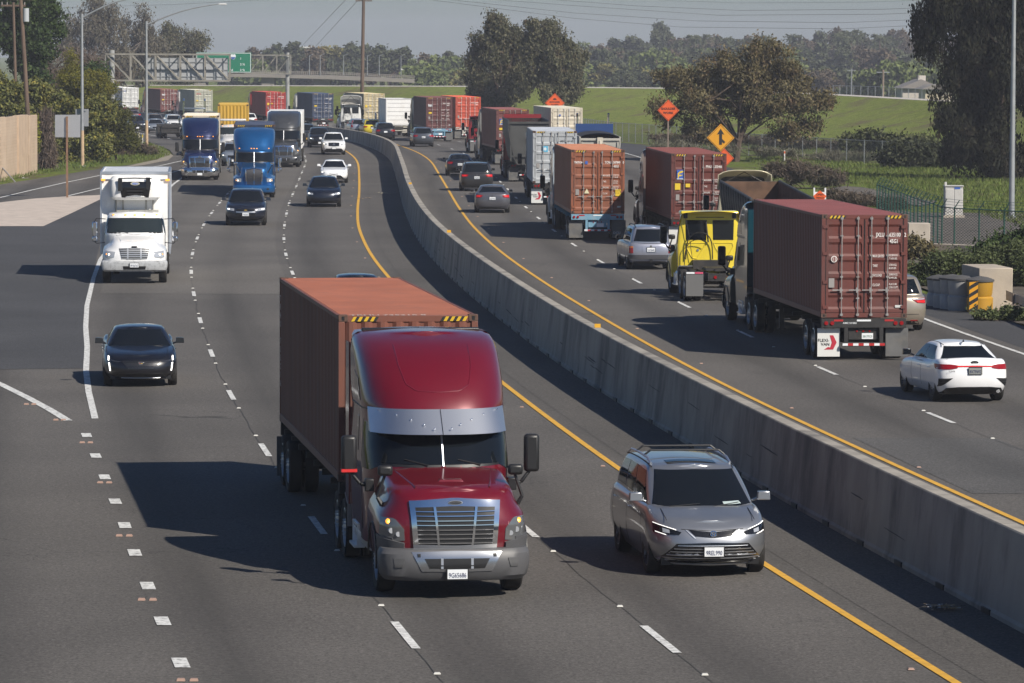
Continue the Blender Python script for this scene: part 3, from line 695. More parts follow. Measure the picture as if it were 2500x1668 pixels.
# ------------------------------------------------------------------ trailer chassis (a part of its truck)
def dual_axle(mb_axle, parent, x, W, r=.51, rim=STEEL, dual=True, name='wheel'):
    for sg in (-1, 1):
        wheel(parent, x, sg * (W / 2 - .14), r, .27, rim, sg, 'truck', name=name)
        if dual: wheel(parent, x, sg * (W / 2 - .46), r, .27, rim, -sg, 'truck', name=name)
    mb_axle.tube((x, -W / 2 + .3, r), (x, W / 2 - .3, r), .07, .07, 8)
def chassis(root, x0, L, deck=1.2, flap='grey', tail='black', rearnear=True, n_axles=2, beam=True, flapcol=None):
    """x0 = rear end (local x), trailer runs forward to x0 + L"""
    mc = {'black': FRAME, 'blue': mat('faded_blue_paint', (.16, .32, .44), .6, var=.2, vscale=3, dirt=(.25, .22, .2), dscale=3), 'white': mat('worn_white_paint', (.5, .48, .44), .6, var=.2, vscale=3, dirt=(.12, .08, .06), dscale=3), 'silver': mat('grey_steel_paint', (.3, .3, .31), .5, .4, var=.2)}[tail]
    m = MB()
    for y in (-.45, .45): m.span((x0 + .15, y - .06, deck - .42), (x0 + L, y + .06, deck - .12))
    for x in np.arange(x0 + .4, x0 + L, 1.6): m.box((x, 0, deck - .2), (.08, 2.3, .12))
    m.span((x0 + .0, -1.2, deck - .28), (x0 + .16, 1.2, deck - .02)); m.span((x0 + L - .15, -1.2, deck - .22), (x0 + L, 1.2, deck - .02))
    for y in (-.5, .5): m.box((x0 + .05, y, deck - .50), (.09, .11, .45))
    m.span((x0 + .0, -.60, deck - .80), (x0 + .10, .60, deck - .70))
    m.span((x0 + .10, -.42, deck - .62), (x0 + .13, .42, deck - .30))
    for y in (-1, 1): m.box((x0 + L - 2.6, y * .75, deck - .55), (.14, .14, .75)); m.box((x0 + L - 2.6, y * .75, deck - .93), (.22, .22, .03))
    t = m.obj('trailer', mc, root, bevel=.006)
    ax = MB()
    for i in range(n_axles): dual_axle(ax, t, x0 + 1.1 + 1.25 * i, 2.55)
    ax.box((x0 + 1.7, 0, .62), (2.1, .9, .25)); ax.obj('axles', FRAME, t)
    rs = MB(); rs.cur = 0
    for i in range(8):
        rs.cur = i % 2; rs.box((x0 - .004, -.525 + .15 * i, deck - .75), (.008, .15, .07))
    for y in (-1, 1):
        rs.cur = 0; rs.box((x0 - .004, y * .72, deck - .075), (.008, .26, .05)); rs.cur = 1; rs.box((x0 - .004, y * .1, deck - .075), (.008, .2, .05))
    rs.obj('reflective_tape', [mat('red_tape', (.40, .02, .02), .4), PLATE], t)
    for y in (-1.07, -.90, .90, 1.07):
        l = MB(); l.tube((x0, y, deck - .15), (x0 - .03, y, deck - .15), .062, .055, 14); l.obj('tail_light', REDL, t)
    for y in (-.18, 0, .18):
        l = MB(); l.tube((x0 + .10, y, deck - .38), (x0 + .08, y, deck - .38), .03, .028, 8); l.obj('marker_light', REDL, t)
    plate(t, x0 + .09, deck - .52, '', -1, y=-.12, frame=False)
    for sg in (-1, 1):
        fl = MB(); F = FLAPG
        if flapcol and sg == 1: F = flapcol
        fl.box((x0 + .16, sg * .97, .50), (.015, .64, .80)); fm = fl.obj('mud_flap', F, t, bevel=.004)
        if flap == 'arrow' and sg == 1:
            a = MB(); z = .50; y = .94
            a.prism([(y, z + .20), (y - .10, z + .20), (y - .20, z), (y - .10, z - .20), (y, z - .20), (y - .06, z)], x0 + .146, x0 + .152, 'x')
            a.prism([(y + .16, z - .20), (y - .02, z - .20), (y - .0, z - .13), (y + .05, z - .13)], x0 + .146, x0 + .152, 'x'); a.obj('arrow_mark', mat('crimson_mark', (.42, .02, .04), .5), fm)
            text('FLEXI-', .12, (x0 + .148, 1.27, z + .02), (0, -1, 0), (0, 0, 1), BLACKINK, parent=fm, bold=.01); text('VAN', .12, (x0 + .148, 1.19, z - .09), (0, -1, 0), (0, 0, 1), BLACKINK, parent=fm, bold=.01)
        if flap == 'letters' and sg == -1: text('DCLI', .15, (x0 + .148, -.73, .28), (0, -1, 0), (0, 0, 1), WSTICK, parent=fm, bold=.02)
    return t

# ------------------------------------------------------------------ lorry tractors
_tk = [0]
def tractor(name, label, x, y, face, col, kind='sleeper', brand='wide', dyaw=0.0, rzloc=None, chromeb=False, visor=False, group=None, plate_txt='', metal=.3,
            marker=False, stacks=False, cat='semi truck', tail=True, back=None, lights=True, rearwin=True, fairing=False):
    """front bumper at local x = 0, frame runs to -8.2 (sleeper) or -6.4 (day cab)"""
    a = yaw_at(y) + dyaw
    if rzloc: loc, rz = rzloc
    else: rz = -math.pi / 2 + a if face == 'to' else math.pi / 2 + a; loc = (x, y, ground(y))
    root = thing(name, label, cat, loc, rz, group); _tk[0] += 1
    P = paint('truck_paint_%02d' % _tk[0], col, metal)
    sl_n = True; sl = kind == 'sleeper'; pet = brand == 'long'; m2 = brand == 'small'
    cb = {'sleeper': 5.15, 'day': 3.45, 'boxtruck': 3.1}[kind]; hoodL = 2.0 if not m2 else 1.55
    # hood
    zt = lerp_prof([(0, 1.56), (.3, 1.64), (.8, 1.73), (hoodL, 1.88)] if not pet else [(0, 1.66), (.3, 1.72), (2.0, 1.98)])
    if m2: zt = lerp_prof([(0, 1.32), (.3, 1.42), (.8, 1.55), (hoodL, 1.72)])
    if pet: lv = [(0, .45, 0, 1.16), (.25, .40, 0, 1.20), (.42, .36, 0, 1.19), (.50, .30, 0, 1.05), (.56, .22, 0, .82), (.75, .20, 0, .76), (.90, .22, 0, .74), (.97, .26, 0, .70), (1, .32, 0, .62)]
    elif m2: lv = [(0, .20, 0, 1.14), (.25, .14, 0, 1.18), (.50, .14, 0, 1.18), (.64, .16, 0, 1.12), (.74, .18, 0, .96), (.84, .22, 0, .86), (.93, .28, 0, .80), (1, .40, 0, .72)]
    else: lv = [(0, .30, 0, 1.18), (.25, .25, 0, 1.21), (.50, .24, 0, 1.21), (.62, .25, 0, 1.17), (.72, .27, 0, 1.09), (.82, .29, 0, 1.04), (.90, .32, 0, 1.01), (.96, .38, 0, .97), (1, .48, 0, .90)]
    Hd = Shell(hoodL + .15, lv, .62, zt, aF=.95 if not pet else .5, nF=3.3 if not pet else 3.4, aR=.02, nR=8, crown=.07 if not pet else .03)
    mb = MB(); Hd.mesh(mb, ns=18); hood = mb.obj('hood', [P, BLACK], root)
    T = MB(); wt_ = Hd.lv[-1][3]                             # pressed creases and the gap between hood and cab
    for sg in (-1, 1): T.path([Vector((-s_, sg * wt_ * (.66 + .22 * k), Hd.topz(s_, wt_ * (.66 + .22 * k)) - .006)) for k, s_ in [(j / 8, .62 + (hoodL - .68) * j / 8) for j in range(9)]], .016, 6)
    T.obj('hood_crease', P, hood)
    T = MB(); T.path([Vector((-hoodL + .06, u, Hd.topz(hoodL - .06, u) + .002)) for u in np.linspace(-wt_ * .98, wt_ * .98, 9)], .010, 4); T.obj('hood_gap', BLACK, hood)
    if sl_n and not pet and brand == 'wide':
        T = MB(); T.box((-.95, 0, Hd.topz(.95, 0) - .005), (.22, .44, .035), taper=.8); T.obj('hood_scoop', P, hood, bevel=.012)
    axf = 1.30 if not pet else 1.25
    if m2: axf = 1.15
    c = MB(); c.cur = 1
    for sg in (-1, 1): c.lathe([(.60, -.22), (.60, .3)], (-axf, sg * 1.08, .50), n=28)
    cut = c.obj('cutter', [P, BLACK]); boolean_cut(hood, cut)
    # cab: stacked outlines; s measured from the bumper
    if sl:
        L = [(.62, hoodL - .0, 1.17), (1.2, hoodL - .02, 1.19), (1.86, hoodL - .15, 1.20), (1.93, hoodL - .14, 1.20), (2.74, 2.32, 1.17), (2.80, 2.30, 1.18), (2.95, 2.38, 1.19), (3.2, 2.60, 1.20), (3.45, 2.90, 1.20), (3.65, 3.22, 1.20), (3.80, 3.58, 1.19), (3.89, 3.90, 1.16), (3.94, 4.20, 1.09)]
        if pet: L = [(.62, hoodL, 1.12), (1.86, hoodL - .12, 1.14), (2.62, 2.15, 1.10), (2.68, 2.12, 1.11), (2.80, 2.25, 1.16), (3.0, 2.42, 1.2), (3.3, 2.62, 1.21), (3.6, 2.95, 1.2), (3.8, 3.4, 1.17), (3.9, 3.9, 1.10), (3.93, 4.3, 1.0)]
    else:
        zc = 2.95 if not m2 else 2.52; zw = zc - .25; L = [(.62, hoodL, 1.10), (1.2, hoodL, 1.12), (1.70, hoodL - .12, 1.13), (1.80, hoodL - .10, 1.13), (zw, 2.22 if not m2 else 1.88, 1.05), (zc - .10, 2.30 if not m2 else 2.0, 1.03), (zc - .03, 2.42 if not m2 else 2.1, .99), (zc, 2.6 if not m2 else 2.3, .90)]
    z0_, z1_ = L[0][0], L[-1][0]
    rin = lambda z: .0 if z < z1_ - .25 else (.02 if z < z1_ - .06 else .10)
    lv = [((z - z0_) / (z1_ - z0_), sf, rin(z), w) for z, sf, w in L]
    Cb = Shell(cb, lv, z0_, z1_, aF=1.25 if not m2 else .8, nF=2.5, aR=.12, nR=4, crown=.05)
    mb = MB(); Cb.mesh(mb, ns=14); cab = mb.obj('cab', P, root)
    gz0, gz1 = (1.94, 2.62) if sl else ((1.95, 2.58) if not m2 else (1.80, 2.34))
    if pet: gz0, gz1 = 2.02, 2.58
    T = MB(); Cb.patch(T, 'F', [(-.99, gz1), (0, gz1 + .02), (.99, gz1)], [(-1.04, gz0), (0, gz0 - .03), (1.04, gz0)], d=.004, nu=22, nv=6)
    seal = T.obj('window_seal', BLACK, root)
    for sg in ((-1, 1) if not m2 else (0,)):
        T = MB()
        u = (-.96, -.012) if sg < 0 else (.012, .96)
        if m2: u = (-.96, .96)
        Cb.patch(T, 'F', [(u[0], gz1 - .03), (u[1], gz1 - .03)], [(u[0] * 1.04, gz0 + .03), (u[1] * 1.04, gz0 + .03)], d=.010, nu=14 if not m2 else 22, nv=6)
        T.obj('windscreen', GLASS2 if m2 else GLASS, root)
    if not m2: T = MB(); T.tube(Cb.Pz('F', 0, gz0) + Vector((.015, 0, 0)), Cb.Pz('F', 0, gz1) + Vector((.015, 0, 0)), .018, .018, 6); T.obj('window_divider', POLISH, seal)
    if face == 'to':
        for y0, y1 in ((-.62, -.25), (.25, .62)):
            T = MB(); T.tube(Cb.Pz('F', y1, gz0 + .02) + Vector((.03, 0, 0)), Cb.Pz('F', y0, gz0 + .11) + Vector((.03, 0, 0)), .013, .010, 5); T.obj('wiper', BLACK, seal)
    dl = (2.2, 3.05) if sl else ((2.35, 3.2) if not m2 else (1.95, 2.75))
    for sd_ in 'LK':
        T = MB(); Cb.patch(T, sd_, [(dl[0] + .35, gz1 - .03), (dl[1] + .05, gz1 - .03)], [(dl[0] + .02, gz0 + .0), (dl[0] + .3, gz0 - .10), (dl[1] + .05, gz0 - .10)], d=.008, nu=8); T.obj('side_window', GLASS, root)
        for q0 in (dl[0] - .10, dl[1] + .14): T = MB(); Cb.patch(T, sd_, [(q0 - .008, gz1), (q0 + .008, gz1)], [(q0 - .008, .8), (q0 + .008, .8)], d=.004, nu=2, nv=4, depth=.01); T.obj('door_gap', BLACK, cab)
        if sl:
            T = MB(); Cb.patch(T, sd_, [(3.75, 2.62), (3.98, 2.62)], [(3.72, 2.05), (3.98, 2.05)], d=.006, nu=4); T.obj('sleeper_window', GLASS, root)
            T = MB(); Cb.patch(T, sd_, [(3.72, 3.25), (4.3, 3.35)], [(3.5, 2.90), (4.3, 2.90)], d=.006, nu=8); T.obj('roof_window', GLASS, root)
            T = MB(); e = 1.20 if sd_ == 'L' else -1.20
            T.span((-cb - .50, e - .015, 1.0), (-cb + .02, e + .015, 3.75)); T.obj('side_extender', P if not pet else P, root)
    if sl:
        for sd_ in 'LK': T = MB(); T.path([Cb.Pz(sd_, s_, 2.80) + Vector((0, .004 if sd_ == 'L' else -.004, 0)) for s_ in np.linspace(2.7, cb - .05, 8)], .009, 4); T.obj('fairing_seam', BLACK, cab)
    if sl and not pet:                                     # pressed line on the roof fairing
        T = MB(); q = [(-.62, 3.80), (-.60, 3.5), (-.52, 3.22), (-.36, 3.12), (0, 3.10), (.36, 3.12), (.52, 3.22), (.60, 3.5), (.62, 3.80)]
        T.path([Cb.Pz('F', u, z) + Vector((-.006, 0, -.002)) for u, z in [(np.interp(k, range(9), [p[0] for p in q]), np.interp(k, range(9), [p[1] for p in q])) for k in np.linspace(0, 8, 40)]], .014, 6); T.obj('roof_crease', P, cab)
        T = MB(); T.span((-cb - .05, -1.0, 3.90), (-cb + .12, 1.0, 3.99)); T.obj('roof_edge_seal', BLACK, cab, bevel=.02)
    if visor:
        T = MB(); rows = []
        for z, dx in ((2.84, .03), (2.46, .30)):
            rows.append([Cb.Pz('F', u, max(z, 2.45)) + Vector((dx, 0, 0)) for u in np.linspace(-1.12, 1.12, 17)])
        T.grid(rows); T.grid([[p + Vector((-.012, 0, -.006)) for p in r] for r in rows]); vo = T.obj('sun_visor', POLISH, root)
        T = MB()
        for sg in (-1, 1):
            for u, k in ((.98, .15), (.72, .32), (.50, .52), (.30, .72), (.14, .90)):
                p = Cb.Pz('F', sg * u, 2.86 - .34 * k); p = Vector((Cb.Pz('F', sg * u, 2.86 - .34 * k).x + .03 + .31 * k, sg * u, 2.86 - .34 * k)); T.tube(p, p + Vector((.02, 0, .012)), .014, .010, 6)
        T.obj('visor_bolts', CHROME, vo); T = MB()
        a_ = rows[0][8]; b_ = rows[1][8]; T.tube(a_ + Vector((.01, 0, .0)), b_ + Vector((.01, 0, 0)), .006, .006, 4); T.obj('visor_seam', BLACK, vo)
        for sg in (0, 16): T = MB(); T.add([rows[0][sg], rows[1][sg], Vector((rows[1][sg].x - .30, rows[1][sg].y, rows[1][sg].z)), Vector((rows[0][sg].x - .03, rows[0][sg].y, rows[0][sg].z))], [(0, 1, 2, 3)]); T.obj('visor_side', POLISH, vo, smooth=0)
    if marker or pet or m2:
        zz = 2.80 if sl else zc - .06
        for u in (-.85, -.16, 0, .16, .85) if not m2 else (-.8, -.35, 0, .35, .8):
            T = MB(); p = Cb.Pz('F', u, zz) + Vector((.01, 0, 0)); T.box((p.x, p.y, p.z), (.07, .07, .045)); T.obj('marker_lamp', AMBER, root)
    # nose: grille, lamps, bumper
    if m2:
        T = MB(); Hd.patch(T, 'F', [(-.56, 1.30), (0, 1.33), (.56, 1.30)], [(-.46, .92), (0, .90), (.46, .92)], d=.012, nu=14); g = T.obj('grille', BLACK, root)
        T = MB()
        for i in range(6):
            z = .935 + .064 * i; h_ = .46 + .016 * i; Hd.patch(T, 'F', [(-h_, z + .03), (0, z + .032), (h_, z + .03)], [(-h_, z), (0, z), (h_, z)], d=.03, nu=12, nv=2)
        for u in (-.24, .24): Hd.patch(T, 'F', [(u - .025, 1.30), (u + .025, 1.30)], [(u - .025, .92), (u + .025, .92)], d=.035, nu=2, nv=4)
        T.obj('grille_bars', mat('satin_silver', (.55, .56, .57), .35, .6), g)
        hl = ([(.70, 1.17), (1.06, 1.20)], [(.74, .98), (.98, .93), (1.08, .98)])
        e = MB(); p = Hd.Pz('F', 0, 1.36); e.box((p.x + .0, 0, 1.365), (.08, .20, .04)); e.obj('emblem', BLACK, root, bevel=.01)
    elif pet:
        T = MB(); Hd.patch(T, 'F', [(-.46, 1.60), (0, 1.66), (.46, 1.60)], [(-.43, .80), (0, .76), (.43, .80)], d=.03, nu=12); g = T.obj('grille', mat('grille_mesh', (.10, .10, .11), .5, .6), root)
        T = MB()
        for sg in (-1, 1): Hd.patch(T, 'F', [(sg * .50, 1.62), (sg * .44, 1.63)], [(sg * .47, .78), (sg * .41, .78)], d=.05, nu=2)
        Hd.patch(T, 'F', [(-.02, 1.68), (.02, 1.68)], [(-.02, .77), (.02, .77)], d=.05, nu=2)
        for i in range(14): u = -.39 + .06 * i; Hd.patch(T, 'F', [(u - .004, 1.6), (u + .004, 1.6)], [(u - .004, .8), (u + .004, .8)], d=.04, nu=2, nv=3)
        Hd.patch(T, 'F', [(-.50, 1.66), (0, 1.72), (.50, 1.66)], [(-.50, 1.61), (0, 1.66), (.50, 1.61)], d=.05, nu=10, nv=2); T.obj('grille_frame', CHROME, g)
        hl = ([(.72, 1.12), (1.04, 1.14)], [(.74, .92), (1.06, .94)])
    else:
        T = MB(); Hd.patch(T, 'F', [(-.72, 1.54), (0, 1.585), (.72, 1.54)], [(-.66, .79), (0, .77), (.66, .79)], d=.03, nu=14, nv=7); g = T.obj('grille', CHROME, root)
        T = MB(); Hd.patch(T, 'F', [(-.63, 1.44), (0, 1.465), (.63, 1.44)], [(-.585, .865), (0, .845), (.585, .865)], d=.034, nu=12, nv=7, depth=.03); T.obj('grille_opening', BLACK, g)
        T = MB()
        for i in range(8):
            z = .885 + .070 * i; h_ = .585 + .006 * i; Hd.patch(T, 'F', [(-h_, z + .007), (0, z + .007), (h_, z + .007)], [(-h_, z - .006), (0, z - .009), (h_, z - .006)], d=.050, nu=14, nv=2, depth=.02)
        for sg in (-1, 1): Hd.patch(T, 'F', [(sg * .35, 1.45), (sg * .31, 1.45)], [(sg * .285, .85), (sg * .25, .85)], d=.052, nu=2, nv=4)
        T.obj('grille_bars', CHROME, g)
        p = Hd.Pz('F', 0, 1.525); T = MB(); T.lathe([(.115, 0), (.12, .012), (.11, .024)], (0, 0, 0), axis='x', n=24); T.v = [(p.x + .028 + v[0], v[1], p.z - .002 + v[2] * .30) for v in T.v]; e = T.obj('emblem', POLISH, g)
        T = MB(); T.lathe([(.10, 0), (.10, .004)], (0, 0, 0), axis='x', n=24); T.v = [(p.x + .053 + v[0], v[1], p.z - .002 + v[2] * .26) for v in T.v]; T.obj('emblem_field', ALLOY, e)
        text('FREIGHTLINER', .030, (p.x + .058, 0, p.z - .012), (0, 1, 0), (0, 0, 1), CHROME, parent=e, bold=.01, align='CENTER', squash=.85)
        hl = ([(.81, 1.10), (.95, 1.27), (1.15, 1.27)], [(.80, .92), (1.0, .90), (1.17, .97)])
    for sg in (-1, 1):
        T = MB(); Hd.patch(T, 'F', [(sg * u, z) for u, z in hl[0]], [(sg * u, z) for u, z in hl[1]], d=.012, nu=10, nv=6); h = T.obj('headlight', mat('dark_lens', (.16, .165, .17), .08, .4, coat=1) if not m2 and not pet else LENS, root)
        zc_ = hl[1][0][1]
        for (u, dz, r_, mm) in ((1.04, .29, .05, AMBER), (1.0, .15, .055, LENS), (.90, .10, .05, LENS)) if not (m2 or pet) else ((.92, .09, .05, LAMP if lights else LENS), (1.02, .10, .035, AMBER)):
            p = Hd.Pz('F', sg * u, zc_ + dz); T = MB(); T.tube((p.x - .03, p.y, p.z), (p.x + .022, p.y, p.z), r_, r_ * .8, 12); T.obj('lamp', mm, h)
        if lights and not (m2 or pet): p = Hd.Pz('F', sg * 1.04, zc_ + .29); T = MB(); T.tube((p.x, p.y, p.z), (p.x + .03, p.y, p.z), .025, .02, 8); T.obj('lamp_filament', mat('amber_glow', (1, .55, .12), .3, emit=3.5), h)
    bm_ = CHROME if chromeb == 'chrome' else (P if chromeb == 'paint' else mat('bumper_plastic', (.078, .078, .082), .5, var=.08, vscale=3) if chromeb is False else mat('grey_bumper_' + str(chromeb), (.42, .43, .44), .4, .1, dirt=(.12, .12, .12), dscale=9, damt=.6))
    zb0, zb1 = (.30, .80) if not (m2 or pet) else ((.46, .86) if m2 else (.30, .74))
    Bp = Shell(.62, [(0, .10, 0, 1.12), (.15, .03, 0, 1.18), (.5, 0, 0, 1.21), (.85, .02, 0, 1.21), (1, .08, 0, 1.17)], zb0, zb1, aF=.50 if not m2 else .2, nF=3.1, aR=.01, nR=8, crown=0)
    T = MB(); Bp.mesh(T, ns=4, capn=2); bp = T.obj('bumper', bm_, root)
    def BP(nm, top, bot, m, d=.008, par=bp, **q): T = MB(); Bp.patch(T, 'F', top, bot, d=d, **q); return T.obj(nm, m, par)
    if not (m2 or pet):
        if chromeb is False:
            BP('bumper_insert', [(-.72, .76), (0, .775), (.72, .76)], [(-.56, .46), (0, .45), (.56, .46)], mat('dull_chrome', (.42, .43, .45), .25, .9), d=.012, nu=16)
        BP('bumper_opening', [(-.52, .66), (0, .66), (.52, .66)], [(-.44, .51), (0, .50), (.44, .51)], BLACK, d=.018, nu=12)
        for u in (-.24, .24): BP('bumper_bar', [(u - .02, .665), (u + .02, .665)], [(u - .02, .50), (u + .02, .50)], POLISH, d=.026, nu=2, nv=2)
        for sg in (-1, 1):
            BP('bumper_hole', [(sg * .63, .735), (sg * .58, .735)], [(sg * .63, .685), (sg * .58, .685)], BLACK, d=.016, nu=3, nv=3)
            BP('fog_recess', [(sg * .82, .66), (sg * 1.0, .66)], [(sg * .86, .52), (sg * .98, .52)], TRIM if chromeb is not False else mat('bumper_dark', (.07, .07, .072), .5), d=.010, nu=4)
        for sg in (-1, 1):
            T = MB(); Hd.patch(T, 'F', [(sg * .80, .885), (sg * 1.17, .965)], [(sg * .80, .74), (sg * 1.17, .74)], d=.045, nu=8, nv=3, depth=.03); Hd.patch(T, 'L' if sg > 0 else 'K', [(.42, .965), (.80, .99)], [(.42, .66), (.72, .66)], d=.03, nu=6, nv=3); T.obj('bumper_corner', bm_, bp)
            T = MB(); T.path([Vector((-axf + .62 * math.cos(a_), sg * 1.215, .50 + .62 * math.sin(a_))) for a_ in np.linspace(-.1, 3.1, 14)], .018, 5); T.obj('wheel_arch_lip', BLACK, hood)
    elif m2: BP('bumper_opening', [(-.42, .66), (0, .66), (.42, .66)], [(-.40, .54), (0, .54), (.40, .54)], BLACK, d=.008, nu=10)
    else:
        for sg in (-1, 1): BP('bumper_lamp', [(sg * .72, .58), (sg * .86, .58)], [(sg * .72, .48), (sg * .86, .48)], BLACK, d=.010, nu=3, nv=3)
    if plate_txt is not None:
        zp = .42 if not m2 else .70; pl = plate(root, .035, zp, plate_txt, 1, y=.0, frame=True)
    # mirrors
    chm = m2 or pet
    for sg in (-1, 1):
        yb = 1.16; xm = -(hoodL + .25); T = MB()
        if chm:
            T.box((xm, sg * 1.48, 2.0 if not m2 else 1.95), (.10, .20, .55)); T.box((xm, sg * 1.48, 1.58), (.10, .2, .2)); k_ = T.obj('side_mirror', CHROME, root, bevel=.04)
            T = MB(); T.path([(xm, sg * 1.08, 2.32), (xm, sg * 1.42, 2.34), (xm, sg * 1.50, 2.2), (xm, sg * 1.50, 1.5), (xm, sg * 1.42, 1.42), (xm, sg * 1.1, 1.45)], .016, 5); T.obj('mirror_arm', BLACK, k_)
        else:
            T.box((xm, sg * 1.50, 2.12), (.17, .25, .62)); k_ = T.obj('side_mirror', BLACK, root, bevel=.055)
            T = MB(); T.path([(xm, sg * 1.12, 1.62), (xm + .03, sg * 1.32, 1.64), (xm, sg * 1.48, 1.84)], [.06, .035, .03], 6); T.box((xm, sg * 1.17, 1.62), (.22, .14, .20)); T.obj('mirror_arm', BLACK, k_, bevel=.02)
            if face == 'away': T = MB(); T.box((xm - .088, sg * 1.50, 2.12), (.006, .2, .55)); T.obj('mirror_glass', GLASS, k_)
        if not m2:
            xh = -.98; T = MB(); p = Hd.Pz('L', .98, 1.40); T.box((xh + .05, sg * 1.05, 1.98), (.12, .24, .17)); k_ = T.obj('hood_mirror', BLACK if not chm else CHROME, root, bevel=.045)
            T = MB(); T.path([(xh, sg * 1.05, 1.9), (xh, sg * (p.y + .06), 1.55), (xh, sg * (p.y - .02), 1.42)], [.025, .03, .045], 6); T.obj('mirror_stalk', BLACK, k_)
    # frame, tanks, steps, fifth wheel, wheels
    fe = 8.0 if sl else (6.9 if kind == 'day' else 3.0)
    T = MB()
    for y_ in (-.42, .42): T.span((-fe, y_ - .05, .72), (-.5, y_ + .05, .98))
    if kind != 'boxtruck':
        T.span((-fe, -.42, .72), (-fe + .08, .42, .98)); T.box((-fe + 1.3, 0, 1.08), (1.1, .9, .09)); T.box((-fe + .9, 0, 1.06), (.5, .3, .08))
        for x_ in (-cb - .3,): T.span((x_, -.5, .98), (x_ + .25, .5, 1.04))
    fr = T.obj('chassis_frame', FRAME, root)
    for sg in (-1, 1): wheel(root, -axf, sg * 1.03, .51, .29, STEEL, sg, 'truck')
    if kind != 'boxtruck':
        ax = MB()
        for x_ in (-fe + .75, -fe + 2.05): dual_axle(ax, root, x_, 2.46)
        ax.obj('axles', FRAME, root)
        for sg in (-1, 1):
            T = MB(); x1 = -fe + 2.75 if sl else -fe + 2.75; x1 = min(x1, -hoodL - .3); T.lathe([(.30, 0), (.30, -(x1 + hoodL + .55) if False else (-1.35 if sl else -.9))], (x1 + (1.75 if sl else 1.4), sg * .88, .66), axis='x', n=18); tk = T.obj('fuel_tank', POLISH, root)
            T = MB(); xa = x1 + (1.0 if sl else .9); T.box((xa, sg * 1.12, .78), (.8, .16, .04)); T.box((xa, sg * 1.16, .42), (.8, .18, .04)); T.span((xa - .38, sg * 1.05, .42), (xa - .34, sg * 1.2, .8)); T.span((xa + .34, sg * 1.05, .42), (xa + .38, sg * 1.2, .8)); T.obj('step', POLISH, tk)
            T = MB(); xf = -fe + 2.72
            T.prism([(xf, .60), (xf, 1.0), (xf - .45, 1.14), (xf - .45, 1.11), (xf - .03, .97), (xf - .03, .60)], sg * .74, sg * 1.22, 'y')
            T.obj('quarter_fender', mat('fender_grey', (.25, .25, .26), .4, .5), root)
            if tail:
                T = MB(); T.box((-fe + .02, sg * .93, .58), (.015, .60, .76)); fl = T.obj('mud_flap', mat('pale_grey_flap', (.115, .115, .115), .7), root)
                T = MB(); T.cur = 0; T.box((-fe + .0, sg * 1.08, 1.0), (.02, .28, .06)); T.cur = 1; T.box((-fe + .0, sg * .78, 1.0), (.02, .28, .06)); T.obj('reflective_tape', [PLATE, mat('pink_tape', (.55, .08, .15), .4)], fl)
        for y_ in (-.22, .22):
            T = MB(); T.tube((-fe + .0, y_, .85), (-fe - .03, y_, .85), .06, .055, 12); T.obj('tail_light', REDL, root)
    if stacks:
        for sg in (-1, 1): T = MB(); T.path([(-cb - .15, sg * 1.0, .8), (-cb - .15, sg * 1.0, stacks), (-cb - .28, sg * 1.0, stacks + .22)], .075, 10); T.obj('exhaust_stack', CHROME, root)
    if kind == 'day': T = MB(); T.span((-cb - .012, -1.03, 2.84), (-2.75, 1.03, 3.0)); T.obj('roof_cap', P, root, bevel=.06)
    if kind == 'day' and rearwin:                          # back of the cab: two windows, hoses
        for sg in (-1, 1):
            T = MB(); Cb.patch(T, 'R', [(sg * .10, 2.68), (sg * .86, 2.68)], [(sg * .12, 1.98), (sg * .84, 1.98)], d=.006, nu=8, nv=4); T.obj('rear_window', GLASS, root)
            T = MB(); q = [(.14, 1.88), (.80, 1.88), (.84, 1.75), (.62, 1.35), (.45, 1.32), (.20, 1.72), (.14, 1.88)]
            T.path([Cb.Pz('R', sg * u, z) + Vector((-.002, 0, 0)) for u, z in q], .022, 6); T.obj('pressed_rib', P, cab)
            T = MB(); p = Cb.Pz('R', sg * .42, 1.62); T.tube(p, p + Vector((-.02, 0, 0)), .05, .045, 12); T.obj('vent', STEEL, cab)
        T = MB(); T.path([Cb.Pz('R', u, 2.78) + Vector((-.03, 0, 0)) for u in (-.5, .5)], .012, 5); T.path([Cb.Pz('R', .14, 2.62) + Vector((-.07, 0, 0)), Cb.Pz('R', .06, 1.9) + Vector((-.1, 0, 0))], .03, 6); T.obj('hose_rack', FRAME, root)
        T = MB(); pts = [Vector((-cb - .06 - .12 * math.sin(math.pi * k / 14), .85 - .95 * k / 14 + .12 * math.sin(6.28 * k / 14), 1.3 + .95 * math.sin(math.pi * k / 14) ** .6)) for k in range(15)]
        T.path(pts, .022, 6); T.path([p + Vector((-.05, .06, -.25)) for p in pts[:11]], .015, 5); T.path([Vector((-cb - .1, .9, 2.9)), Vector((-cb - .15, .75, 2.2)), Vector((-cb - .12, .62, 1.3))], .012, 5); T.obj('air_hoses', BLACK, root)
        T = MB(); T.span((-cb - .35, -.62, .98), (-cb + .02, .62, 1.28)); T.obj('rear_panel', FRAME, root)
        for sg in (-1, 1): T = MB(); p = Cb.Pz('R', sg * .86, 2.84); T.box((p.x - .05, p.y, p.z), (.12, .14, .20)); T.obj('work_lamp', BLACK, root, bevel=.02)
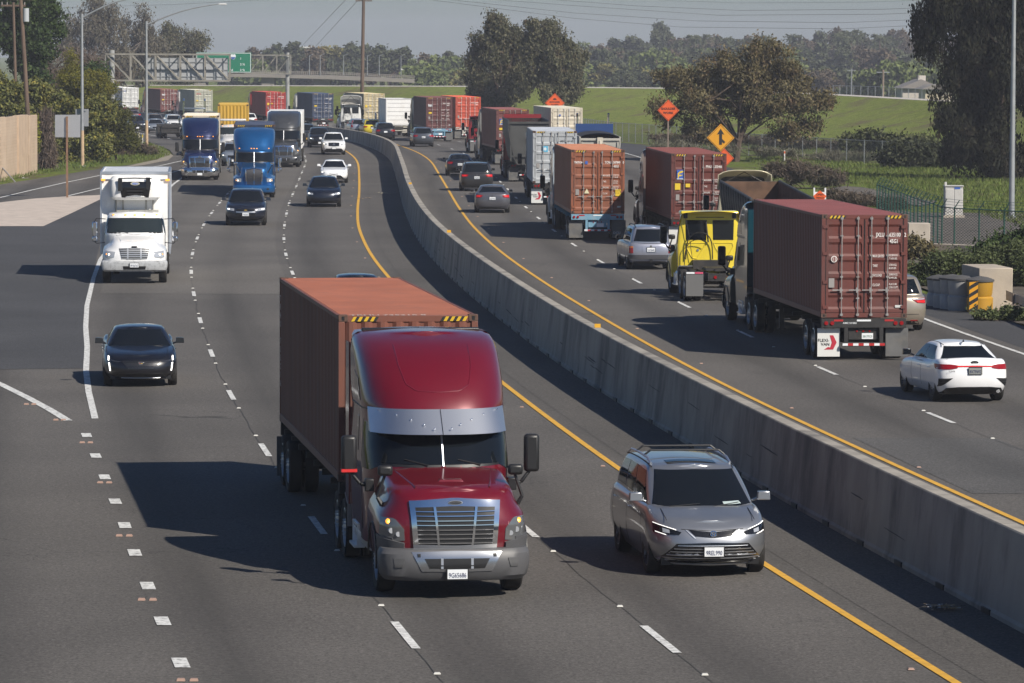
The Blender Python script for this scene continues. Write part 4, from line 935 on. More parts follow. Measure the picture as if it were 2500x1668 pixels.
    if fairing:                                            # open wind deflector above a day cab, hollow at the back
        T = MB(); rows = []
        for k in np.linspace(0, 1, 9):
            x_ = -1.95 - .25 - 1.3 * k; z = 2.85 + (fairing - 2.85) * math.sin(k * math.pi / 2) ** .8; w_ = 1.02 + .16 * k
            rows.append([(x_, -w_, 2.8)] + [(x_ - .1 * (u / w_) ** 2 * 0, u, z - .22 * abs(u / w_) ** 4) for u in np.linspace(-w_ * .98, w_ * .98, 11)] + [(x_, w_, 2.8)])
        T.grid(rows); o_ = T.obj('wind_deflector', P, root); so = o_.modifiers.new('thick', 'SOLIDIFY'); so.thickness = .04
        T = MB(); T.add([(-2.75, -1.0, 2.85), (-2.75, 1.0, 2.85), (-2.75, .9, fairing - .32), (-2.75, -.9, fairing - .32)], [(0, 1, 2, 3)]); T.obj('deflector_shade_panel', FRAME if col[1] < .58 else mat('hollow_shade_grey', (.25, .24, .22), .8), o_)  # dark panel stands in for the shade inside the hollow deflector
        T = MB(); T.path([(-3.3, -.95, 2.95), (-3.3, 0, fairing - .1), (-3.3, .95, 2.95)], .02, 5); T.obj('deflector_brace', FRAME, o_)
    tractor.last = (Hd, Cb, cb, fe, P)
    return root

def fwd(rz): return Vector((math.cos(rz), math.sin(rz), 0))
def rig_facing(x, y, dyaw=0.0):                            # truck towards the camera; returns pose of container behind it
    a = yaw_at(y) + dyaw; return a
# ------------------------------------------------------------------ ground, road and markings
def P3(px, py, z): return Vector(((px - 1250) * z / _F, z, CAM_H - (py - 113.5) * z / _F))
def nodes_mat(name):
    m = bpy.data.materials.new(name); m.use_nodes = True; _mats[name] = m
    N, L = m.node_tree.nodes, m.node_tree.links; return m, N, L, N['Principled BSDF']
def _noise(N, L, vec, sc_, det=6, rough=.6):
    n = N.new('ShaderNodeTexNoise'); n.inputs['Scale'].default_value = sc_; n.inputs['Detail'].default_value = det; n.inputs['Roughness'].default_value = rough
    L.new(vec, n.inputs[0]); return n.outputs[0]
def _rng(N, L, v, a, b, c, d):
    r = N.new('ShaderNodeMapRange'); r.inputs[1].default_value = a; r.inputs[2].default_value = b; r.inputs[3].default_value = c; r.inputs[4].default_value = d; L.new(v, r.inputs[0]); return r.outputs[0]
def _mix(N, L, f, a, b, mode='MIX'):
    m = N.new('ShaderNodeMix'); m.data_type = 'RGBA'; m.blend_type = mode
    if isinstance(f, float): m.inputs[0].default_value = f
    else: L.new(f, m.inputs[0])
    for k, v in ((6, a), (7, b)):
        if isinstance(v, tuple): m.inputs[k].default_value = (*v, 1)
        else: L.new(v, m.inputs[k])
    return m.outputs[2]
def _grey(N, L, v):
    g = N.new('ShaderNodeCombineColor')
    for i in range(3): L.new(v, g.inputs[i])
    return g.outputs[0]
def asphalt(name, col, lanes=True, streak=.62):
    m, N, L, b = nodes_mat(name); tc = N.new('ShaderNodeTexCoord'); ob = tc.outputs['Object']; uv = tc.outputs['UV']
    c = _mix(N, L, _rng(N, L, _noise(N, L, ob, 22, 3, .7), .35, .65, 0, 1), tuple(k * .60 for k in col), tuple(k * 1.42 for k in col))
    big = _rng(N, L, _noise(N, L, ob, .12, 5), .35, .65, .86, 1.12)
    g = N.new('ShaderNodeCombineColor')
    for i in range(3): L.new(big, g.inputs[i])
    c = _mix(N, L, 1.0, c, g.outputs[0], 'MULTIPLY')
    if lanes:                                               # oil and tyre wear along each lane (u = metres from the barrier)
        sp = N.new('ShaderNodeSeparateXYZ'); L.new(uv, sp.inputs[0])
        mp = N.new('ShaderNodeMapping'); mp.inputs['Scale'].default_value = (1.0, .03, 1); L.new(uv, mp.inputs[0])
        st = _rng(N, L, _noise(N, L, mp.outputs[0], 1.5, 3), .3, .7, .6, 1.2)
        w = N.new('ShaderNodeMath'); w.operation = 'MULTIPLY'; w.inputs[1].default_value = 2 * math.pi / 3.55; L.new(sp.outputs[0], w.inputs[0])
        w2 = N.new('ShaderNodeMath'); w2.operation = 'ADD'; w2.inputs[1].default_value = -.25; L.new(w.outputs[0], w2.inputs[0])
        cs = N.new('ShaderNodeMath'); cs.operation = 'COSINE'; L.new(w2.outputs[0], cs.inputs[0])
        f = _rng(N, L, cs.outputs[0], -1, 1, 1.0, 0.0); pw = N.new('ShaderNodeMath'); pw.operation = 'POWER'; pw.inputs[1].default_value = 2.2; L.new(f, pw.inputs[0])
        mm = N.new('ShaderNodeMath'); mm.operation = 'MULTIPLY'; L.new(pw.outputs[0], mm.inputs[0]); L.new(st, mm.inputs[1])
        k = N.new('ShaderNodeMath'); k.operation = 'MULTIPLY'; k.inputs[1].default_value = streak; L.new(mm.outputs[0], k.inputs[0])
        c = _mix(N, L, k.outputs[0], c, tuple(v * .45 for v in col))
    c = _mix(N, L, 1.0, c, _grey(N, L, _rng(N, L, _noise(N, L, ob, 8.5, 2, .6), .3, .7, .80, 1.22)), 'MULTIPLY')
    # fine cracks, only in some places
    vo = N.new('ShaderNodeTexVoronoi'); vo.feature = 'DISTANCE_TO_EDGE'; vo.inputs['Scale'].default_value = .22
    dn = N.new('ShaderNodeTexNoise'); dn.inputs['Scale'].default_value = .9; dn.inputs['Detail'].default_value = 5; L.new(ob, dn.inputs[0])
    va = N.new('ShaderNodeVectorMath'); va.operation = 'MULTIPLY_ADD'; va.inputs[1].default_value = (2.4, 2.4, 0); L.new(dn.outputs['Color'], va.inputs[0]); L.new(ob, va.inputs[2]); L.new(va.outputs[0], vo.inputs[0])
    ck = _rng(N, L, vo.outputs['Distance'], .0, .0035, 1, 0); cm = _rng(N, L, _noise(N, L, ob, .09, 4), .5, .58, 0, .75); mk = N.new('ShaderNodeMath'); mk.operation = 'MULTIPLY'; L.new(ck, mk.inputs[0]); L.new(cm, mk.inputs[1])
    c = _mix(N, L, mk.outputs[0], c, (.022, .021, .02))
    # scattered pale and dark stains
    c = _mix(N, L, _rng(N, L, _noise(N, L, ob, .55, 6, .7), .60, .74, 0, .45), c, tuple(k * .55 for k in col)); c = _mix(N, L, _rng(N, L, _noise(N, L, ob, 6.0, 2), .74, .80, 0, .6), c, tuple(k * .35 for k in col))
    L.new(c, b.inputs['Base Color']); b.inputs['Roughness'].default_value = .86; b.inputs['Specular IOR Level'].default_value = .3
    bp = N.new('ShaderNodeBump'); bp.inputs['Strength'].default_value = .5; bp.inputs['Distance'].default_value = .01; L.new(_noise(N, L, ob, 45, 3), bp.inputs['Height']); L.new(bp.outputs[0], b.inputs['Normal'])
    return m
ROADM = asphalt('asphalt', (.097, .090, .083)); DARKM = asphalt('dark_asphalt', (.056, .056, .059), False)
SHOULDER = asphalt('shoulder_asphalt', (.084, .078, .072), False)
def grassmat(name, a, b_, dirt, lo=.52, hi=.62, sc_=.12):
    m, N, L, b = nodes_mat(name); tc = N.new('ShaderNodeTexCoord'); ob = tc.outputs['Object']
    c = _mix(N, L, _rng(N, L, _noise(N, L, ob, 1.3, 8, .7), .35, .65, 0, 1), a, b_)
    c = _mix(N, L, _rng(N, L, _noise(N, L, ob, sc_, 7, .65), lo, hi, 0, 1), c, dirt)
    L.new(c, b.inputs['Base Color']); b.inputs['Roughness'].default_value = 1; b.inputs['Specular IOR Level'].default_value = .1
    bp = N.new('ShaderNodeBump'); bp.inputs['Strength'].default_value = 1; bp.inputs['Distance'].default_value = .25; L.new(_noise(N, L, ob, 2.5, 8, .7), bp.inputs['Height']); L.new(bp.outputs[0], b.inputs['Normal'])
    return m
GRASS = grassmat('rough_grass', (.085, .122, .024), (.155, .190, .042), (.110, .085, .060), .50, .62, .16)
LEVEE = grassmat('levee_grass', (.120, .155, .030), (.220, .250, .060), (.140, .115, .065), .52, .66, .16)
YS = [-40, 0, 30, 60, 90, 120, 150, 180, 210, 240, 270, 300, 330, 360, 385, 410, 430, 450, 475, 500, 550, 600, 650, 700, 780, 900, 1200, 1700, 2500, 3600]
mb = MB(); XS = [-1500, -600, -250, -120, -60, -30, 0, 30, 60, 120, 250, 600, 1500]
mb.grid([[(x, y, ground(y) - .06) for x in XS] for y in YS]); struct(mb.obj('ground', GRASS, smooth=0))
_xl = lambda y: float(np.interp(y, [-40, 100, 250, 269, 304, 318, 335, 344, 360, 387, 430, 470], [-34, -36, -33.5, -32.1, -29.2, -27.6, -26.8, -27.2, -28.8, -32.7, -41, ref(470) - 18])) if y < 470 else ref(y) - 18
_xr = lambda y: ref(y) + float(np.interp(y, [-40, 150, 200, 250, 300, 380, 420, 500], [17, 16, 17, 20, 24, 25, 24, 20]))
def strip(name, xa, xb, y0, y1, lift, m, ncol=8, step=4.0):
    rows, uv = [], []
    y = y0
    while y <= y1 + 1e-6:
        a, b = xa(y), xb(y); r = []
        for i in range(ncol + 1): x = a + (b - a) * i / ncol; r.append((x, y, ground(y) + lift)); uv.append(((x - ref(y)) * math.cos(yaw_at(y)), y))
        rows.append(r); y += step
    t = MB(); t.grid(rows); o = t.obj(name, m, smooth=0)
    L = o.data.uv_layers.new(name='UVMap')
    for lp in o.data.loops: L.data[lp.index].uv = uv[lp.vertex_index]
    return struct(o)
strip('road', _xl, _xr, -30, 744, .0, ROADM, 10, 3.0)
strip('median_shoulder', lambda y: ref(y) - 2.1, lambda y: ref(y) - .2, -30, 520, .004, SHOULDER, 2)
strip('right_shoulder', lambda y: ref(y) + 14.0 + max(0, (y - 200) * .045 if y < 330 else 5.8), _xr, -30, 400, .004, DARKM, 3)
def sheet(name, pts, lift, m, px=True):
    P = [at(*p) for p in pts] if px else pts
    t = MB(); t.add([(p[0], p[1], ground(p[1]) + lift) for p in P], [tuple(range(len(P)))]); return struct(t.obj(name, m, smooth=0))
sheet('gore_asphalt', [(-60, 553), (106, 553), (175, 521), (246, 487), (300, 470), (330, 480), (243, 600), (224, 681), (209, 745), (206, 800), (207, 850), (209, 900), (-60, 903)], .008, DARKM)
SAND = mat('pale_sand', (.47, .40, .345), .95, var=.15, vscale=1.5, dirt=(.36, .31, .27), dscale=.6, damt=.6, bump=.4, bscale=6)
sheet('gravel_gore', [(-80, 500), (0, 495), (80, 486), (165, 480), (243, 477), (262, 475), (246, 487), (175, 521), (106, 553), (0, 553), (-80, 555)], .016, SAND)
sheet('verge_gravel', [(423, 381), (410, 392), (350, 404), (300, 409), (340, 399), (385, 390), (404, 379), (396, 368), (380, 360), (368, 350), (396, 361)], .016, mat('grey_gravel', (.24, .21, .17), 1, var=.25, vscale=2, bump=.6, bscale=5))
WLINE = mat('white_road_paint', (.64, .64, .62), .7, var=.08, vscale=3, dirt=(.13, .125, .12), dscale=8, damt=.95)
YLINE = mat('yellow_road_paint', (.62, .34, .035), .7, var=.08, vscale=3, dirt=(.30, .18, .05), dscale=5, damt=.5)
def smooth_path(pts, step=1.5):
    ys = [p[1] for p in pts]; xs = [p[0] for p in pts]; o = np.argsort(ys); ys = np.array(ys)[o]; xs = np.array(xs)[o]
    rel = xs - np.array([ref(y) for y in ys]); Y = np.arange(ys[0], ys[-1], step); R = np.interp(Y, ys, rel)
    k = np.ones(11) / 11; R = np.convolve(np.pad(R, 5, 'edge'), k, 'valid'); return [(ref(y) + r, y) for y, r in zip(Y, R)]
def line(name, pts, w, m, lift=.012, smooth=True):
    P = smooth_path(pts) if smooth else pts; A = []
    for i, (x, y) in enumerate(P):
        q0, q1 = P[max(0, i - 1)], P[min(len(P) - 1, i + 1)]; dx, dy = q1[0] - q0[0], q1[1] - q0[1]; l = math.hypot(dx, dy) or 1; nx, ny = -dy / l * w / 2, dx / l * w / 2
        A.append([(x - nx, y - ny, ground(y) + lift), (x + nx, y + ny, ground(y) + lift)])
    t = MB(); t.grid(A); return struct(t.obj(name, m, smooth=0))
yl_ = [(ref(y) + o, y) for y, o in ((10, -2.55), (60, -2.52), (72, -2.54), (88, -2.6), (113, -2.5), (158, -2.6), (210, -2.83), (250, -2.7), (303, -2.75), (356, -3.0), (420, -3.1), (520, -3.1))]
line('yellow_edge_line', yl_, .14, YLINE)
yr_ = [(ref(y) + o, y) for y, o in ((10, 3.5), (79, 3.45), (103, 3.25), (134, 3.12), (173, 2.97), (210, 2.75), (269, 2.72), (332, 2.75), (420, 2.8), (640, 2.8))]
line('yellow_edge_line', yr_, .14, YLINE)
line('white_edge_line', [(ref(y) + o, y) for y, o in ((10, 13.45), (137, 13.5), (200, 14.4), (270, 17.5), (330, 19.8), (400, 20.1), (640, 17))], .15, WLINE)
Cc = [(-9.77, 100.2), (-10.69, 108), (-11.45, 115), (-12.31, 124), (-13.25, 133), (-14.30, 144), (-15.74, 161), (-16.83, 175), (-18.3, 200), (-19.4, 225), (-20.3, 247), (-21.37, 270), (-22.3, 297), (-23.3, 325), (-25.2, 350), (-31, 390), (-36, 415), (-42, 440), (-58, 500)]
line('white_edge_line', [(x, y) for x, y in Cc if y < 320], .16, WLINE, smooth=False)
rl = [at(*p) for p in ((-40, 491), (0, 483), (80, 464), (160, 446), (243, 429))]; rl = [(p.x, p.y) for p in rl] + [(-25.6, 312), (-24.9, 330), (-25.6, 348)]
line('ramp_edge_line', rl, .16, WLINE, smooth=False)
rl2 = [(p.x, p.y) for p in [at(*p) for p in ((165, 479), (243, 460), (330, 440), (422, 421))]] + [(-22.9, 322)]
line('ramp_edge_line', rl2, .16, WLINE, smooth=False)
line('white_edge_line', [(p.x, p.y) for p in [at(*p) for p in ((420, 341), (391, 334), (360, 329), (328, 323), (300, 318))]], .16, WLINE, smooth=False)
line('ramp_edge_line', [(p.x, p.y) for p in [at(*p) for p in ((166, 1028), (120, 1000), (70, 973), (0, 938), (-40, 920))]], .22, WLINE, smooth=False)
def dashes(name, offs, y0, y1, length, period, w, starts=None):
    t = MB(); n = 0
    S0 = starts if starts is not None else list(np.arange(y0, y1, period))
    for y in S0:
        A = []
        for k in range(5):
            yy = y + length * k / 4; o = float(np.interp(yy, *offs)); a = yaw_at(yy); x = ref(yy)
            A.append([(x + (o - w / 2), yy, ground(yy) + .012), (x + (o + w / 2), yy, ground(yy) + .012)])
        t.grid(A)
    return struct(t.obj(name, WLINE, smooth=0))
def ys_of(pl): return [at(*p).y for p in pl]
K_ = 2500 / 2350
oA = ([50, 62, 75, 167, 200, 245, 332, 420, 520], [-5.86, -5.88, -5.90, -6.22, -6.38, -6.6, -6.75, -6.8, -6.8])
oB = ([50, 65, 120, 170, 215, 300, 420, 520], [-9.6, -9.62, -9.8, -10.15, -10.4, -10.55, -10.6, -10.6])
oC = ([50, 60, 65, 80, 90, 100], [-13.1, -13.13, -13.15, -13.2, -13.38, -13.62]); oD = ([60, 100, 132, 180, 240, 330, 420, 640], [6.95, 6.8, 6.67, 6.5, 6.4, 6.4, 6.5, 6.5]); oD2 = ([60, 150, 240, 640], [10.35, 10.05, 9.9, 10.0])
def dash_starts(anchor, period, a, b): s = anchor; s -= math.floor((s - a) / period) * period; return list(np.arange(s, b, period))
dashes('white_lane_dashes', oA, 0, 0, 2.9, 14.6, .13, dash_starts(at(1560 * K_, 1500 * K_).y, 14.6, 45, 520))
dashes('white_lane_dashes', oB, 0, 0, 2.9, 14.6, .13, dash_starts(at(972 * K_, 1490 * K_).y, 14.6, 45, 520))
dashes('white_exit_dashes', oC, 0, 0, .95, 4.4, .22, [at(x * K_, y * K_).y - .45 for x, y in ((430, 1563), (411, 1523), (366, 1427), (332, 1346), (302, 1270), (281, 1207), (261, 1152), (240, 1096), (221, 1047), (191, 1000))][1:])
dashes('white_lane_dashes', oD, 0, 0, 2.9, 14.7, .13, dash_starts(at(2195 * K_, 972 * K_).y, 14.7, 60, 640))
dashes('white_lane_dashes', oD2, 0, 0, 2.9, 14.7, .13, dash_starts(at(2195 * K_, 972 * K_).y + 2, 14.7, 60, 640))
# raised ceramic studs
t = MB(); t2 = MB(); random.seed(4)
for offs, k in ((oA, 0), (oB, 0), (oD, 0)):
    y = 52.0 if k == 0 else 60
    while y < 330:
        for d_ in (7.4,):
            o = float(np.interp(y + d_, *offs)); t.box((ref(y + d_) + o, y + d_, .02), (.10, .10, .022), taper=.7)
        y += 7.3
for y in np.arange(60, 330, 14.6):
    t2.box((ref(y) + float(np.interp(y, [79, 332], [3.78, 3.06])), y, .02), (.10, .10, .022), taper=.7)
    t2.box((ref(y) + float(np.interp(y, [60, 113, 210, 303], [-2.86, -2.84, -3.14, -3.06])), y, .02), (.10, .10, .022), taper=.7)
for x, y in ((198, 1017), (240, 1109), (285, 1231), (338, 1378), (430, 1563), (137, 965), (69, 929)):
    p = at(x * K_, y * K_); 
    for dx in (-.09, .09): t2.box((p.x + dx, p.y, .02), (.12, .10, .035), taper=.75)
struct(t.obj('white_lane_studs', mat('stud_white', (.55, .54, .50), .5), smooth=0)); struct(t2.obj('amber_lane_studs', mat('stud_amber', (.34, .22, .17), .5), smooth=0))
for oo in (oA, oB, oD):
    P = [(ref(y) + float(np.interp(y, *oo)) + .012 * math.sin(y * 2.1) + .02 * math.sin(y * .7), y) for y in np.arange(50, 330, .8)]
    t = MB(); t.grid([[(x - .006, y, .009), (x + .006, y, .009)] for x, y in P]); struct(t.obj('lane_joint', mat('joint_tar', (.042, .041, .040), .8), smooth=0))
# a resurfaced stretch of the two outer lanes, slightly paler than the rest
strip('resurfaced_lane', lambda y: ref(y) + float(np.interp(y, *oB)) - 3.3, lambda y: ref(y) + float(np.interp(y, *oB)) + 3.55, 151, 421, .006, asphalt('pale_asphalt', (.112, .104, .095), True, .35), 6, 3.0)
strip('patched_lane', lambda y: ref(y) + 3.7, lambda y: ref(y) + 6.9, 84, 96, .006, asphalt('patch_asphalt', (.086, .083, .080), True, .4), 3, 3.0)

# ------------------------------------------------------------------ median barrier
CONC = mat('barrier_concrete', (.30, .275, .238), .9, var=.15, vscale=1.3, dirt=(.10, .095, .09), dscale=.7, damt=.85, stretch=(1, 1, .45), bump=.5, bscale=9)
def bh(y): return float(np.interp(y, [-30, 300, 390, 700], [1.42, 1.42, 1.05, 1.0]))
rows = []; Y = list(np.arange(-20, 640, 2.0))
for y in Y:
    a = yaw_at(y); h = bh(y); g = ground(y); j = .012 * math.sin(y * 1.9) * (1 if int(y / 14) % 2 else -1)
    sec = [(-.31, -.05), (-.31, .07), (-.27, .12), (-.145 + j * .3, h - .02), (-.125, h), (.125, h), (.145, h - .02), (.27, .12), (.31, .07), (.31, -.05)]
    rows.append([(ref(y) + o * math.cos(a), y + o * math.sin(a), g + z) for o, z in sec])
t = MB(); t.grid(rows); n = len(rows[0]); t.add(rows[0], [tuple(range(n))]); bar = t.obj('concrete_barrier', CONC, smooth=20)
tag(bar, 'long grey concrete median barrier curving between the two carriageways', 'barrier')
for y in np.arange(60, 300, 3.05):                          # drainage slots at the foot
    t = MB(); a = yaw_at(y); p = off_pt(y, -.315); t.box((p[0], p[1], .05), (.03, .52, .085), rz=a); t.obj('drain_slot', BLACK, bar)
for y in np.arange(66, 400, 12.2):
    t = MB(); a = yaw_at(y); p = off_pt(y, 0); t.box((p[0], p[1], bh(y) + .0005), (.252, .02, .004), rz=a); t.obj('barrier_joint', mat('joint_dark', (.09, .085, .08), .9), bar)
rs_ = random.Random(9); SC = mat('tyre_scuff', (.045, .044, .045), .85)
for i in range(34):                                          # rubber scuffs left on the barrier face
    y = rs_.uniform(64, 180); z0 = rs_.uniform(.35, .95); l = rs_.uniform(.5, 2.4); hh = rs_.uniform(.005, .016); t = MB(); A = []
    for k in range(7):
        yy = y + l * k / 6; zz = z0 + .02 * l * k / 6 + rs_.uniform(-.004, .004); q = (zz - .12) / (bh(yy) - .14); o = -(.27 + (.145 - .27) * q) - .017; w0 = hh * math.sin(math.pi * (k + .4) / 7)
        a = yaw_at(yy); A.append([(ref(yy) + o * math.cos(a), yy + o * math.sin(a), zz - w0), (ref(yy) + (o + .004) * math.cos(a), yy + o * math.sin(a), zz + w0)])
    t.grid(A); t.obj('tyre_scuff', SC, bar)
for py_, ry in ((1355, 752), (1008, 537), (930, 423)):
    p = at(py_ * K_ if False else (1355 * K_ if py_ == 1355 else (1073 if py_ == 1008 else 994)), (752 * K_ if py_ == 1355 else (568 if py_ == 1008 else 450)), 1.42)
    y = p.y; q = off_pt(y, 0.02); a = yaw_at(y); t = MB(); t.box((q[0], q[1], bh(y) + .05), (.16, .03, .10), rz=a); t.box((q[0], q[1] + .03, bh(y) + .012), (.16, .10, .02), rz=a)
    o = t.obj('barrier_marker', mat('amber_marker', (.62, .33, .02), .4), bar)
# rubbish by the barrier
def litter(name, label, px, py, col, n=14, s=.25, cat='debris'):
    p = at(px, py); random.seed(px); t = MB()
    for i in range(n):
        t.cur = i % len(col); q = [Vector((p.x + random.gauss(0, s), p.y + random.gauss(0, s * .7), .02 + random.random() * s * .5)) for _ in range(3)]
        t.add([q[0], q[0] + (q[1] - q[0]) * .4, q[0] + (q[2] - q[0]) * .4], [(0, 1, 2)]); t.tube(q[0], q[0] + (q[1] - q[0]) * .5, .006, .002, 3)
    return tag(t.obj(name, [mat('lit_%d_%d' % (px, i), c, .8) for i, c in enumerate(col)], smooth=0), label, cat)
litter('debris', 'heap of torn rags and twigs at the foot of the median barrier', 2300, 1490, [(.35, .27, .18), (.5, .5, .52), (.04, .04, .04), (.25, .18, .10)], 70, .16)
litter('debris', 'crumpled brown cardboard beside the far yellow edge line', 890, 487, [(.35, .28, .2), (.15, .12, .1)], 16, .22)
litter('debris', 'flat scrap of bark on the median shoulder asphalt', 933, 475, [(.28, .25, .18)], 8, .35)
litter('debris', 'white paper scraps on the left grass verge', 58, 437, [(.6, .62, .65)], 8, .18)
# ------------------------------------------------------------------ levee
cr = [(-400, 213, 800), (300, 213, 720), (480, 213, 690), (800, 213, 630), (1100, 213, 580), (1650, 216, 530), (2000, 229, 483), (2300, 245, 424), (2700, 262, 360), (3300, 290, 280)]
bs = [760, 670, 645, 585, 520, 452, 416, 390, 335, 255]
def dens(arr, n=6):
    out = []
    for i in range(len(arr) - 1):
        for k in range(n): out.append(tuple(a + (b - a) * k / n for a, b in zip(arr[i], arr[i + 1])))
    return out + [arr[-1]]
C3 = []
for (px, py, z), zb_ in zip(cr, bs):
    h = CAM_H - (py - 113.5) * z / _F; C3.append(((px - 1250) * z / _F, z, h, (px - 1250) * zb_ / _F, zb_))
C3 = dens(C3, 8); rows = []; prow = []; rr_ = random.Random(7)
for X, z, h, Xb, zb_ in C3:
    dx, dy = X - Xb, z - zb_; l = math.hypot(dx, dy); ux, uy = .15, .988
    r = []
    for k in range(9):
        q = k / 8; r.append((Xb + dx * q, zb_ + dy * q, ground(zb_) - .1 + (h - ground(zb_) + .1) * (q ** .85) + (rr_.random() - .5) * .25 * (0 < k < 8)))
    r += [(X + ux * 1, z + uy * 1, h + .02), (X + ux * 9, z + uy * 9, h - .05), (X + ux * 30, z + uy * 30, -4)]
    rows.append(r); prow.append([(X + ux * 1.2, z + uy * 1.2, h + .04), (X + ux * 8.0, z + uy * 8.0, h + .10)])
t = MB(); t.grid(rows); o = t.obj('grass_hill', LEVEE, smooth=180); struct(o)
t = MB(); t.grid(prow); struct(t.obj('levee_path', mat('pale_gravel', (.42, .39, .35), 1, var=.1, vscale=.4), smooth=0))

GRV = mat('grey_mulch', (.105, .092, .080), 1, var=.35, vscale=1.2, dirt=(.055, .048, .042), dscale=.7, damt=.8, bump=.7, bscale=5)
sheet('fenced_yard', [(2140, 497), (2225, 520), (2340, 520), (2560, 522), (2560, 640), (2235, 640), (2190, 580)], .012, GRV)
sheet('mulch_bank', [(2010, 462), (2060, 455), (2160, 462), (2230, 478), (2290, 492), (2250, 503), (2180, 494), (2100, 487), (2030, 480)], .012, GRV)
sheet('mulch_strip', [(2100, 560), (2200, 575), (2560, 640), (2560, 800), (2420, 780), (2360, 740), (2240, 700), (2150, 650)], .008, mat('bed_soil', (.075, .062, .048), 1, var=.3, vscale=1.5, bump=.6, bscale=5))
# ------------------------------------------------------------------ foliage
def leafmat(name, a, b_, c=None, sc_=.5):
    m, N, L, b = nodes_mat(name); tc = N.new('ShaderNodeTexCoord'); ob = tc.outputs['Object']
    x = _mix(N, L, _rng(N, L, _noise(N, L, ob, 5 * sc_, 3, .7), .38, .62, 0, 1), a, b_)
    if c: x = _mix(N, L, _rng(N, L, _noise(N, L, ob, 1.6 * sc_, 5, .7), .52, .68, 0, .85), x, c)
    L.new(x, b.inputs['Base Color']); b.inputs['Roughness'].default_value = .75; b.inputs['Specular IOR Level'].default_value = .2
    return m
def leaves(name, C, size, m, parent=None, droop=0.0, aspect=.55, seed=1, label=None):
    """C: (N,3) leaf clump centres; every centre becomes one small leaf-shaped quad"""
    R = np.random.default_rng(seed); n = len(C); C = np.asarray(C, float)
    d = R.normal(size=(n, 3)); d[:, 2] -= droop * 2.5; d /= np.linalg.norm(d, axis=1, keepdims=True)
    e = R.normal(size=(n, 3)); w = np.cross(d, e); w /= np.linalg.norm(w, axis=1, keepdims=True) + 1e-9
    s = size * R.uniform(.45, 1.5, size=(n, 1)) * np.where(R.random((n, 1)) < .08, 1.5, 1); d = d * s; w = w * s * aspect
    V = np.stack([C - d * .5, C + w * .5 + d * .05, C + d * .6, C - w * .5 + d * .05], axis=1).reshape(-1, 3)
    me = bpy.data.meshes.new(name); me.vertices.add(4 * n); me.vertices.foreach_set('co', V.ravel())
    me.loops.add(4 * n); me.loops.foreach_set('vertex_index', np.arange(4 * n)); me.polygons.add(n)
    me.polygons.foreach_set('loop_start', np.arange(0, 4 * n, 4)); me.polygons.foreach_set('loop_total', np.full(n, 4))
    me.materials.append(m); me.update(calc_edges=True); return link(name, me, parent, label)
def cloud(R, blobs, nclump, per, rc, fill=.55, vs_=.75):
    """blobs: (x, y, z, rx, ry, rz); clumps sit mostly in the outer part of each blob"""
    lob = []                                                # every blob breaks up into smaller lobes, so the outline is uneven
    for b in blobs:
        for i in range(11):
            u = R.normal(size=3); u /= np.linalg.norm(u); q = R.uniform(.35, .95); k = R.uniform(.24, .44)
            lob.append((b[0] + u[0] * q * b[3], b[1] + u[1] * q * b[4], b[2] + u[2] * q * b[5] - .0, b[3] * k, b[4] * k, b[5] * k * (.8 + .35 * vs_)))
    blobs = lob; fill = .45
    vol = np.array([b[3] * b[4] * b[5] for b in blobs]) ** .8; pick = R.choice(len(blobs), nclump, p=vol / vol.sum()); P = []
    B = np.array(blobs)[pick]; u = R.normal(size=(nclump, 3)); u /= np.linalg.norm(u, axis=1, keepdims=True)
    r = R.uniform(fill, 1.0, size=(nclump, 1)); cc = B[:, :3] + u * r * B[:, 3:]
    q = R.normal(size=(nclump, per, 3)) * rc * .5; q[:, :, 2] *= vs_
    q *= R.uniform(.6, 1.4, size=(nclump, 1, 1)); return (cc[:, None, :] + q).reshape(-1, 3), cc
BARK = mat('bark', (.085, .060, .045), .95, var=.3, vscale=2, stretch=(1, 1, .3)); PALEBARK = mat('pale_bark', (.22, .18, .15), .9, var=.3, vscale=1.5, stretch=(1, 1, .3))
def trunk(parent, base, top, r, limbs, R, m=BARK, bend=.4, name='trunk'):
    t = MB(); b, T = Vector(base), Vector(top); pts = [b.lerp(T, k / 5) + Vector((R.uniform(-bend, bend) * (0 < k < 5), R.uniform(-bend, bend) * (0 < k < 5), 0)) for k in range(6)]
    t.path(pts, [r * (1 - .13 * k) for k in range(6)], 7)
    for l in limbs:
        s_ = pts[int(R.integers(1, 5))]; e = Vector(l); mid = s_.lerp(e, .5) + Vector((R.uniform(-.3, .3), R.uniform(-.3, .3), R.uniform(-.1, .6)))
        t.path([s_, mid, e], [r * .34, r * .20, r * .05], 5)
    return t.obj(name, m, parent)
def tree(name, label, px, z, blobs_px, leaf, m, nclump=220, per=40, rc=.7, cat='tree', trunk_px=None, seed=1, droop=.2, bark=BARK, tr=.28, group=None, base=None, fill=.55, limbs=14, depthk=.8, aspect=.55):
    """blobs_px: (px, py, rx_px, ry_px) seen in the photograph, placed at distance z"""
    R = np.random.default_rng(seed); k = z / _F; g = ground(z); X0 = (px - 1250) * k if trunk_px is None else (trunk_px - 1250) * k
    root = thing(name, label, cat, (X0, z, g), 0, group); bl = []
    for bx, by, rx, ry in blobs_px:
        bl.append(((bx - 1250) * k - X0, R.uniform(-.25, .25) * rx * k, CAM_H - (by - 113.5) * k - g, rx * k, rx * k * depthk, ry * k))
    P, cc = cloud(R, bl, nclump, per, rc, fill, .75 + droop * .8); P = P[P[:, 2] > .05]
    ztop = max(b[2] for b in bl); trunk(root, (0, 0, -.2), (bl[0][0], bl[0][1], ztop), tr, [tuple(c) for c in cc[:limbs]], R, bark)
    leaves('crown', P, leaf, m, root, droop=droop, seed=seed, aspect=aspect); return root
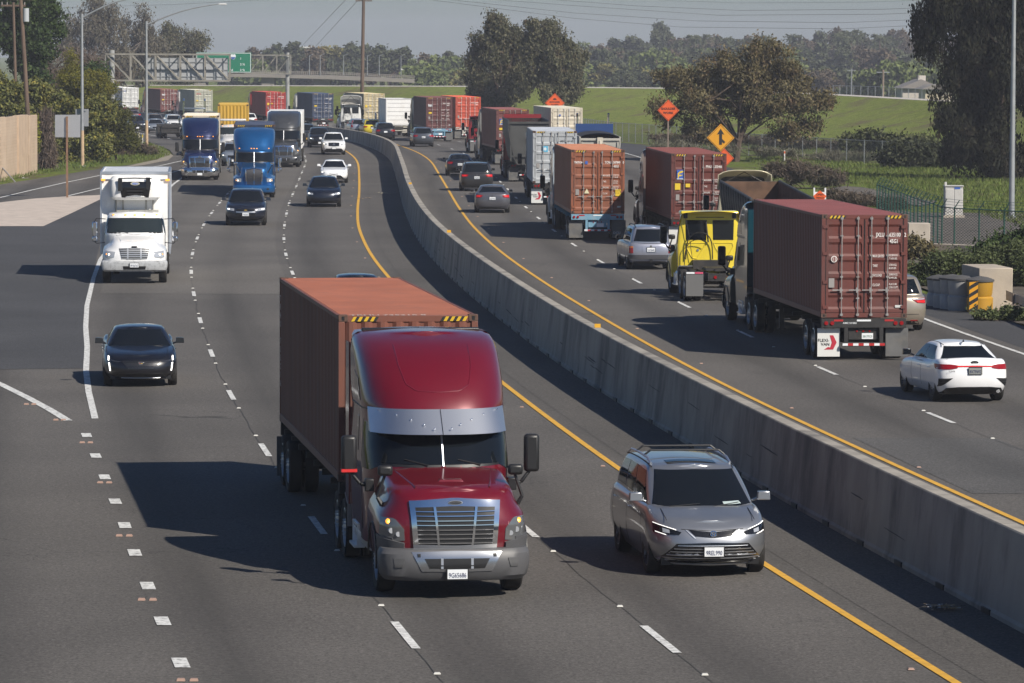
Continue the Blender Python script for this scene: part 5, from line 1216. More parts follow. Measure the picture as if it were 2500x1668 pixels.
EUC = leafmat('gum_leaves', (.050, .056, .028), (.130, .122, .072), (.095, .065, .038)); EUCG = leafmat('grey_gum_leaves', (.070, .068, .046), (.140, .120, .085), (.085, .066, .050))
DKG = leafmat('dark_green_leaves', (.018, .034, .010), (.055, .085, .022), (.030, .050, .014)); OLV = leafmat('olive_brown_leaves', (.070, .062, .030), (.155, .128, .062), (.140, .082, .046))
YGR = leafmat('yellow_green_leaves', (.085, .090, .012), (.180, .160, .022), (.070, .080, .016)); HDG = leafmat('hedge_leaves', (.060, .075, .022), (.160, .160, .045), (.34, .27, .045), 1.3)
DRY = leafmat('dry_twigs', (.085, .062, .050), (.150, .115, .092), (.060, .045, .040)); DKE = leafmat('shaded_gum_leaves', (.010, .012, .006), (.026, .026, .013), (.034, .022, .012)); BRB = leafmat('brown_brush', (.070, .052, .040), (.120, .095, .070), (.045, .050, .020))  # shaded gum leaves: the big tree's shade is put into a darker leaf colour
GCV = leafmat('ground_cover_leaves', (.040, .055, .020), (.105, .125, .050), (.065, .075, .030), 1.5)
# middle distance
tree('eucalyptus_tree', 'tall grey-green gum tree, left of the twin gums, with the higher top', 1215, 478, [(1215, 85, 52, 62), (1180, 130, 45, 50), (1240, 150, 50, 70), (1170, 190, 46, 60), (1225, 215, 55, 50), (1200, 250, 50, 30)], .24, EUC, 620, 100, .55, seed=3, tr=.35, droop=.6, fill=.35)
tree('eucalyptus_tree', 'broad gum tree, right of the twin gums, with a drooping right side', 1350, 470, [(1345, 80, 42, 38), (1300, 95, 34, 45), (1340, 140, 62, 55), (1385, 150, 40, 50), (1320, 200, 60, 55), (1375, 215, 45, 45), (1350, 165, 60, 60)], .24, EUC, 680, 100, .55, seed=5, tr=.35, droop=.6, fill=.35)
tree('spreading_tree', 'wide spreading brown-leaved tree with forked dark trunk by the chain link fence', 1790, 331, [(1860, 125, 70, 38), (1740, 160, 60, 40), (1800, 170, 90, 50), (1660, 210, 75, 50), (1900, 190, 85, 55), (1960, 240, 65, 45), (1720, 250, 95, 50), (1620, 270, 50, 45), (1850, 260, 90, 45), (1690, 310, 60, 35), (1930, 310, 70, 30), (1990, 290, 30, 40)], .18, OLV, 900, 64, .50, trunk_px=1794, seed=8, tr=.30, droop=.35, fill=.3, limbs=46)
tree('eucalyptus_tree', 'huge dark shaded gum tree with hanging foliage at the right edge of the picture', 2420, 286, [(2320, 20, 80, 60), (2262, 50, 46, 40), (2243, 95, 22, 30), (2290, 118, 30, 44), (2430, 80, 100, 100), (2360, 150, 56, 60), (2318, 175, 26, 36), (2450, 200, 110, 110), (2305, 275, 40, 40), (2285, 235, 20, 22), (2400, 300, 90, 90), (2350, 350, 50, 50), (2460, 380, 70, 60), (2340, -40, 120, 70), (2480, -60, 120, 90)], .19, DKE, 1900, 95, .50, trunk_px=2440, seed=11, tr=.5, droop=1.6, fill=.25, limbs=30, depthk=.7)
# left group
tree('broadleaf_tree', 'dark green broadleaf tree behind the leaning wooden pole at top left', 60, 352, [(60, 60, 80, 70), (110, 30, 60, 40), (-20, 90, 70, 80), (90, 110, 50, 50), (20, 20, 80, 50), (70, 160, 60, 50)], .24, DKG, 480, 100, .60, seed=13, droop=.2, fill=.35)
tree('gum_tree', 'tall sparse grey gum tree rising behind the nearer street light pole', 215, 690, [(240, 40, 48, 40), (190, 75, 45, 40), (250, 100, 55, 50), (170, 120, 40, 40), (215, 160, 70, 50), (270, 60, 25, 55)], .30, EUCG, 330, 90, .85, seed=17, droop=.8, fill=.3, bark=PALEBARK, limbs=24)
tree('gum_tree', 'slim grey gum tree standing between the two street light poles', 335, 710, [(345, 60, 34, 38), (320, 100, 40, 45), (370, 120, 42, 45), (335, 160, 60, 50)], .30, EUCG, 230, 90, .85, seed=19, droop=.8, fill=.3, bark=PALEBARK, limbs=20)
tree('gum_tree', 'round brown-green gum tree behind the left overhead sign gantry', 445, 730, [(440, 110, 55, 45), (480, 100, 32, 34), (410, 130, 45, 50), (460, 170, 60, 50), (415, 75, 24, 20), (400, 200, 60, 40)], .32, EUC, 330, 100, .9, seed=23, droop=.5, fill=.35, limbs=16)
tree('bare_tree', 'leafless purple-brown thicket tree behind the yellow hedge', 150, 395, [(120, 150, 60, 55), (190, 170, 60, 60), (150, 200, 90, 50), (250, 200, 50, 50), (90, 190, 50, 40)], .50, DRY, 420, 34, .9, seed=29, droop=0, aspect=.08, limbs=40, fill=.2)
tree('shrub', 'tall yellow-green wattle shrub beside the nearer street light pole', 215, 342, [(180, 200, 34, 42), (225, 215, 50, 35), (175, 165, 14, 30), (245, 225, 30, 32), (200, 240, 60, 30)], .16, YGR, 800, 60, .5, cat='bush', seed=31, tr=.12, droop=0, fill=.2, aspect=.3)
tree('shrub', 'dark green leafy bush just left of the gantry column', 228, 372, [(230, 185, 30, 22), (215, 200, 35, 25), (240, 210, 25, 25)], .30, DKG, 160, 40, .6, cat='bush', seed=33, tr=.1, fill=.2)
tree('shrub', 'olive green wattle bush at the road edge, right of the hedge', 285, 322, [(285, 300, 34, 40), (270, 340, 42, 30), (305, 330, 28, 30), (275, 270, 16, 30), (320, 350, 18, 16)], .20, leafmat('wattle', (.038, .046, .010), (.085, .085, .018), (.05, .05, .015)), 420, 44, .55, cat='bush', seed=35, tr=.1, droop=0, fill=.2, aspect=.3)
tree('hedge', 'big tangled hedge with yellow-flecked leaves behind the block wall and street light', 130, 318, [(30, 262, 60, 50), (90, 250, 60, 45), (150, 262, 50, 50), (190, 290, 50, 55), (235, 300, 48, 60), (120, 320, 60, 60), (170, 355, 55, 50), (230, 360, 45, 40), (130, 385, 40, 40), (-20, 240, 60, 70), (60, 225, 60, 20), (250, 260, 25, 30), (200, 395, 50, 20)], .19, HDG, 1500, 70, .36, cat='hedge', seed=37, tr=.1, droop=.2, fill=.35, limbs=6)
tree('vine', 'bright yellow-green creeper hanging over the end of the block wall', 87, 298, [(87, 300, 6, 20), (88, 340, 6, 30), (86, 370, 5, 14)], .13, leafmat('vine', (.12, .14, .02), (.24, .22, .03)), 60, 40, .22, cat='vine', seed=39, tr=.03, fill=.1, limbs=2)
tree('shrub', 'grey heap of dead vine stems leaning on the end of the block wall', 112, 299, [(112, 330, 12, 50), (115, 385, 22, 40), (108, 300, 8, 30)], .5, DRY, 170, 34, .35, cat='bush', seed=41, tr=.05, droop=.8, aspect=.07, fill=.1)
tree('brush', 'dry brown brush around the foot of the further street light pole', 330, 338, [(300, 372, 34, 12), (350, 368, 26, 12), (260, 378, 30, 12), (372, 376, 16, 8), (320, 352, 16, 12)], .3, BRB, 260, 34, .35, cat='brush', seed=43, tr=.03, droop=0, aspect=.12, fill=.1, limbs=2)
# right side bushes
tree('shrub', 'rounded dark bush growing through the chain link fence below the big gum', 2230, 312, [(2195, 372, 34, 26), (2240, 380, 40, 30), (2280, 375, 30, 28), (2170, 385, 18, 18)], .24, leafmat('fence_bush', (.022, .028, .014), (.055, .060, .030)), 320, 40, .6, cat='bush', seed=45, tr=.1, fill=.2)
tree('shrub', 'low leafy bush on the bank behind the fence, beyond the spreading tree', 2110, 338, [(2080, 342, 30, 12), (2130, 340, 40, 14), (2180, 345, 40, 14), (2240, 350, 40, 14)], .28, leafmat('bank_bush', (.035, .045, .018), (.085, .090, .035)), 260, 36, .6, cat='bush', seed=47, tr=.08, fill=.2)
tree('brush', 'brown dead brush on the grass slope behind the cream dump truck', 1960, 268, [(1930, 415, 50, 18), (1990, 425, 50, 18), (2040, 435, 24, 14), (1890, 408, 24, 12)], .3, BRB, 420, 34, .4, cat='brush', seed=49, tr=.03, droop=0, aspect=.14, fill=.1, limbs=2)
tree('brush', 'purple-brown dead weeds on the slope left of the grey cabinet', 2120, 232, [(2080, 478, 50, 7), (2140, 490, 60, 8), (2190, 500, 40, 8), (2030, 470, 30, 6)], .25, BRB, 300, 30, .3, cat='brush', seed=50, tr=.03, droop=0, aspect=.14, fill=.1, limbs=2)
tree('shrub', 'large grey-green shrub mass behind the crash barrels', 2330, 158, [(2260, 665, 50, 36), (2330, 650, 60, 40), (2400, 650, 60, 40), (2470, 640, 60, 50), (2290, 700, 50, 36), (2230, 680, 26, 40), (2520, 660, 50, 60), (2400, 690, 60, 30)], .085, GCV, 1500, 80, .32, cat='bush', seed=51, tr=.05, droop=0, fill=.3, limbs=4)
tree('shrub', 'dark tall shrub against the green fence at the right edge', 2440, 172, [(2420, 610, 46, 28), (2480, 600, 50, 40), (2530, 600, 60, 60)], .14, DKG, 360, 50, .4, cat='bush', seed=53, tr=.05, fill=.3, limbs=4)
tree('shrub', 'small bushes at the foot of the green fence behind the brown container doors', 2245, 172, [(2225, 600, 26, 16), (2262, 612, 20, 12)], .13, OLV, 90, 40, .3, cat='bush', seed=55, tr=.04, fill=.3, limbs=2)
tree('ground_cover', 'low leafy ground cover below the steel guard rail at the right edge', 2440, 138, [(2410, 766, 30, 12), (2450, 778, 40, 16), (2500, 790, 50, 22), (2550, 800, 50, 24), (2480, 765, 50, 16)], .10, GCV, 420, 60, .22, cat='plants', seed=57, tr=.03, droop=0, fill=.2, limbs=2)
tree('brush', 'long dark brown weed bank just behind the chain link fence', 1850, 348, [(1700, 336, 50, 9), (1790, 338, 50, 10), (1880, 342, 60, 11), (1970, 347, 60, 11), (2050, 352, 50, 9), (1620, 333, 40, 7)], .3, BRB, 520, 34, .4, cat='brush', seed=61, tr=.03, droop=0, aspect=.16, fill=.1, limbs=2)
tree('brush', 'thin grey saplings and weeds standing behind the chain link fence wire', 2050, 330, [(1760, 362, 60, 14), (1880, 368, 60, 14), (2000, 376, 60, 15), (2100, 384, 50, 16), (1640, 350, 60, 10)], .34, leafmat('grey_weeds', (.09, .085, .06), (.17, .16, .12), (.07, .09, .035)), 420, 24, .5, cat='brush', seed=63, tr=.03, droop=-.5, aspect=.10, fill=.1, limbs=2)
# far woods: five kinds of tree, each built once and copied
FARM = [leafmat('far_dark', (.040, .052, .028), (.085, .095, .050), (.055, .06, .034), .12), leafmat('far_green', (.070, .095, .030), (.150, .180, .055), (.09, .11, .038), .12),
        leafmat('far_brown', (.070, .056, .038), (.130, .100, .066), (.10, .06, .038), .12), leafmat('far_olive', (.090, .088, .030), (.185, .170, .055), (.22, .12, .036), .12)]
def proto(kind, mi, seed):
    R = np.random.default_rng(seed); root = thing('far_tree', 'x', 'tree', (0, 0, -50), 0)
    if kind == 'palm':
        trunk(root, (0, 0, 0), (0, 0, 9.2), .28, [], R, bend=.15); t = []
        for i in range(34):
            a = R.uniform(0, 6.28); e = R.uniform(-.7, 1.2)
            for k in np.linspace(.2, 1, 9): t.append((2.1 * k * math.cos(a) * math.cos(e * .8), 2.1 * k * math.sin(a) * math.cos(e * .8), 9.2 + 1.9 * k * math.sin(e) - .9 * k * k))
        leaves('crown', t, .6, FARM[mi], root, seed=seed, droop=.2, aspect=.3); return root
    S = {'round': [(0, 0, 6, 4.2, 4, 3.6), (-2, 0, 4.5, 3, 3, 3), (2.2, 0, 4.6, 3, 3, 3)], 'tall': [(0, 0, 8.5, 2.4, 2.4, 2.6), (-1, 0, 6, 2.6, 2.4, 2.6), (1.2, 0, 5, 2.6, 2.4, 2.8), (.8, 0, 7.4, 2.0, 2, 2)],
         'low': [(0, 0, 2.6, 5, 4, 2.5), (-3.4, 0, 1.9, 3, 3, 2), (3.4, 0, 2.0, 3.2, 3, 2.1)], 'weeping': [(0, 0, 5.5, 4.6, 4, 3.2), (-3.6, 0, 4, 2.8, 3, 3.4), (3.6, 0, 4, 2.8, 3, 3.4), (0, 0, 3, 4, 3, 2.8)],
         'open': [(-1.8, 0, 7.6, 1.9, 1.8, 1.5), (1.9, 0, 8.4, 1.9, 1.8, 1.6), (0, 0, 5.8, 2.2, 2, 1.6), (2.6, 0, 5.4, 1.6, 1.6, 1.3), (-2.8, 0, 5.0, 1.5, 1.5, 1.2)]}[kind]
    P, cc = cloud(R, S, 120, 90, .75, .45); P = P[P[:, 2] > .1]; trunk(root, (0, 0, -.5), (0, 0, 6 if kind != 'low' else 2), .3, [tuple(c) for c in cc[:10]], R)
    leaves('crown', P, .50, FARM[mi], root, seed=seed, droop=.9 if kind == 'weeping' else .1, aspect=.7); return root
_far = []; HT = {'round': 9.6, 'tall': 11, 'low': 5.2, 'weeping': 8.7, 'open': 10.2, 'palm': 11.3}
CN = ['dark', 'green', 'brown', 'olive']; PR = {}
for k_ in HT:
    for mi in range(4):
        if k_ == 'palm' and mi not in (0, 1): continue
        PR[(k_, mi)] = proto(k_, mi, 100 + mi * 7 + len(k_))
MARKS_ = [(-200, 'behind the left gantry'), (560, 'over the yellow container'), (640, 'over the far bridge'), (760, 'left of the middle pole'), (860, 'beside the middle pole'), (950, 'right of the middle pole'), (1060, 'left of the twin gum trees'), (1170, 'behind the twin gum trees'), (1380, 'right of the twin gum trees'), (1480, 'above the orange warning sign'), (1600, 'above the shoulder work sign'), (1720, 'behind the spreading tree'), (1850, 'above the spreading tree'), (1990, 'right of the spreading tree'), (2090, 'above the levee fence'), (2180, 'above the pale roofed house'), (2300, 'beside the big dark gum tree')]
KW = {'round': 'rounded', 'tall': 'tall slim', 'low': 'low wide', 'weeping': 'weeping', 'open': 'open branched', 'palm': 'fan palm'}
_used = {}
def far(kind, mi, px, ytop, z, wk=1.0, wh=None):
    o = dup_tree(PR[(kind, mi)]); k = z / _F; top = CAM_H - (ytop - 113.5) * k; g = -2.6; s = (top - g) / HT[kind]
    o.location = ((px - 1250) * k, z, g); o.scale = (s * wk, s * wk, s); o.rotation_euler = (0, 0, (px * 7 % 628) / 100)
    if z > 1150: d_ = 'on the skyline'
    elif z > 930: d_ = 'in mid wood'
    else: d_ = 'at the wood front'
    mk = [m_[1] for m_ in MARKS_ if px >= m_[0]][-1]
    lb = 'far %s %s tree %s, %s' % (CN[mi], KW[kind], d_, mk) if kind != 'palm' else 'far %s fan palm %s, %s' % (CN[mi], d_, mk)
    o['label'] = lb; o['group'] = 'far ' + lb.split(' ', 1)[1]; o['category'] = 'palm tree' if kind == 'palm' else 'tree'; o.name = 'palm_tree' if kind == 'palm' else 'far_tree'
    return o
R = random.Random(12)
for px, yt, k_, mi, w in ((690, 98, 'round', 0, 1.5), (650, 112, 'round', 2, 1.3), (770, 112, 'round', 2, 1.2), (745, 122, 'tall', 0, 1), (815, 108, 'open', 3, 1.6), (798, 135, 'low', 0, 1), (870, 102, 'open', 0, 1.5), (905, 120, 'round', 2, 1.3), (950, 108, 'open', 0, 1.7), (985, 140, 'round', 0, 1), (1005, 143, 'round', 1, 1.2), (1040, 128, 'round', 2, 1.2), (1110, 120, 'round', 0, 1.3), (1080, 142, 'low', 1, 1.2), (1150, 135, 'round', 0, 1.2), (600, 128, 'tall', 0, 1), (620, 150, 'low', 1, 1.4), (560, 140, 'round', 2, 1)):
    far(k_, mi, px, yt, 1000 + (px * 13 % 90), w * .74)
for px in range(1020, 1240, 26): far(R.choice(['low', 'round']), R.choice([0, 1, 3]), px, R.uniform(165, 185), 880 + R.uniform(-15, 15), 1.2)
x = 1370
while x < 2420:                                            # skyline
    yt = float(np.interp(x, [1370, 1430, 1500, 1560, 1600, 1660, 1730, 1850, 2000, 2150, 2300, 2420], [140, 120, 98, 88, 90, 88, 92, 96, 84, 84, 92, 100])) + R.uniform(-12, 18)
    far(R.choice(['round', 'round', 'tall', 'open']), R.choice([0, 2, 2, 0]), x, yt, 1250 + R.uniform(-40, 40), R.uniform(.8, 1.2)); x += R.uniform(20, 30)
x = 1350
while x < 2420:
    yt = float(np.interp(x, [1350, 1450, 1550, 1800, 2420], [150, 128, 112, 114, 120])) + R.uniform(-14, 16)
    far(R.choice(['round', 'weeping', 'tall', 'round']), R.choice([0, 2, 0, 1]), x, yt, 1050 + R.uniform(-40, 40), 1.2); x += R.uniform(30, 44)
x = 1330
while x < 2420:
    yt = float(np.interp(x, [1330, 1450, 1600, 1700, 1900, 2420], [165, 150, 155, 165, 158, 155])) + R.uniform(-8, 10)
    far(R.choice(['round', 'low', 'weeping']), R.choice([1, 3, 0, 2]), x, yt, 890 + R.uniform(-25, 25), 1.25); x += R.uniform(34, 50)
for px, yt in ((2180, 134), (2215, 138), (2145, 148), (2245, 145)): far('weeping', 1, px, yt, 800 + px % 20, 1.3)
for px, yt in ((1597, 58), (1616, 62)): far('tall', 0, px, yt, 1260, .75)
for px, yt in ((1415, 96), (1392, 100), (1692, 78), (1712, 76), (1762, 82), (1790, 92), (1812, 86), (1858, 80), (1872, 78), (1930, 74), (2048, 72), (2062, 66), (2074, 62), (2090, 71), (2142, 74), (2156, 78), (1650, 92), (1968, 112), (1976, 118)): far('palm', px % 2, px, yt - 9, 1120 + px % 60, 1.15)
for p_ in PR.values():
    for c_ in list(p_.children): bpy.data.objects.remove(c_)
    bpy.data.objects.remove(p_)
# grass tufts on the near verges and along the fence: one uncountable mass
Rg = np.random.default_rng(5); Q = []
def scatter(poly_px, n, h=.0):
    P = [at(*p) for p in poly_px]; A = np.array([[p.x, p.y] for p in P]); lo, hi = A.min(0), A.max(0); out = []
    while len(out) < n:
        q = Rg.uniform(lo, hi); ins = False; j = len(A) - 1
        for i in range(len(A)):
            if (A[i][1] > q[1]) != (A[j][1] > q[1]) and q[0] < (A[j][0] - A[i][0]) * (q[1] - A[i][1]) / (A[j][1] - A[i][1]) + A[i][0]: ins = not ins
            j = i
        if ins: out.append((q[0], q[1], ground(q[1]) + Rg.uniform(.0, .14)))
    return out
Q += scatter([(0, 446), (100, 425), (200, 410), (244, 410), (244, 400), (330, 398), (400, 385), (418, 380), (400, 364), (366, 352), (340, 352), (240, 380), (90, 415), (0, 430)], 9000)
Q += scatter([(1820, 390), (1900, 384), (2100, 400), (2350, 416), (2520, 425), (2520, 560), (2300, 500), (2150, 470), (2040, 440), (1900, 430)], 26000)
g_ = leaves('grass_tufts', np.array(Q), .22, leafmat('grass_blades', (.060, .092, .018), (.125, .160, .036), (.15, .13, .06), .4), droop=-1.2, aspect=.16, seed=3); g_['kind'] = 'stuff'; g_.name = 'grass'
# ------------------------------------------------------------------ poles, gantries, fences, signs, buildings
GALV = mat('galvanised_steel', (.33, .345, .36), .55, .5, var=.12, vscale=2); GALVD = mat('weathered_truss_steel', (.27, .255, .225), .7, .3, var=.2, vscale=1.5)
WOOD = mat('pole_wood', (.115, .078, .056), .9, var=.3, vscale=2, stretch=(1, 1, .15)); WOODG = mat('grey_post_wood', (.24, .19, .15), .9, var=.3, vscale=3, stretch=(1, 1, .2))
RUSTB = mat('rusty_post', (.20, .115, .07), .85, var=.2, vscale=3)
def light_pole(label, px, base_py, z, top_py, arm_px, arm_py, pale=True, rw=.11):
    b = P3(px, 0, z); g = ground(z); root = thing('street_light', label, 'street light', (b.x, z, g), 0, 'street light poles'); h = P3(px, top_py, z).z - g
    t = MB(); t.tube((0, 0, .0), (0, 0, h), rw * 1.25, rw * .75, 12); t.box((0, 0, .04), (.5, .5, .08)); p = t.obj('pole', GALV, root)
    if pale: t = MB(); t.tube((0, 0, .08), (0, 0, 2.6), rw * 1.27, rw * 1.14, 12, caps=False); t.obj('pole_foot', mat('rusty_cream_stain', (.42, .30, .19), .8, var=.2, vscale=2), p)
    if arm_px is not None:
        e = P3(arm_px, arm_py, z) - Vector((b.x, z, g)); e.y = 0
        pts = [Vector((0, 0, h - .25)).lerp(e, k) + Vector((0, 0, .55 * math.sin(math.pi * k) * .5)) for k in np.linspace(0, 1, 9)]
        t = MB(); t.path(pts, [.075, .07, .066, .06, .056, .052, .048, .045, .04], 8); t.tube((0, 0, h - .6), (0, 0, h + .05), rw * .95, rw * .95, 10); t.obj('arm', GALV, root)
        t = MB(); t.box(e + Vector((.32, 0, .0)), (.75, .3, .13), taper=.7); lh = t.obj('lamp_head', mat('lamp_head_grey', (.5, .5, .5), .5), root, bevel=.03)
        t = MB(); t.box(e + Vector((.40, 0, -.085)), (.4, .22, .05)); t.obj('lamp_glass', LENS, lh)
    return root
light_pole('nearer street light pole on the left, its arm leaving the top of the picture', 200, 408, 309, 40, 345, -4)
light_pole('further street light pole on the left, its pale lamp head against the sky', 357, 370, 352, 57, 533, 13)
light_pole('thick grey lamp post standing in the grass near the right edge', 2469, 527, 222, -60, None, 0, pale=False, rw=.125)
# wooden utility poles with their wires
def wood_pole(label, px0, py0, px1, py1, z, r=.17, arm=None, arm_py=0, transformer=False):
    b = P3(px0, py0, z); b.z = ground(z); e = P3(px1, py1, z); root = thing('utility_pole', label, 'utility pole', tuple(b), 0, 'wooden utility poles'); t = MB(); E_ = e - b
    t.tube((0, 0, -.2), E_, r, r * .72, 10); t.obj('pole', WOOD, root)
    if arm:
        q = P3(px1, arm_py, z) - b; t = MB(); t.box(q, (arm, .12, .14)); cr_ = t.obj('crossarm', WOOD, root)
        for x_ in (-.46, -.25, .25, .46): t = MB(); t.tube(q + Vector((x_ * arm, 0, .07)), q + Vector((x_ * arm, 0, .28)), .05, .035, 8); t.obj('insulator', mat('porcelain', (.25, .22, .2), .3), root)
    if transformer: q = E_ * .86; t = MB(); t.tube(q + Vector((.3, 0, -.5)), q + Vector((.3, 0, .45)), .22, .22, 12); t.obj('transformer', mat('transformer_grey', (.38, .40, .42), .5), root)
    return root
wood_pole('leaning brown utility pole behind the block wall with a white transformer near its top', 75, 300, 50, -20, 306, .18, 1.9, 3, True)
wood_pole('straight utility pole left of the leaning one, with a crossarm', 42, 225, 33, 11, 334, .14, 1.9, 19)
wood_pole('tall dark wooden pole in the middle rising behind the white day cab', 881, 240, 886, -20, 520, .25, 2.0, 4)
def wire(label, pts, r=.016, n=14, sag=0.0):
    t = MB(); P = [P3(*p) for p in pts]; out = []
    for i in range(len(P) - 1):
        for k in range(n): q = P[i].lerp(P[i + 1], k / n); q.z -= sag * math.sin(math.pi * k / n); out.append(q)
    out.append(P[-1]); t.path(out, r, 4); return tag(t.obj('power_line', mat('wire_dark', (.05, .05, .055), .6), None, smooth=0), label, 'cable', 'overhead power lines')
wire('lowest power line sweeping down from top left of the twin gum trees', [(1040, 0, 700), (1400, 45, 720), (1660, 65, 740), (2050, 68, 720), (2700, 35, 700)], .035)
wire('second lowest power line crossing the sky on the right', [(1090, 0, 700), (1400, 32, 720), (1700, 50, 740), (2050, 53, 720), (2700, 24, 700)], .035)
wire('third power line from the bottom crossing the sky on the right', [(1150, -4, 700), (1400, 14, 720), (1750, 36, 740), (2150, 32, 720), (2700, 5, 700)], .035)
wire('fourth power line from the bottom crossing the sky on the right', [(1300, -4, 700), (1550, 14, 720), (1800, 24, 740), (2150, 20, 720), (2700, -4, 700)], .035)
wire('faint thin topmost power line in the right half of the sky', [(1500, -4, 700), (1800, 6, 740), (2100, 3, 720), (2700, -20, 700)], .022)
wire('faint thin wire running down across the sky left of the middle pole', [(900, -60, 500), (735, 115, 980)], .03); wire('second faint wire falling to the far trees beside the first', [(930, -60, 500), (760, 125, 980)], .03)
wire('thin wire crossing between the left street light arms', [(150, 24, 480), (420, 15, 520), (800, -6, 540)], .02)
# far pylon poles
def truss_gantry(name, label, xa, xb, ytop, ybot, z, colpx, group, depth=.9, npan=5, inv=False, basez=None):
    A, B = P3(xa, ytop, z), P3(xb, ytop, z); zb_ = P3(xa, ybot, z).z; g = ground(z); cx = P3(colpx, 0, z).x
    root = thing(name, label, 'sign gantry', (cx, z, g), 0, group); o = Vector((cx, z, g)); t = MB(); r = .075
    for dy in (0, depth):
        for zz in (A.z, zb_): t.box(Vector(((A.x + B.x) / 2, z + dy, zz)) - o, (abs(B.x - A.x), .13, .14))
        for i in range(npan + 1):
            x_ = A.x + (B.x - A.x) * i / npan; t.box(Vector((x_, z + dy, (A.z + zb_) / 2)) - o, (.09, .09, A.z - zb_ - .14))
            if i < npan:
                x2 = A.x + (B.x - A.x) * (i + 1) / npan; za, zc = (A.z, zb_) if not inv else (zb_, A.z)
                if dy or (i % 1 == 0): t.tube(Vector((x_, z + dy, za)) - o, Vector((x2, z + dy, zc)) - o, .05, .05, 5)
    for i in range(npan + 1):
        x_ = A.x + (B.x - A.x) * i / npan
        for zz in (A.z, zb_): t.box(Vector((x_, z + depth / 2, zz)) - o, (.08, depth, .08))
    t.obj('truss', GALVD, root); t = MB(); t.tube((0, depth / 2, 0), (0, depth / 2, A.z - g + .35), .28, .24, 16); t.obj('column', mat('column_grey', (.28, .285, .28), .7, var=.1, vscale=1), root)
    return root, o, A.z, zb_
G1, o1, ta, tb = truss_gantry('sign_gantry', 'near overhead steel truss gantry on the left, showing the back of its sign panels', 257, 559, 136, 200, 374, 271, 'overhead sign gantries', npan=5, depth=1.1)
t = MB(); a = P3(360, 144, 375.4); b = P3(556, 198, 375.4); t.span((a.x - o1.x, 1.25, a.z - o1.z), (b.x - o1.x, 1.32, b.z - o1.z)); sp = t.obj('sign_panel', mat('sign_back', (.42, .43, .44), .5, .3, var=.06, vscale=.5), G1)
t = MB()
for i in range(9): x_ = a.x + (b.x - a.x) * (i + .5) / 9 - o1.x; t.box((x_, 1.2, (a.z + b.z) / 2 - o1.z), (.07, .08, a.z - b.z))
for k in (.2, .55, .85): t.box(((a.x + b.x) / 2 - o1.x, 1.215, a.z + (b.z - a.z) * k - o1.z), (b.x - a.x, .05, .06))
t.obj('panel_ribs', GALV, sp)
G2, o2, tc_, td = truss_gantry('sign_gantry', 'further overhead steel truss gantry carrying the green distance sign', 470, 708, 137, 181, 560, 700, 'overhead sign gantries', npan=7, depth=1.1, inv=True)
GRN = mat('sign_green', (.012, .17, .095), .45)
a = P3(478, 131, 559); b = P3(612, 180, 559); t = MB(); t.span((a.x - o2.x, -1.0, a.z - o2.z), (b.x - o2.x, -.94, b.z - o2.z)); gs = t.obj('green_sign', GRN, G2, bevel=.02)
bw = .06; t = MB(); W_ = b.x - a.x; H_ = a.z - b.z; cx_, cz_ = (a.x + b.x) / 2 - o2.x, (a.z + b.z) / 2 - o2.z
for s_ in (-1, 1): t.box((cx_ + s_ * (W_ / 2 - .08), -1.01, cz_), (bw, .01, H_ - .16)); t.box((cx_, -1.01, cz_ + s_ * (H_ / 2 - .08)), (W_ - .16, .01, bw))
t.obj('sign_border', PLATE, gs)
def gtxt(s_, px, py, size): p = P3(px, py, 559); text(s_, size, (p.x - o2.x, -1.02, p.z - o2.z), (1, 0, 0), (0, 0, 1), PLATE, parent=gs, bold=.02)
gtxt('1', 586, 148, .40); gtxt('2 ½', 585, 162, .40); gtxt('3 ¾', 585, 176, .40); gtxt('rd', 561, 176, .40); gtxt('Blvd', 540, 162, .40) if False else None
p = P3(568, 142, 559); t = MB(); q = [(-.32, .30), (-.16, .38), (0, .32), (.16, .38), (.32, .30), (.36, .05), (.22, -.22), (0, -.36), (-.22, -.22), (-.36, .05)]; t.prism([(p.x - o2.x + u, p.z - o2.z + v) for u, v in q], -1.03, -1.01, 'y'); sh = t.obj('route_shield', PLATE, gs)
t = MB(); t.prism([(p.x - o2.x + u * .86, p.z - o2.z + v * .86 - .03) for u, v in q if v < .2] , -1.04, -1.03, 'y'); t.obj('shield_blue', mat('shield_blue', (.05, .12, .35), .4), sh)
# block wall
WALLM = mat('block_wall', (.46, .345, .245), .92, var=.07, vscale=1.2, dirt=(.34, .25, .18), dscale=1.0, damt=.5, bump=.4, bscale=6)
def brickwall():
    m, N, L, b = nodes_mat('split_block'); tc = N.new('ShaderNodeTexCoord'); br = N.new('ShaderNodeTexBrick'); mp = N.new('ShaderNodeMapping'); mp.inputs['Rotation'].default_value = (math.pi / 2, 0, 0); L.new(tc.outputs['Object'], mp.inputs[0]); L.new(mp.outputs[0], br.inputs[0])
    br.inputs['Color1'].default_value = (.47, .355, .25, 1); br.inputs['Color2'].default_value = (.43, .32, .225, 1); br.inputs['Mortar'].default_value = (.33, .25, .18, 1); br.inputs['Scale'].default_value = 1; br.inputs['Brick Width'].default_value = .4; br.inputs['Row Height'].default_value = .2; br.inputs['Mortar Size'].default_value = .008
    c = _mix(N, L, _rng(N, L, _noise(N, L, tc.outputs['Object'], .6, 6), .4, .65, 0, .6), br.outputs[0], (.52, .41, .31)); L.new(c, b.inputs['Base Color']); b.inputs['Roughness'].default_value = .95; return m
BW = brickwall(); wz = 290; root = thing('block_wall', 'tan concrete block sound wall with a stepped end at the left edge', 'wall', tuple(at(40, 432)), 0); wo = at(40, 432)
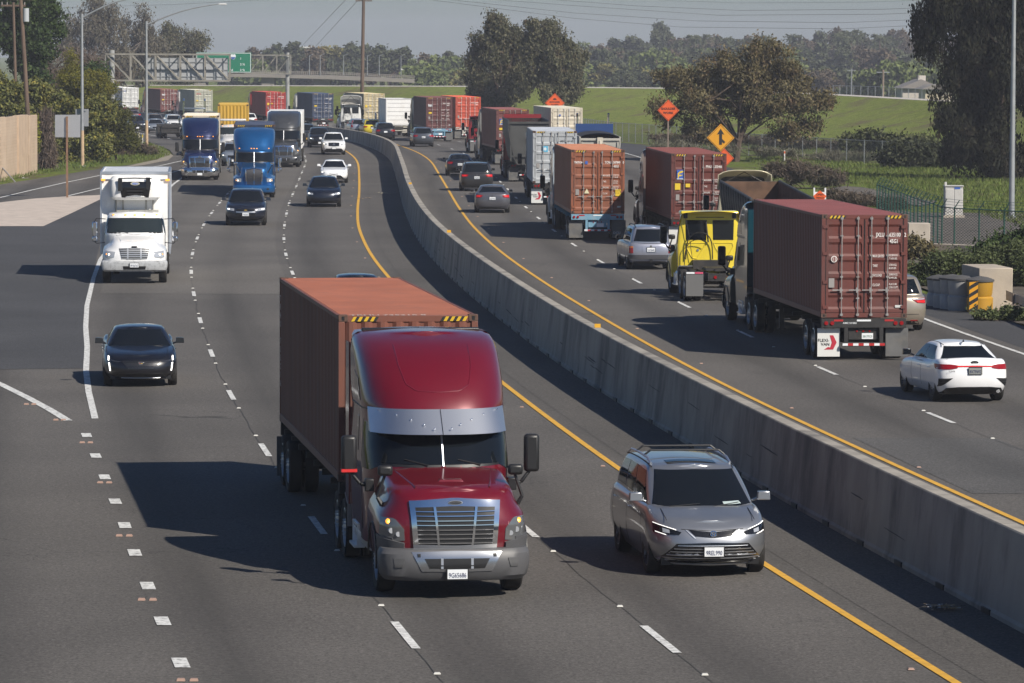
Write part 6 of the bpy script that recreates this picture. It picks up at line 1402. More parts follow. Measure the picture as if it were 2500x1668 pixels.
def wseg(nm, xa, za, xb, zb_, ytop, th, m=BW, dz=0):
    A = Vector(((xa - 1250) * za / _F, za, 0)); B = Vector(((xb - 1250) * zb_ / _F, zb_, 0)); top = CAM_H - (ytop - 113.5) * (za + zb_) / 2 / _F; d = B - A; a = math.atan2(d.y, d.x); M_ = MB(); M_.box(((A + B) / 2).x - wo.x and Vector((((A + B) / 2).x - wo.x, ((A + B) / 2).y - wo.y + dz, top / 2 - .1)) , (d.length, th, top + .2), rz=a); return M_.obj(nm, m, root, bevel=.015)
wseg('wall_panel', -60, 270, 9, 279, 292, .2); wseg('wall_panel', 9, 279.2, 38, 286, 289, .2); wseg('wall_pilaster', 38, 286, 60, 290, 285, .42, WALLM, -.12); wseg('wall_pilaster', 61.5, 290.5, 68, 292, 286, .42, WALLM, .3); wseg('wall_panel', 66, 291, 85, 296, 285.5, .3)
# leaning steel prop, road-side posts and sign backs
t = MB(); b = at(37, 445); b2 = P3(-8, 400, 280); t.tube(b, b2, .05, .05, 8); tag(t.obj('prop_pole', GALV), 'thin steel pole leaning on the block wall at the left edge', 'pole')
def sign_back(label, px, base_py, x0, x1, y0, y1, z, post, pw=.1, pm=None, top=None):
    g = at(px, base_py); z = g.y; root = thing('road_sign', label, 'road sign', tuple(g), 0, 'backs of road signs'); a = P3(x0, y0, z); b = P3(x1, y1, z); t = MB(); t.span((a.x - g.x, .06, a.z - g.z), (b.x - g.x, .075, b.z - g.z)); t.obj('sign_panel', mat('bare_aluminium', (.50, .50, .51), .4, .6, var=.08, vscale=.8), root, bevel=.04)
    t = MB(); tz = P3(px, top if top is not None else y0, z).z - g.z; t.box((0, 0, tz / 2), (pw, pw, tz)); t.obj('post', pm or RUSTB, root); return root
sign_back('back of a rounded square sign on a rusty post in the gravel gore', 164, 483, 133, 195, 284, 339, 0, True, .11, RUSTB, 288)
g = P3(200, 0, 309); root = thing('road_sign', 'small grey sign back clamped to the nearer street light pole', 'road sign', (g.x, 309, ground(309)), 0, 'backs of road signs')
a = P3(184, 270, 309.4); b = P3(216, 312, 309.4); t = MB(); t.span((a.x - g.x, .25, a.z), (b.x - g.x, .27, b.z)); t.obj('sign_panel', mat('bare_aluminium_dull', (.33, .34, .36), .5, .4), root, bevel=.02); t = MB(); t.box((0, .2, a.z - .1), (.5, .05, .06)); t.obj('clamp', GALV, root)
def marker_post(label, px, py, topy, col, cap=None, r=.045, capc=(.6, .12, .04), name='marker_post'):
    g = at(px, py); h = P3(px, topy, g.y).z - g.z; root = thing(name, label, 'marker post', tuple(g), 0, 'roadside marker posts'); t = MB(); t.tube((0, 0, 0), (0, 0, h), r, r, 8); t.obj('post', mat('post_%d' % px, col, .6), root)
    if cap: t = MB(); t.tube((0, 0, h * .72), (0, 0, h * .93), r * 1.06, r * 1.06, 8, caps=False); t.obj('reflector_band', mat('cap_%d' % px, capc, .5), root)
    return root
marker_post('white marker post with an orange band on the grass before the fence', 1915, 395, 364, (.62, .60, .57), True, .055)
marker_post('short cream post beside the yellow-topped post near the further light pole', 339, 348, 327, (.55, .50, .38), False, .06)
marker_post('thin post with a yellow round top near the further light pole', 348, 360, 329, (.5, .48, .42), True, .05, (.55, .40, .03))
marker_post('thin grey post at the front of the olive wattle bush', 330, 374, 346, (.42, .42, .44), False, .04)
# orange work signs and merge sign
ORG = mat('sign_orange', (.72, .105, .018), .5); YEL = mat('sign_yellow', (.66, .30, .012), .5)
def diamond(label, px, cy, half_px, z, m, face, post=True, base=None, name='warning_sign', wood=True, rot=0.0):
    c = P3(px, cy, z); g = ground(z); root = thing(name, label, 'warning sign', (c.x, z, g), 0, 'diamond warning signs'); h = half_px * z / _F; cz = c.z - g
    t = MB(); t.prism([(0, cz + h), (h, cz), (0, cz - h), (-h, cz)], .03, .05, 'y'); pn = t.obj('sign_panel', m, root, bevel=.015)
    k = .93; t = MB(); b = .02 * h
    for i in range(4):
        A = [(0, h * k), (h * k, 0), (0, -h * k), (-h * k, 0)]; p, q = A[i], A[(i + 1) % 4]; d = .96; t.add([(p[0], .024, cz + p[1]), (q[0], .024, cz + q[1]), (q[0] * d, .024, cz + q[1] * d), (p[0] * d, .024, cz + p[1] * d)], [(0, 1, 2, 3)])
    t.obj('sign_border', BLACKINK, pn, smooth=0); face(pn, cz, h)
    t = MB(); t.box((0, .12, (cz) / 2), (.10, .12, cz)); t.obj('post', WOODG if wood else GALV, root); return root
def f_shoulder(pn, cz, h):
    text('SHOULDER', .30 * h / 1.0, (0, .024, cz + .06 * h), (1, 0, 0), (0, 0, 1), BLACKINK, parent=pn, bold=.03, align='CENTER', squash=.85); text('WORK', .30 * h, (0, .024, cz - .32 * h), (1, 0, 0), (0, 0, 1), BLACKINK, parent=pn, bold=.03, align='CENTER')
diamond('orange diamond SHOULDER WORK sign on a wooden post before the spreading tree', 1629, 268, 26.5, 300, ORG, f_shoulder)
def f_closed(pn, cz, h):
    t = MB(); t.box((0, .024, cz + .38 * h), (.34 * h, .01, .11 * h)); t.box((0, .024, cz + .45 * h), (.2 * h, .01, .08 * h)); t.obj('truck_symbol', BLACKINK, pn); text('SHOULDER', .24 * h, (0, .024, cz + .02 * h), (1, 0, 0), (0, 0, 1), BLACKINK, parent=pn, bold=.03, align='CENTER', squash=.85); text('CLOSED', .24 * h, (0, .024, cz - .28 * h), (1, 0, 0), (0, 0, 1), BLACKINK, parent=pn, bold=.03, align='CENTER', squash=.85)
diamond('orange diamond sign half hidden behind the top of the cream container', 1352, 251, 24, 385, ORG, f_closed)
def f_merge(pn, cz, h):
    t = MB(); s_ = h
    t.prism([(-.10 * s_, cz - .50 * s_), (.10 * s_, cz - .50 * s_), (.10 * s_, cz - .30 * s_), (.24 * s_, cz - .42 * s_), (.34 * s_, cz - .30 * s_), (.11 * s_, cz - .08 * s_), (.10 * s_, cz + .28 * s_), (.27 * s_, cz + .22 * s_), (0, cz + .66 * s_), (-.27 * s_, cz + .22 * s_), (-.10 * s_, cz + .28 * s_)], .018, .028, 'y'); t.obj('merge_arrow', BLACKINK, pn, smooth=0)
diamond('yellow diamond merge arrow sign above the maroon container', 1757, 334, 34, 255, YEL, f_merge, name='merge_sign')
diamond('orange diamond sign directly below the yellow merge sign, behind the maroon container', 1766, 384, 24, 262, ORG, lambda pn, cz, h: None, wood=True)
def board_sign():
    z = 196; c = P3(2000, 472, z); root = thing('work_board', 'white folding board with an orange OPEN TRENCH sign behind the brown container', 'sign board', (c.x, z, 0), 0); k = z / _F; top = P3(0, 455, z).z; t = MB()
    for s_ in (-1, 1): t.box((s_ * 13.5 * k, 0, (top) / 2), (.07, .05, top)); 
    t.box((0, 0, top - .30), (26 * k, .03, .22)); t.box((0, 0, top - .75), (26 * k, .03, .18)); t.obj('frame', PLATE, root); cz = P3(0, 475, z).z; h = 16 * k; t = MB(); t.prism([(0, cz + h * .85), (h, cz), (h * .7, cz - h * .5), (-h * .7, cz - h * .5), (-h, cz)], -.05, -.03, 'y'); pn = t.obj('sign_panel', ORG, root)
    text('OPEN', .13, (0, -.052, cz + .02), (1, 0, 0), (0, 0, 1), BLACKINK, parent=pn, bold=.02, align='CENTER'); text('TRENCH', .12, (0, -.052, cz - .12), (1, 0, 0), (0, 0, 1), BLACKINK, parent=pn, bold=.02, align='CENTER', squash=.8)
board_sign()
# chain link fences: real thin wires would vanish, so each bay is a fine woven mesh of wires
def meshmat(name, col, sc_, thr):
    m, N, L, b = nodes_mat(name); tc = N.new('ShaderNodeTexCoord'); mp = N.new('ShaderNodeMapping'); mp.inputs['Rotation'].default_value = (0, math.pi / 4, 0); L.new(tc.outputs['Object'], mp.inputs[0])
    sp = N.new('ShaderNodeSeparateXYZ'); L.new(mp.outputs[0], sp.inputs[0]); o_ = []
    for ax in ('X', 'Z'):
        w = N.new('ShaderNodeMath'); w.operation = 'MULTIPLY'; w.inputs[1].default_value = sc_; L.new(sp.outputs[ax], w.inputs[0]); f = N.new('ShaderNodeMath'); f.operation = 'FRACT'; L.new(w.outputs[0], f.inputs[0])
        g_ = N.new('ShaderNodeMath'); g_.operation = 'LESS_THAN'; g_.inputs[1].default_value = thr; L.new(f.outputs[0], g_.inputs[0]); o_.append(g_.outputs[0])
    mx = N.new('ShaderNodeMath'); mx.operation = 'MAXIMUM'; L.new(o_[0], mx.inputs[0]); L.new(o_[1], mx.inputs[1]); L.new(mx.outputs[0], b.inputs['Alpha']); b.inputs['Base Color'].default_value = (*col, 1); b.inputs['Roughness'].default_value = .5; b.inputs['Metallic'].default_value = .4; return m
def fence(name, label, pts, h, bay, m, pm, rail=True, r=.035, ext=None, cat='fence'):
    o = Vector(pts[0]); root = thing(name, label, cat, tuple(o), 0); seg = []; P = [Vector(p) for p in pts]
    L_ = [0]
    for i in range(len(P) - 1): L_.append(L_[-1] + (P[i + 1] - P[i]).length)
    n = max(1, int(L_[-1] / bay)); Q = []
    for k in range(n + 1):
        s_ = L_[-1] * k / n; i = max(j for j in range(len(P)) if L_[j] <= s_ + 1e-6); i = min(i, len(P) - 2); Q.append(P[i].lerp(P[i + 1], (s_ - L_[i]) / (L_[i + 1] - L_[i])) - o)
    t = MB()
    for i in range(n): t.add([Q[i], Q[i + 1], Q[i + 1] + Vector((0, 0, h)), Q[i] + Vector((0, 0, h))], [(0, 1, 2, 3)])
    t.obj('wire_mesh', m, root, smooth=0)
    for q in Q:
        t = MB(); t.tube(q, q + Vector((0, 0, h + .06)), r, r, 6)
        if ext: t.tube(q + Vector((0, 0, h)), q + Vector((ext, -.1, h + .35)), r * .7, r * .6, 5)
        t.obj('post', pm, root)
    if rail: t = MB(); t.path([q + Vector((0, 0, h)) for q in Q], r * .7, 5); t.obj('top_rail', pm, root)
    if ext:
        t = MB()
        for k in (.35, .7, 1.0): t.path([q + Vector((ext * k, -.1 * k, h + .35 * k)) for q in Q], .008, 3)
        t.obj('barbed_wire', pm, root)
    return root
CL = meshmat('chain_link', (.22, .225, .225), 12, .17); CLG = meshmat('green_chain_link', (.03, .065, .05), 12, .15); GPOST = mat('green_post', (.025, .085, .065), .5)
fence('chain_link_fence', 'long grey chain link fence along the foot of the levee on the right', [tuple(at(*p)) for p in ((1425, 332), (1500, 345), (1640, 357), (1800, 378), (2047, 396), (2345, 414), (2560, 432))], 1.75, 3.0, CL, GALV)
z0_ = 214; fence('green_fence', 'green security fence with barbed wire near the right edge', [P3(2140, 0, 214) * 1 - Vector((0, 0, P3(2140, 0, 214).z)), P3(2225, 0, 196) - Vector((0, 0, P3(2225, 0, 196).z)), P3(2305, 0, 183) - Vector((0, 0, P3(2305, 0, 183).z)), P3(2640, 0, 176) - Vector((0, 0, P3(2640, 0, 176).z))], 1.95, 1.55, CLG, GPOST, ext=.2)
fence('levee_fence', 'thin post fence along the top of the levee before the pale house', [P3(2030, 229, 488), P3(2150, 233, 470), P3(2300, 243, 446), P3(2420, 252, 420)], 1.1, 2.6, meshmat('far_mesh', (.3, .3, .3), 12, .03), GALV)
t = MB(); a = P3(2235, 0, 179.5); b = P3(2640, 0, 174); t.box(((a.x + b.x) / 2, (a.y + b.y) / 2, .30), ((b - a).length, .3, .62), rz=math.atan2(b.y - a.y, b.x - a.x)); tag(t.obj('low_wall', mat('pale_concrete', (.42, .37, .31), .9, var=.12, vscale=1.5, bump=.3, bscale=8), bevel=.02), 'low pale concrete wall under the green fence', 'wall')
t = MB(); a = P3(2215, 0, 181); b = P3(2240, 0, 178); t.box(((a.x + b.x) / 2 + .1, 178, .75), (.9, .9, 1.5)); tag(t.obj('concrete_post', _mats['pale_concrete'], bevel=.02), 'square grey concrete block end seen right of the brown container doors', 'block')
# cabinet
z = 222; c = P3(2326, 0, z); root = thing('utility_cabinet', 'pale grey electrical cabinet standing in the grass behind the green fence', 'cabinet', (c.x, z, 0), 0); k = z / _F; tz = P3(0, 450, z).z
CAB = mat('cabinet_grey', (.48, .47, .45), .6, var=.06, vscale=1.5, dirt=(.3, .28, .25), dscale=2, damt=.4)
t = MB(); t.span((-22 * k, -.4, .12), (22 * k, .4, tz)); t.obj('cabinet_body', CAB, root, bevel=.02); t = MB(); t.span((-23.5 * k, -.45, tz), (23.5 * k, .45, tz + .05)); t.box((-19 * k, 0, tz + .12), (.12, .12, .2)); t.obj('lid', CAB, root, bevel=.01)
t = MB(); t.span((-20 * k, -.42, .3), (-1 * k, -.40, tz - .15)); t.obj('door', CAB, root, bevel=.01); t = MB(); t.span((1 * k, -.42, .3), (20 * k, -.40, tz - .15)); t.obj('door', CAB, root, bevel=.01); t = MB(); t.box((8 * k, -.415, tz - .09), (.3, .01, .09)); t.obj('blue_label', BSTICK, root); t = MB(); t.span((-26 * k, -.6, 0), (26 * k, .6, .12)); t.obj('base', _mats['pale_concrete'], root)
# crash cushion
BG = mat('barrel_grey', (.34, .34, .34), .6, var=.1, vscale=3); BL = mat('barrel_lid', (.075, .073, .072), .7, var=.15, vscale=5); BY = mat('barrel_yellow_shaded', (.42, .225, .02), .5)  # the yellow is darkened so its colour carries the drum's shade
def barrel(label, px, py, h, r, m, lid=True):
    g = at(px, py); root = thing('crash_barrel', label, 'crash barrel', tuple(g), 0, 'sand barrels of the crash cushion'); t = MB(); t.lathe([(r * .98, 0), (r, h * .45), (r * .86, h * .5), (r * .93, h * .56), (r, h * .95), (r * 1.02, h)], (0, 0, 0), 'z', 22); t.obj('drum', m, root, smooth=50)
    if lid: t = MB(); t.lathe([(r * 1.08, h - .03), (r * 1.09, h + .03), (r * .6, h + .11), (.02, h + .15)], (0, 0, 0), 'z', 22); t.obj('lid', BL, root, smooth=50)
for i, (px, py, h, r, m, l_) in enumerate(((2290, 747, .92, .38, BG, 'leftmost low grey sand barrel of the crash cushion'), (2306, 751, .95, .40, BG, 'second low grey sand barrel from the left of the crash cushion'), (2324, 754, 1.02, .42, BG, 'middle grey sand barrel with the broad dark lid'), (2346, 758, 1.04, .45, BG, 'large grey sand barrel beside the striped panel'), (2392, 762, 1.05, .44, BY, 'yellow sand barrel right of the striped panel'))):
    barrel(l_, px, py, h, r, m)
g = at(2374, 764); root = thing('hazard_panel', 'black and yellow striped panel in front of the crash barrels', 'hazard panel', (g.x, g.y - .3, 0), 0); t = MB(); t.box((0, 0, .58), (.30, .02, .98)); pn = t.obj('panel', BLACKINK, root); t = MB()
for i in range(4): zz = .12 + i * .26; t.add([(-.145, -.014, zz), (.145, -.014, zz + .18), (.145, -.014, min(1.06, zz + .31)), (-.145, -.014, zz + .13)], [(0, 1, 2, 3)])
t.obj('yellow_stripes', YEL, pn, smooth=0); t = MB()
for s_ in (-.1, .1): t.tube((s_, .05, 0), (s_, .05, .8), .02, .02, 6)
t.obj('stand', GALV, root)
g = at(2445, 770); root = MB(); root.box((g.x - .1, g.y + 3.5, .72), (1.15, 2.6, 1.44), rz=.12); tag(root.obj('concrete_block', mat('block_concrete', (.40, .34, .27), .9, var=.1, vscale=1.5, dirt=(.25, .22, .2), dscale=1, damt=.5, bump=.3, bscale=8), bevel=.03), 'big square concrete wall end behind the yellow barrel', 'concrete block')
gr = thing('guard_rail', 'steel guard rail running out of the right edge beside the concrete block', 'guard rail', tuple(at(2455, 765)), 0); o = at(2455, 765); t = MB(); prof = [(-.02, .45), (.05, .50), (.05, .56), (-.02, .60), (.05, .64), (.05, .70), (-.02, .76)]; e = P3(2620, 0, 128) - Vector((0, 0, P3(2620, 0, 128).z)) - o
t.grid([[Vector((0, -a_, z_)) for a_, z_ in prof], [e + Vector((0, -a_, z_)) for a_, z_ in prof]]); r_ = t.obj('rail', GALV, gr, smooth=20); so = r_.modifiers.new('thick', 'SOLIDIFY'); so.thickness = .01
for q in (.15, .5, .85): t = MB(); t.box(e * q + Vector((0, .12, .38)), (.12, .16, .76)); t.obj('post', WOODG, gr)
# bridge
BC = mat('bridge_concrete', (.22, .20, .18), .9, var=.08, vscale=.2); z = 830; root = thing('road_bridge', 'distant concrete road bridge with railings and lamp posts over the river', 'bridge', (P3(700, 0, z).x, z, -3), 0); o = Vector((P3(700, 0, z).x, z, -3)); t = MB()
def bl(px, py, zz=830): return P3(px, py, zz) - o
t.grid([[bl(380, 181), bl(640, 184), bl(800, 186), bl(900, 190), bl(1010, 195)], [bl(380, 190), bl(640, 191), bl(800, 195), bl(900, 199), bl(1010, 203)]]); t.grid([[bl(380, 181), bl(640, 184), bl(800, 186), bl(900, 190), bl(1010, 195)], [bl(380, 181) + Vector((0, 10, 0)), bl(640, 184) + Vector((0, 10, 0)), bl(800, 186) + Vector((0, 10, 0)), bl(900, 190) + Vector((0, 10, 0)), bl(1010, 195) + Vector((0, 10, 0))]])
t.grid([[bl(380, 190), bl(640, 191), bl(800, 195), bl(900, 199), bl(1010, 203)], [bl(380, 190) + Vector((0, 10, 0)), bl(640, 191) + Vector((0, 10, 0)), bl(800, 195) + Vector((0, 10, 0)), bl(900, 199) + Vector((0, 10, 0)), bl(1010, 203) + Vector((0, 10, 0))]]); t.obj('deck', BC, root)
for a_, b_ in ((636, 667), (764, 802), (925, 934), (470, 500)): t = MB(); q = bl(a_, 190); w = bl(b_, 190); t.span((q.x, 1, -4), (w.x, 9, q.z - .05)); t.obj('pier', BC, root, bevel=.1)
t = MB()
for px in range(384, 1010, 5): q = bl(px, float(np.interp(px, [380, 800, 1010], [181, 186, 195]))); t.box(q + Vector((0, .1, .35)), (.12, .12, .7))
for dz in (.7, .4): t.path([bl(px, float(np.interp(px, [380, 800, 1010], [181, 186, 195]))) + Vector((0, .1, dz)) for px in (380, 640, 800, 900, 1010)], .07, 4)
t.obj('railing', BC, root)
for px in (754, 780, 837, 895, 924, 977): t = MB(); q = bl(px, 185); t.tube(q, q + Vector((0, 0, 3.8)), .09, .06, 6); t.path([q + Vector((0, 0, 3.7)), q + Vector((.8, 0, 4.1))], .05, 4); t.obj('lamp_post', GALV, root)
# distant buildings
def building(label, x0, x1, y0, y1, z, wall, roofm, rooftop, chimney=False, gable=True, wins=3):
    a = P3(x0, y0, z); b = P3(x1, y1, z); g = -2.6; root = thing('distant_building', label, 'building', ((a.x + b.x) / 2, z, g), 0); w = (b.x - a.x) / 2; h = a.z - g; D = 9; rt = P3(0, rooftop, z).z - g; t = MB(); t.span((-w, 0, 0), (w, D, h)); t.obj('wall', wall, root); t = MB()
    if gable: t.prism([(-w - .5, h), (w + .5, h), (0, rt)] if gable == 1 else [(-w - .5, h), (w + .5, h), (w * .5, rt), (-w * .5, rt)], -.5, D + .5, 'y')
    else: t.span((-w - .2, -.2, h), (w + .2, D + .2, rt))
    rf = t.obj('roof', roofm, root)
    if chimney: t = MB(); t.box((w * .1, 2, rt + .05), (1.0, .7, .9)); t.obj('chimney', wall, rf)
    for i in range(wins): t = MB(); x_ = -w + (2 * w) * (i + .5) / wins; t.box((x_, -.03, h * .62), (w * .5 / wins * 1.2, .1, h * .18)); t.obj('window', GLASS, root)
WH = mat('white_wall', (.62, .62, .60), .8); building('small white square building top above the far trees right of the gantry', 732, 762, 119, 140, 1180, WH, WH, 116, gable=False)
building('house with an orange-red tiled roof beyond the bridge', 1050, 1088, 158, 175, 1000, mat('cream_wall', (.5, .42, .33), .8), mat('red_tiles', (.30, .10, .06), .8, var=.2), 150, gable=2)
building('long low white warehouse roof beyond the bridge left of the twin gums', 980, 1026, 172, 186, 960, WH, mat('white_roof', (.60, .60, .58), .7), 168, gable=False)
building('long low dark shed roof beyond the end of the bridge', 1082, 1112, 194, 205, 900, mat('shed_wall', (.2, .19, .18), .8), mat('shed_roof', (.35, .34, .33), .7), 191, gable=False)
building('pale farmhouse with shallow gable roof and chimney above the levee', 2200, 2290, 212, 240, 560, mat('pale_house_wall', (.50, .46, .41), .8), mat('grey_brown_roof', (.22, .20, .185), .8), 190, chimney=True, gable=1, wins=2)
building('cream side wing of the farmhouse, partly behind the hanging gum branches', 2255, 2320, 214, 240, 548, mat('cream_house_wall', (.55, .48, .36), .8), _mats['grey_brown_roof'], 203, gable=2, wins=2)
# far telegraph poles
for i, (px, yb, yt, z, lb) in enumerate(((2152, 228, 167, 520, 'pale wooden pole standing on the levee left of the farmhouse'), (2075, 190, 165, 800, 'far thin pole among the dark trees above the levee'), (610, 135, 117, 1100, 'tiny pole on the skyline above the green sign'))):
    b = P3(px, yb, z); root = thing('distant_pole', lb, 'pole', tuple(b), 0); h = P3(px, yt, z).z - b.z; t = MB(); t.tube((0, 0, -6), (0, 0, h), .16, .12, 6); t.obj('pole', GALV if i else WOODG, root); t = MB(); t.box((0, 0, h - .3), (1.6, .1, .1)); t.obj('crossarm', GALV, root)
# ------------------------------------------------------------------ traffic
BRN = (.17, .058, .036); MAR = (.125, .031, .023)
def semi(label, near, yaw, face, col, ccol, ckw=None, brand='wide', kind='sleeper', chkw=None, L=12.192, gap=6.9, clabel=None, name='semi_truck', hc=1.2, nocont=False, **tk):
    """near = (x, y) of the container's near end"""
    g = ground(near[1]); d = Vector((-math.sin(yaw), math.cos(yaw), 0)); p = Vector((near[0], near[1], g)); rzc = math.pi / 2 + yaw
    if kind == 'day': gap = min(gap, 5.0)
    if face == 'to': loc = p - d * gap; rz = -math.pi / 2 + yaw
    else: loc = p + d * (gap + L); rz = math.pi / 2 + yaw
    x0 = -(gap + L); loc.z = g if face == 'away' else ground(loc.y)
    root = tractor(name, label, 0, 0, face, col, kind=kind, brand=brand, rzloc=(tuple(loc), rz), tail=False, **tk)
    chassis(root, x0, L, deck=hc, **(chkw or {}))
    if nocont: return root, None
    c = container('shipping_container', clabel, (p.x, p.y, g + hc), rzc, ccol, L=L, near='doors' if face == 'away' else 'front', **(ckw or {}))
    return root, c
rad = math.radians
def up(px, y): return ((px - 1250) * y / _F, y)
# --- towards the camera, near to far
r, c = semi('large dark red sleeper truck with chrome grille, metal sun visor and grey bumper', (-1.80, 74.3), rad(7.9), 'to', (.135, .003, .011), BRN,
            ckw=dict(roof_col=(.30, .105, .062)), clabel='rust brown ribbed container with orange-brown roof behind the dark red cab', visor=True, plate_txt='9G65686', metal=.15)
w_ = [k for k in c.children if k.name.startswith('side_wall')]
text('TRHU 735216 8', .20, (.03, .35, 2.885), (0, -1, 0), (1, 0, .0), WHITEINK, parent=[k for k in c.children if k.name.startswith('roof_panel')][0], bold=.02, align='CENTER')
for wll in w_:
    if sum(v.co.y for v in wll.data.vertices) > 0:
        for i, ch in enumerate('TRHU 735216'): text(ch, .17, (12.192 - .55, 1.245, 2.45 - .17 * i), (-1, 0, 0), (0, 0, 1), WHITEINK, parent=wll, bold=.02)
mr = [k for k in r.children if k.name.startswith('side_mirror')][0]
for k in r.children:
    if k.name.startswith('side_mirror') and sum(v.co.y for v in k.data.vertices) < 0: t = MB(); t.box((-2.25, -1.50, 1.86), (.175, .255, .05)); t.obj('red_band', mat('red_tape_band', (.55, .02, .02), .5), k)
car('minivan', 'silver minivan with roof rack and slit headlights, right of the dark red truck', 'minivan', 'minivan', 3.34, 70.3, 'to', (.36, .37, .39), front='van', plate_txt='9REL990', rack='silver', metal=.75)
car('sedan', 'glossy black sedan with vertical white lamps beside the solid white edge line', 'car', 'sedan', -9.49, 109.4, 'to', (.006, .006, .009), front='luxury', plate_txt=None, metal=.1, L=4.92, W=1.9)
car('sedan', 'dark blue car of which only the roof shows above the rust brown container', 'car', 'sedan', -4.78, 134.9, 'to', (.008, .010, .014), front='plain', plate_txt='')
# white lorry with a cooling unit
def box_body(root, x0, x1, z0, z1, w, m, front=True, rear=False, edge=None):
    t = MB(); t.span((x1, -w / 2, z0), (x0, w / 2, z1)); b = t.obj('box_body', m, root, bevel=.03); e = MB()
    for y in (-1, 1):
        for x in (x0, x1): e.box((x, y * w / 2, (z0 + z1) / 2), (.10, .07, z1 - z0 + .04))
        e.box(((x0 + x1) / 2, y * w / 2, z1), (x0 - x1, .06, .10)); e.box(((x0 + x1) / 2, y * w / 2, z0), (x0 - x1, .06, .12))
    for x in (x0, x1): e.box((x, 0, z1), (.06, w, .10))
    e.obj('box_edges', edge or POLISH, b); return b
r = tractor('box_truck', 'white box truck with a roof-high cooling unit and chipped grey bumper', -13.85, 157.0, 'to', (.80, .80, .80), kind='boxtruck', brand='small', chromeb='worn', plate_txt='8Y36762', metal=0, cat='box truck')
r['category'] = 'box truck'; BOXW = mat('box_white', (.78, .78, .77), .5, var=.04, vscale=1, dirt=(.55, .51, .45), dscale=1.2, damt=.35)
b = box_body(r, -3.45, -10.0, 1.0, 3.98, 2.56, BOXW)
t = MB()
for x in np.arange(-3.9, -9.9, -.55): t.box((x, 0, 3.992), (.03, 2.4, .012))
t.obj('roof_ribs', POLISH, b); e = MB(); e.span((-3.46, -1.22, 3.72), (-3.40, 1.22, 3.76)); e.obj('box_top_rail', POLISH, b)
U_ = Shell(.75, [(0, .22, 0, .82), (.12, .06, 0, .92), (.5, 0, 0, .95), (.85, .05, 0, .93), (1, .16, 0, .84)], 2.98, 3.86, aF=.35, nF=3.2, aR=.01, nR=8, crown=.03)
t = MB(); U_.mesh(t, ns=4, capn=3); t.v = [(v[0] - 2.75, v[1], v[2]) for v in t.v]; u = t.obj('cooling_unit', BOXW, r)
t = MB(); U_.patch(t, 'F', [(-.62, 3.80), (0, 3.82), (.62, 3.80)], [(-.50, 3.08), (0, 3.06), (.50, 3.08)], d=.012, nu=14); t.v = [(v[0] - 2.75, v[1], v[2]) for v in t.v]; g = t.obj('unit_grille', TRIM, u)
t = MB(); t.lathe([(.17, 0), (.17, .02)], (0, 0, 0), axis='x', n=24); t.v = [(-2.735 + v[0], v[1], 3.60 + v[2] * .36) for v in t.v]; e = t.obj('oval_badge', mat('badge_cream', (.55, .52, .36), .4), g)
t = MB(); t.lathe([(.13, 0), (.13, .005)], (0, 0, 0), axis='x', n=24); t.v = [(-2.715 + v[0], v[1], 3.60 + v[2] * .32) for v in t.v]; t.obj('badge_centre', BSTICK, e); text('Carrier', .07, (-2.708, 0, 3.58), (0, 1, 0), (0, 0, 1), PLATE, parent=e, align='CENTER')
t = MB()
for y0, z0_ in ((-.56, 3.55), (.48, 3.6)): t.box((-2.74, y0, z0_), (.03, .16, .46))
t.box((-2.73, 0, 3.33), (.02, .62, .05)); t.box((-2.73, 0, 3.22), (.02, .56, .04)); t.obj('grille_vents', BLACK, g)
t = MB()
for y0 in (-.72, -.46, .40, .66): t.tube((-3.38, y0, 2.5), (-3.38, y0, 3.0), .03, .03, 6)
t.span((-3.38, -.70, 2.50), (-3.26, .86, 2.60)); t.obj('unit_bracket', mat('grey_rail', (.35, .34, .31), .7, var=.3, vscale=3), r)
for sg in (-1, 1): t = MB(); t.box((-3.38, sg * 1.2, 3.72), (.05, .14, .07)); t.obj('marker_lamp', AMBER, r)
ax = MB(); dual_axle(ax, r, -7.3, 2.5); ax.span((-9.9, -.45, .72), (-3.2, -.35, .98)); ax.span((-9.9, .35, .72), (-3.2, .45, .98)); ax.obj('rear_frame', FRAME, r)
car('crossover', 'dark blue SUV with gold badge and lit headlights ahead of the bright blue truck', 'SUV', 'suv', -12.95, 208.1, 'to', (.012, .016, .030), front='chevy', plate_txt='7XKE921', W=1.98, L=5.0, zr=1.74)
car('crossover', 'near-black crossover with smooth nose and no grille in the fast lane', 'car', 'crossover', -10.25, 232.8, 'to', (.008, .011, .022), front='tesla', plate_txt=None)
car('sedan', 'white sedan with black trapezoid grille behind the near-black crossover', 'car', 'sedan', -11.40, 273.8, 'to', (.78, .79, .80), front='corolla', plate_txt='', metal=0, W=1.78, L=4.63)
car('pickup_truck', 'white pickup truck with large black grille rounding the bend by the barrier', 'pickup', 'pickup', -14.35, 344.5, 'to', (.76, .77, .78), front='pickup', plate_txt='', metal=0)
car('crossover', 'black SUV half hidden behind the left side of the white pickup', 'SUV', 'suv', -16.55, 369, 'to', (.010, .010, .012), front='plain', plate_txt='')
car('crossover', 'dark grey SUV with lit lamp right of the grey sleeper truck', 'SUV', 'suv', -18.5, 386, 'to', (.03, .033, .038), front='mazda', plate_txt='', platecol=mat('old_yellow_plate', (.5, .30, .03), .5))
def yaw_f(y): return yaw_at(y)
y = 314; r, c = semi('dark grey sleeper truck partly behind the bright blue truck', up(690, y + 1), yaw_f(y), 'to', (.065, .068, .072), (.2, .2, .2), nocont=True, chkw=dict(), plate_txt=None, chromeb='paint', marker=False, metal=.4)
r.location = (up(690, 308.5)[0], 308.5, 0)
t = MB(); t.span((-19, -1.28, 1.2), (-6.6, 1.28, 3.90)); t.obj('trailer_box', BOXW, r, bevel=.03)
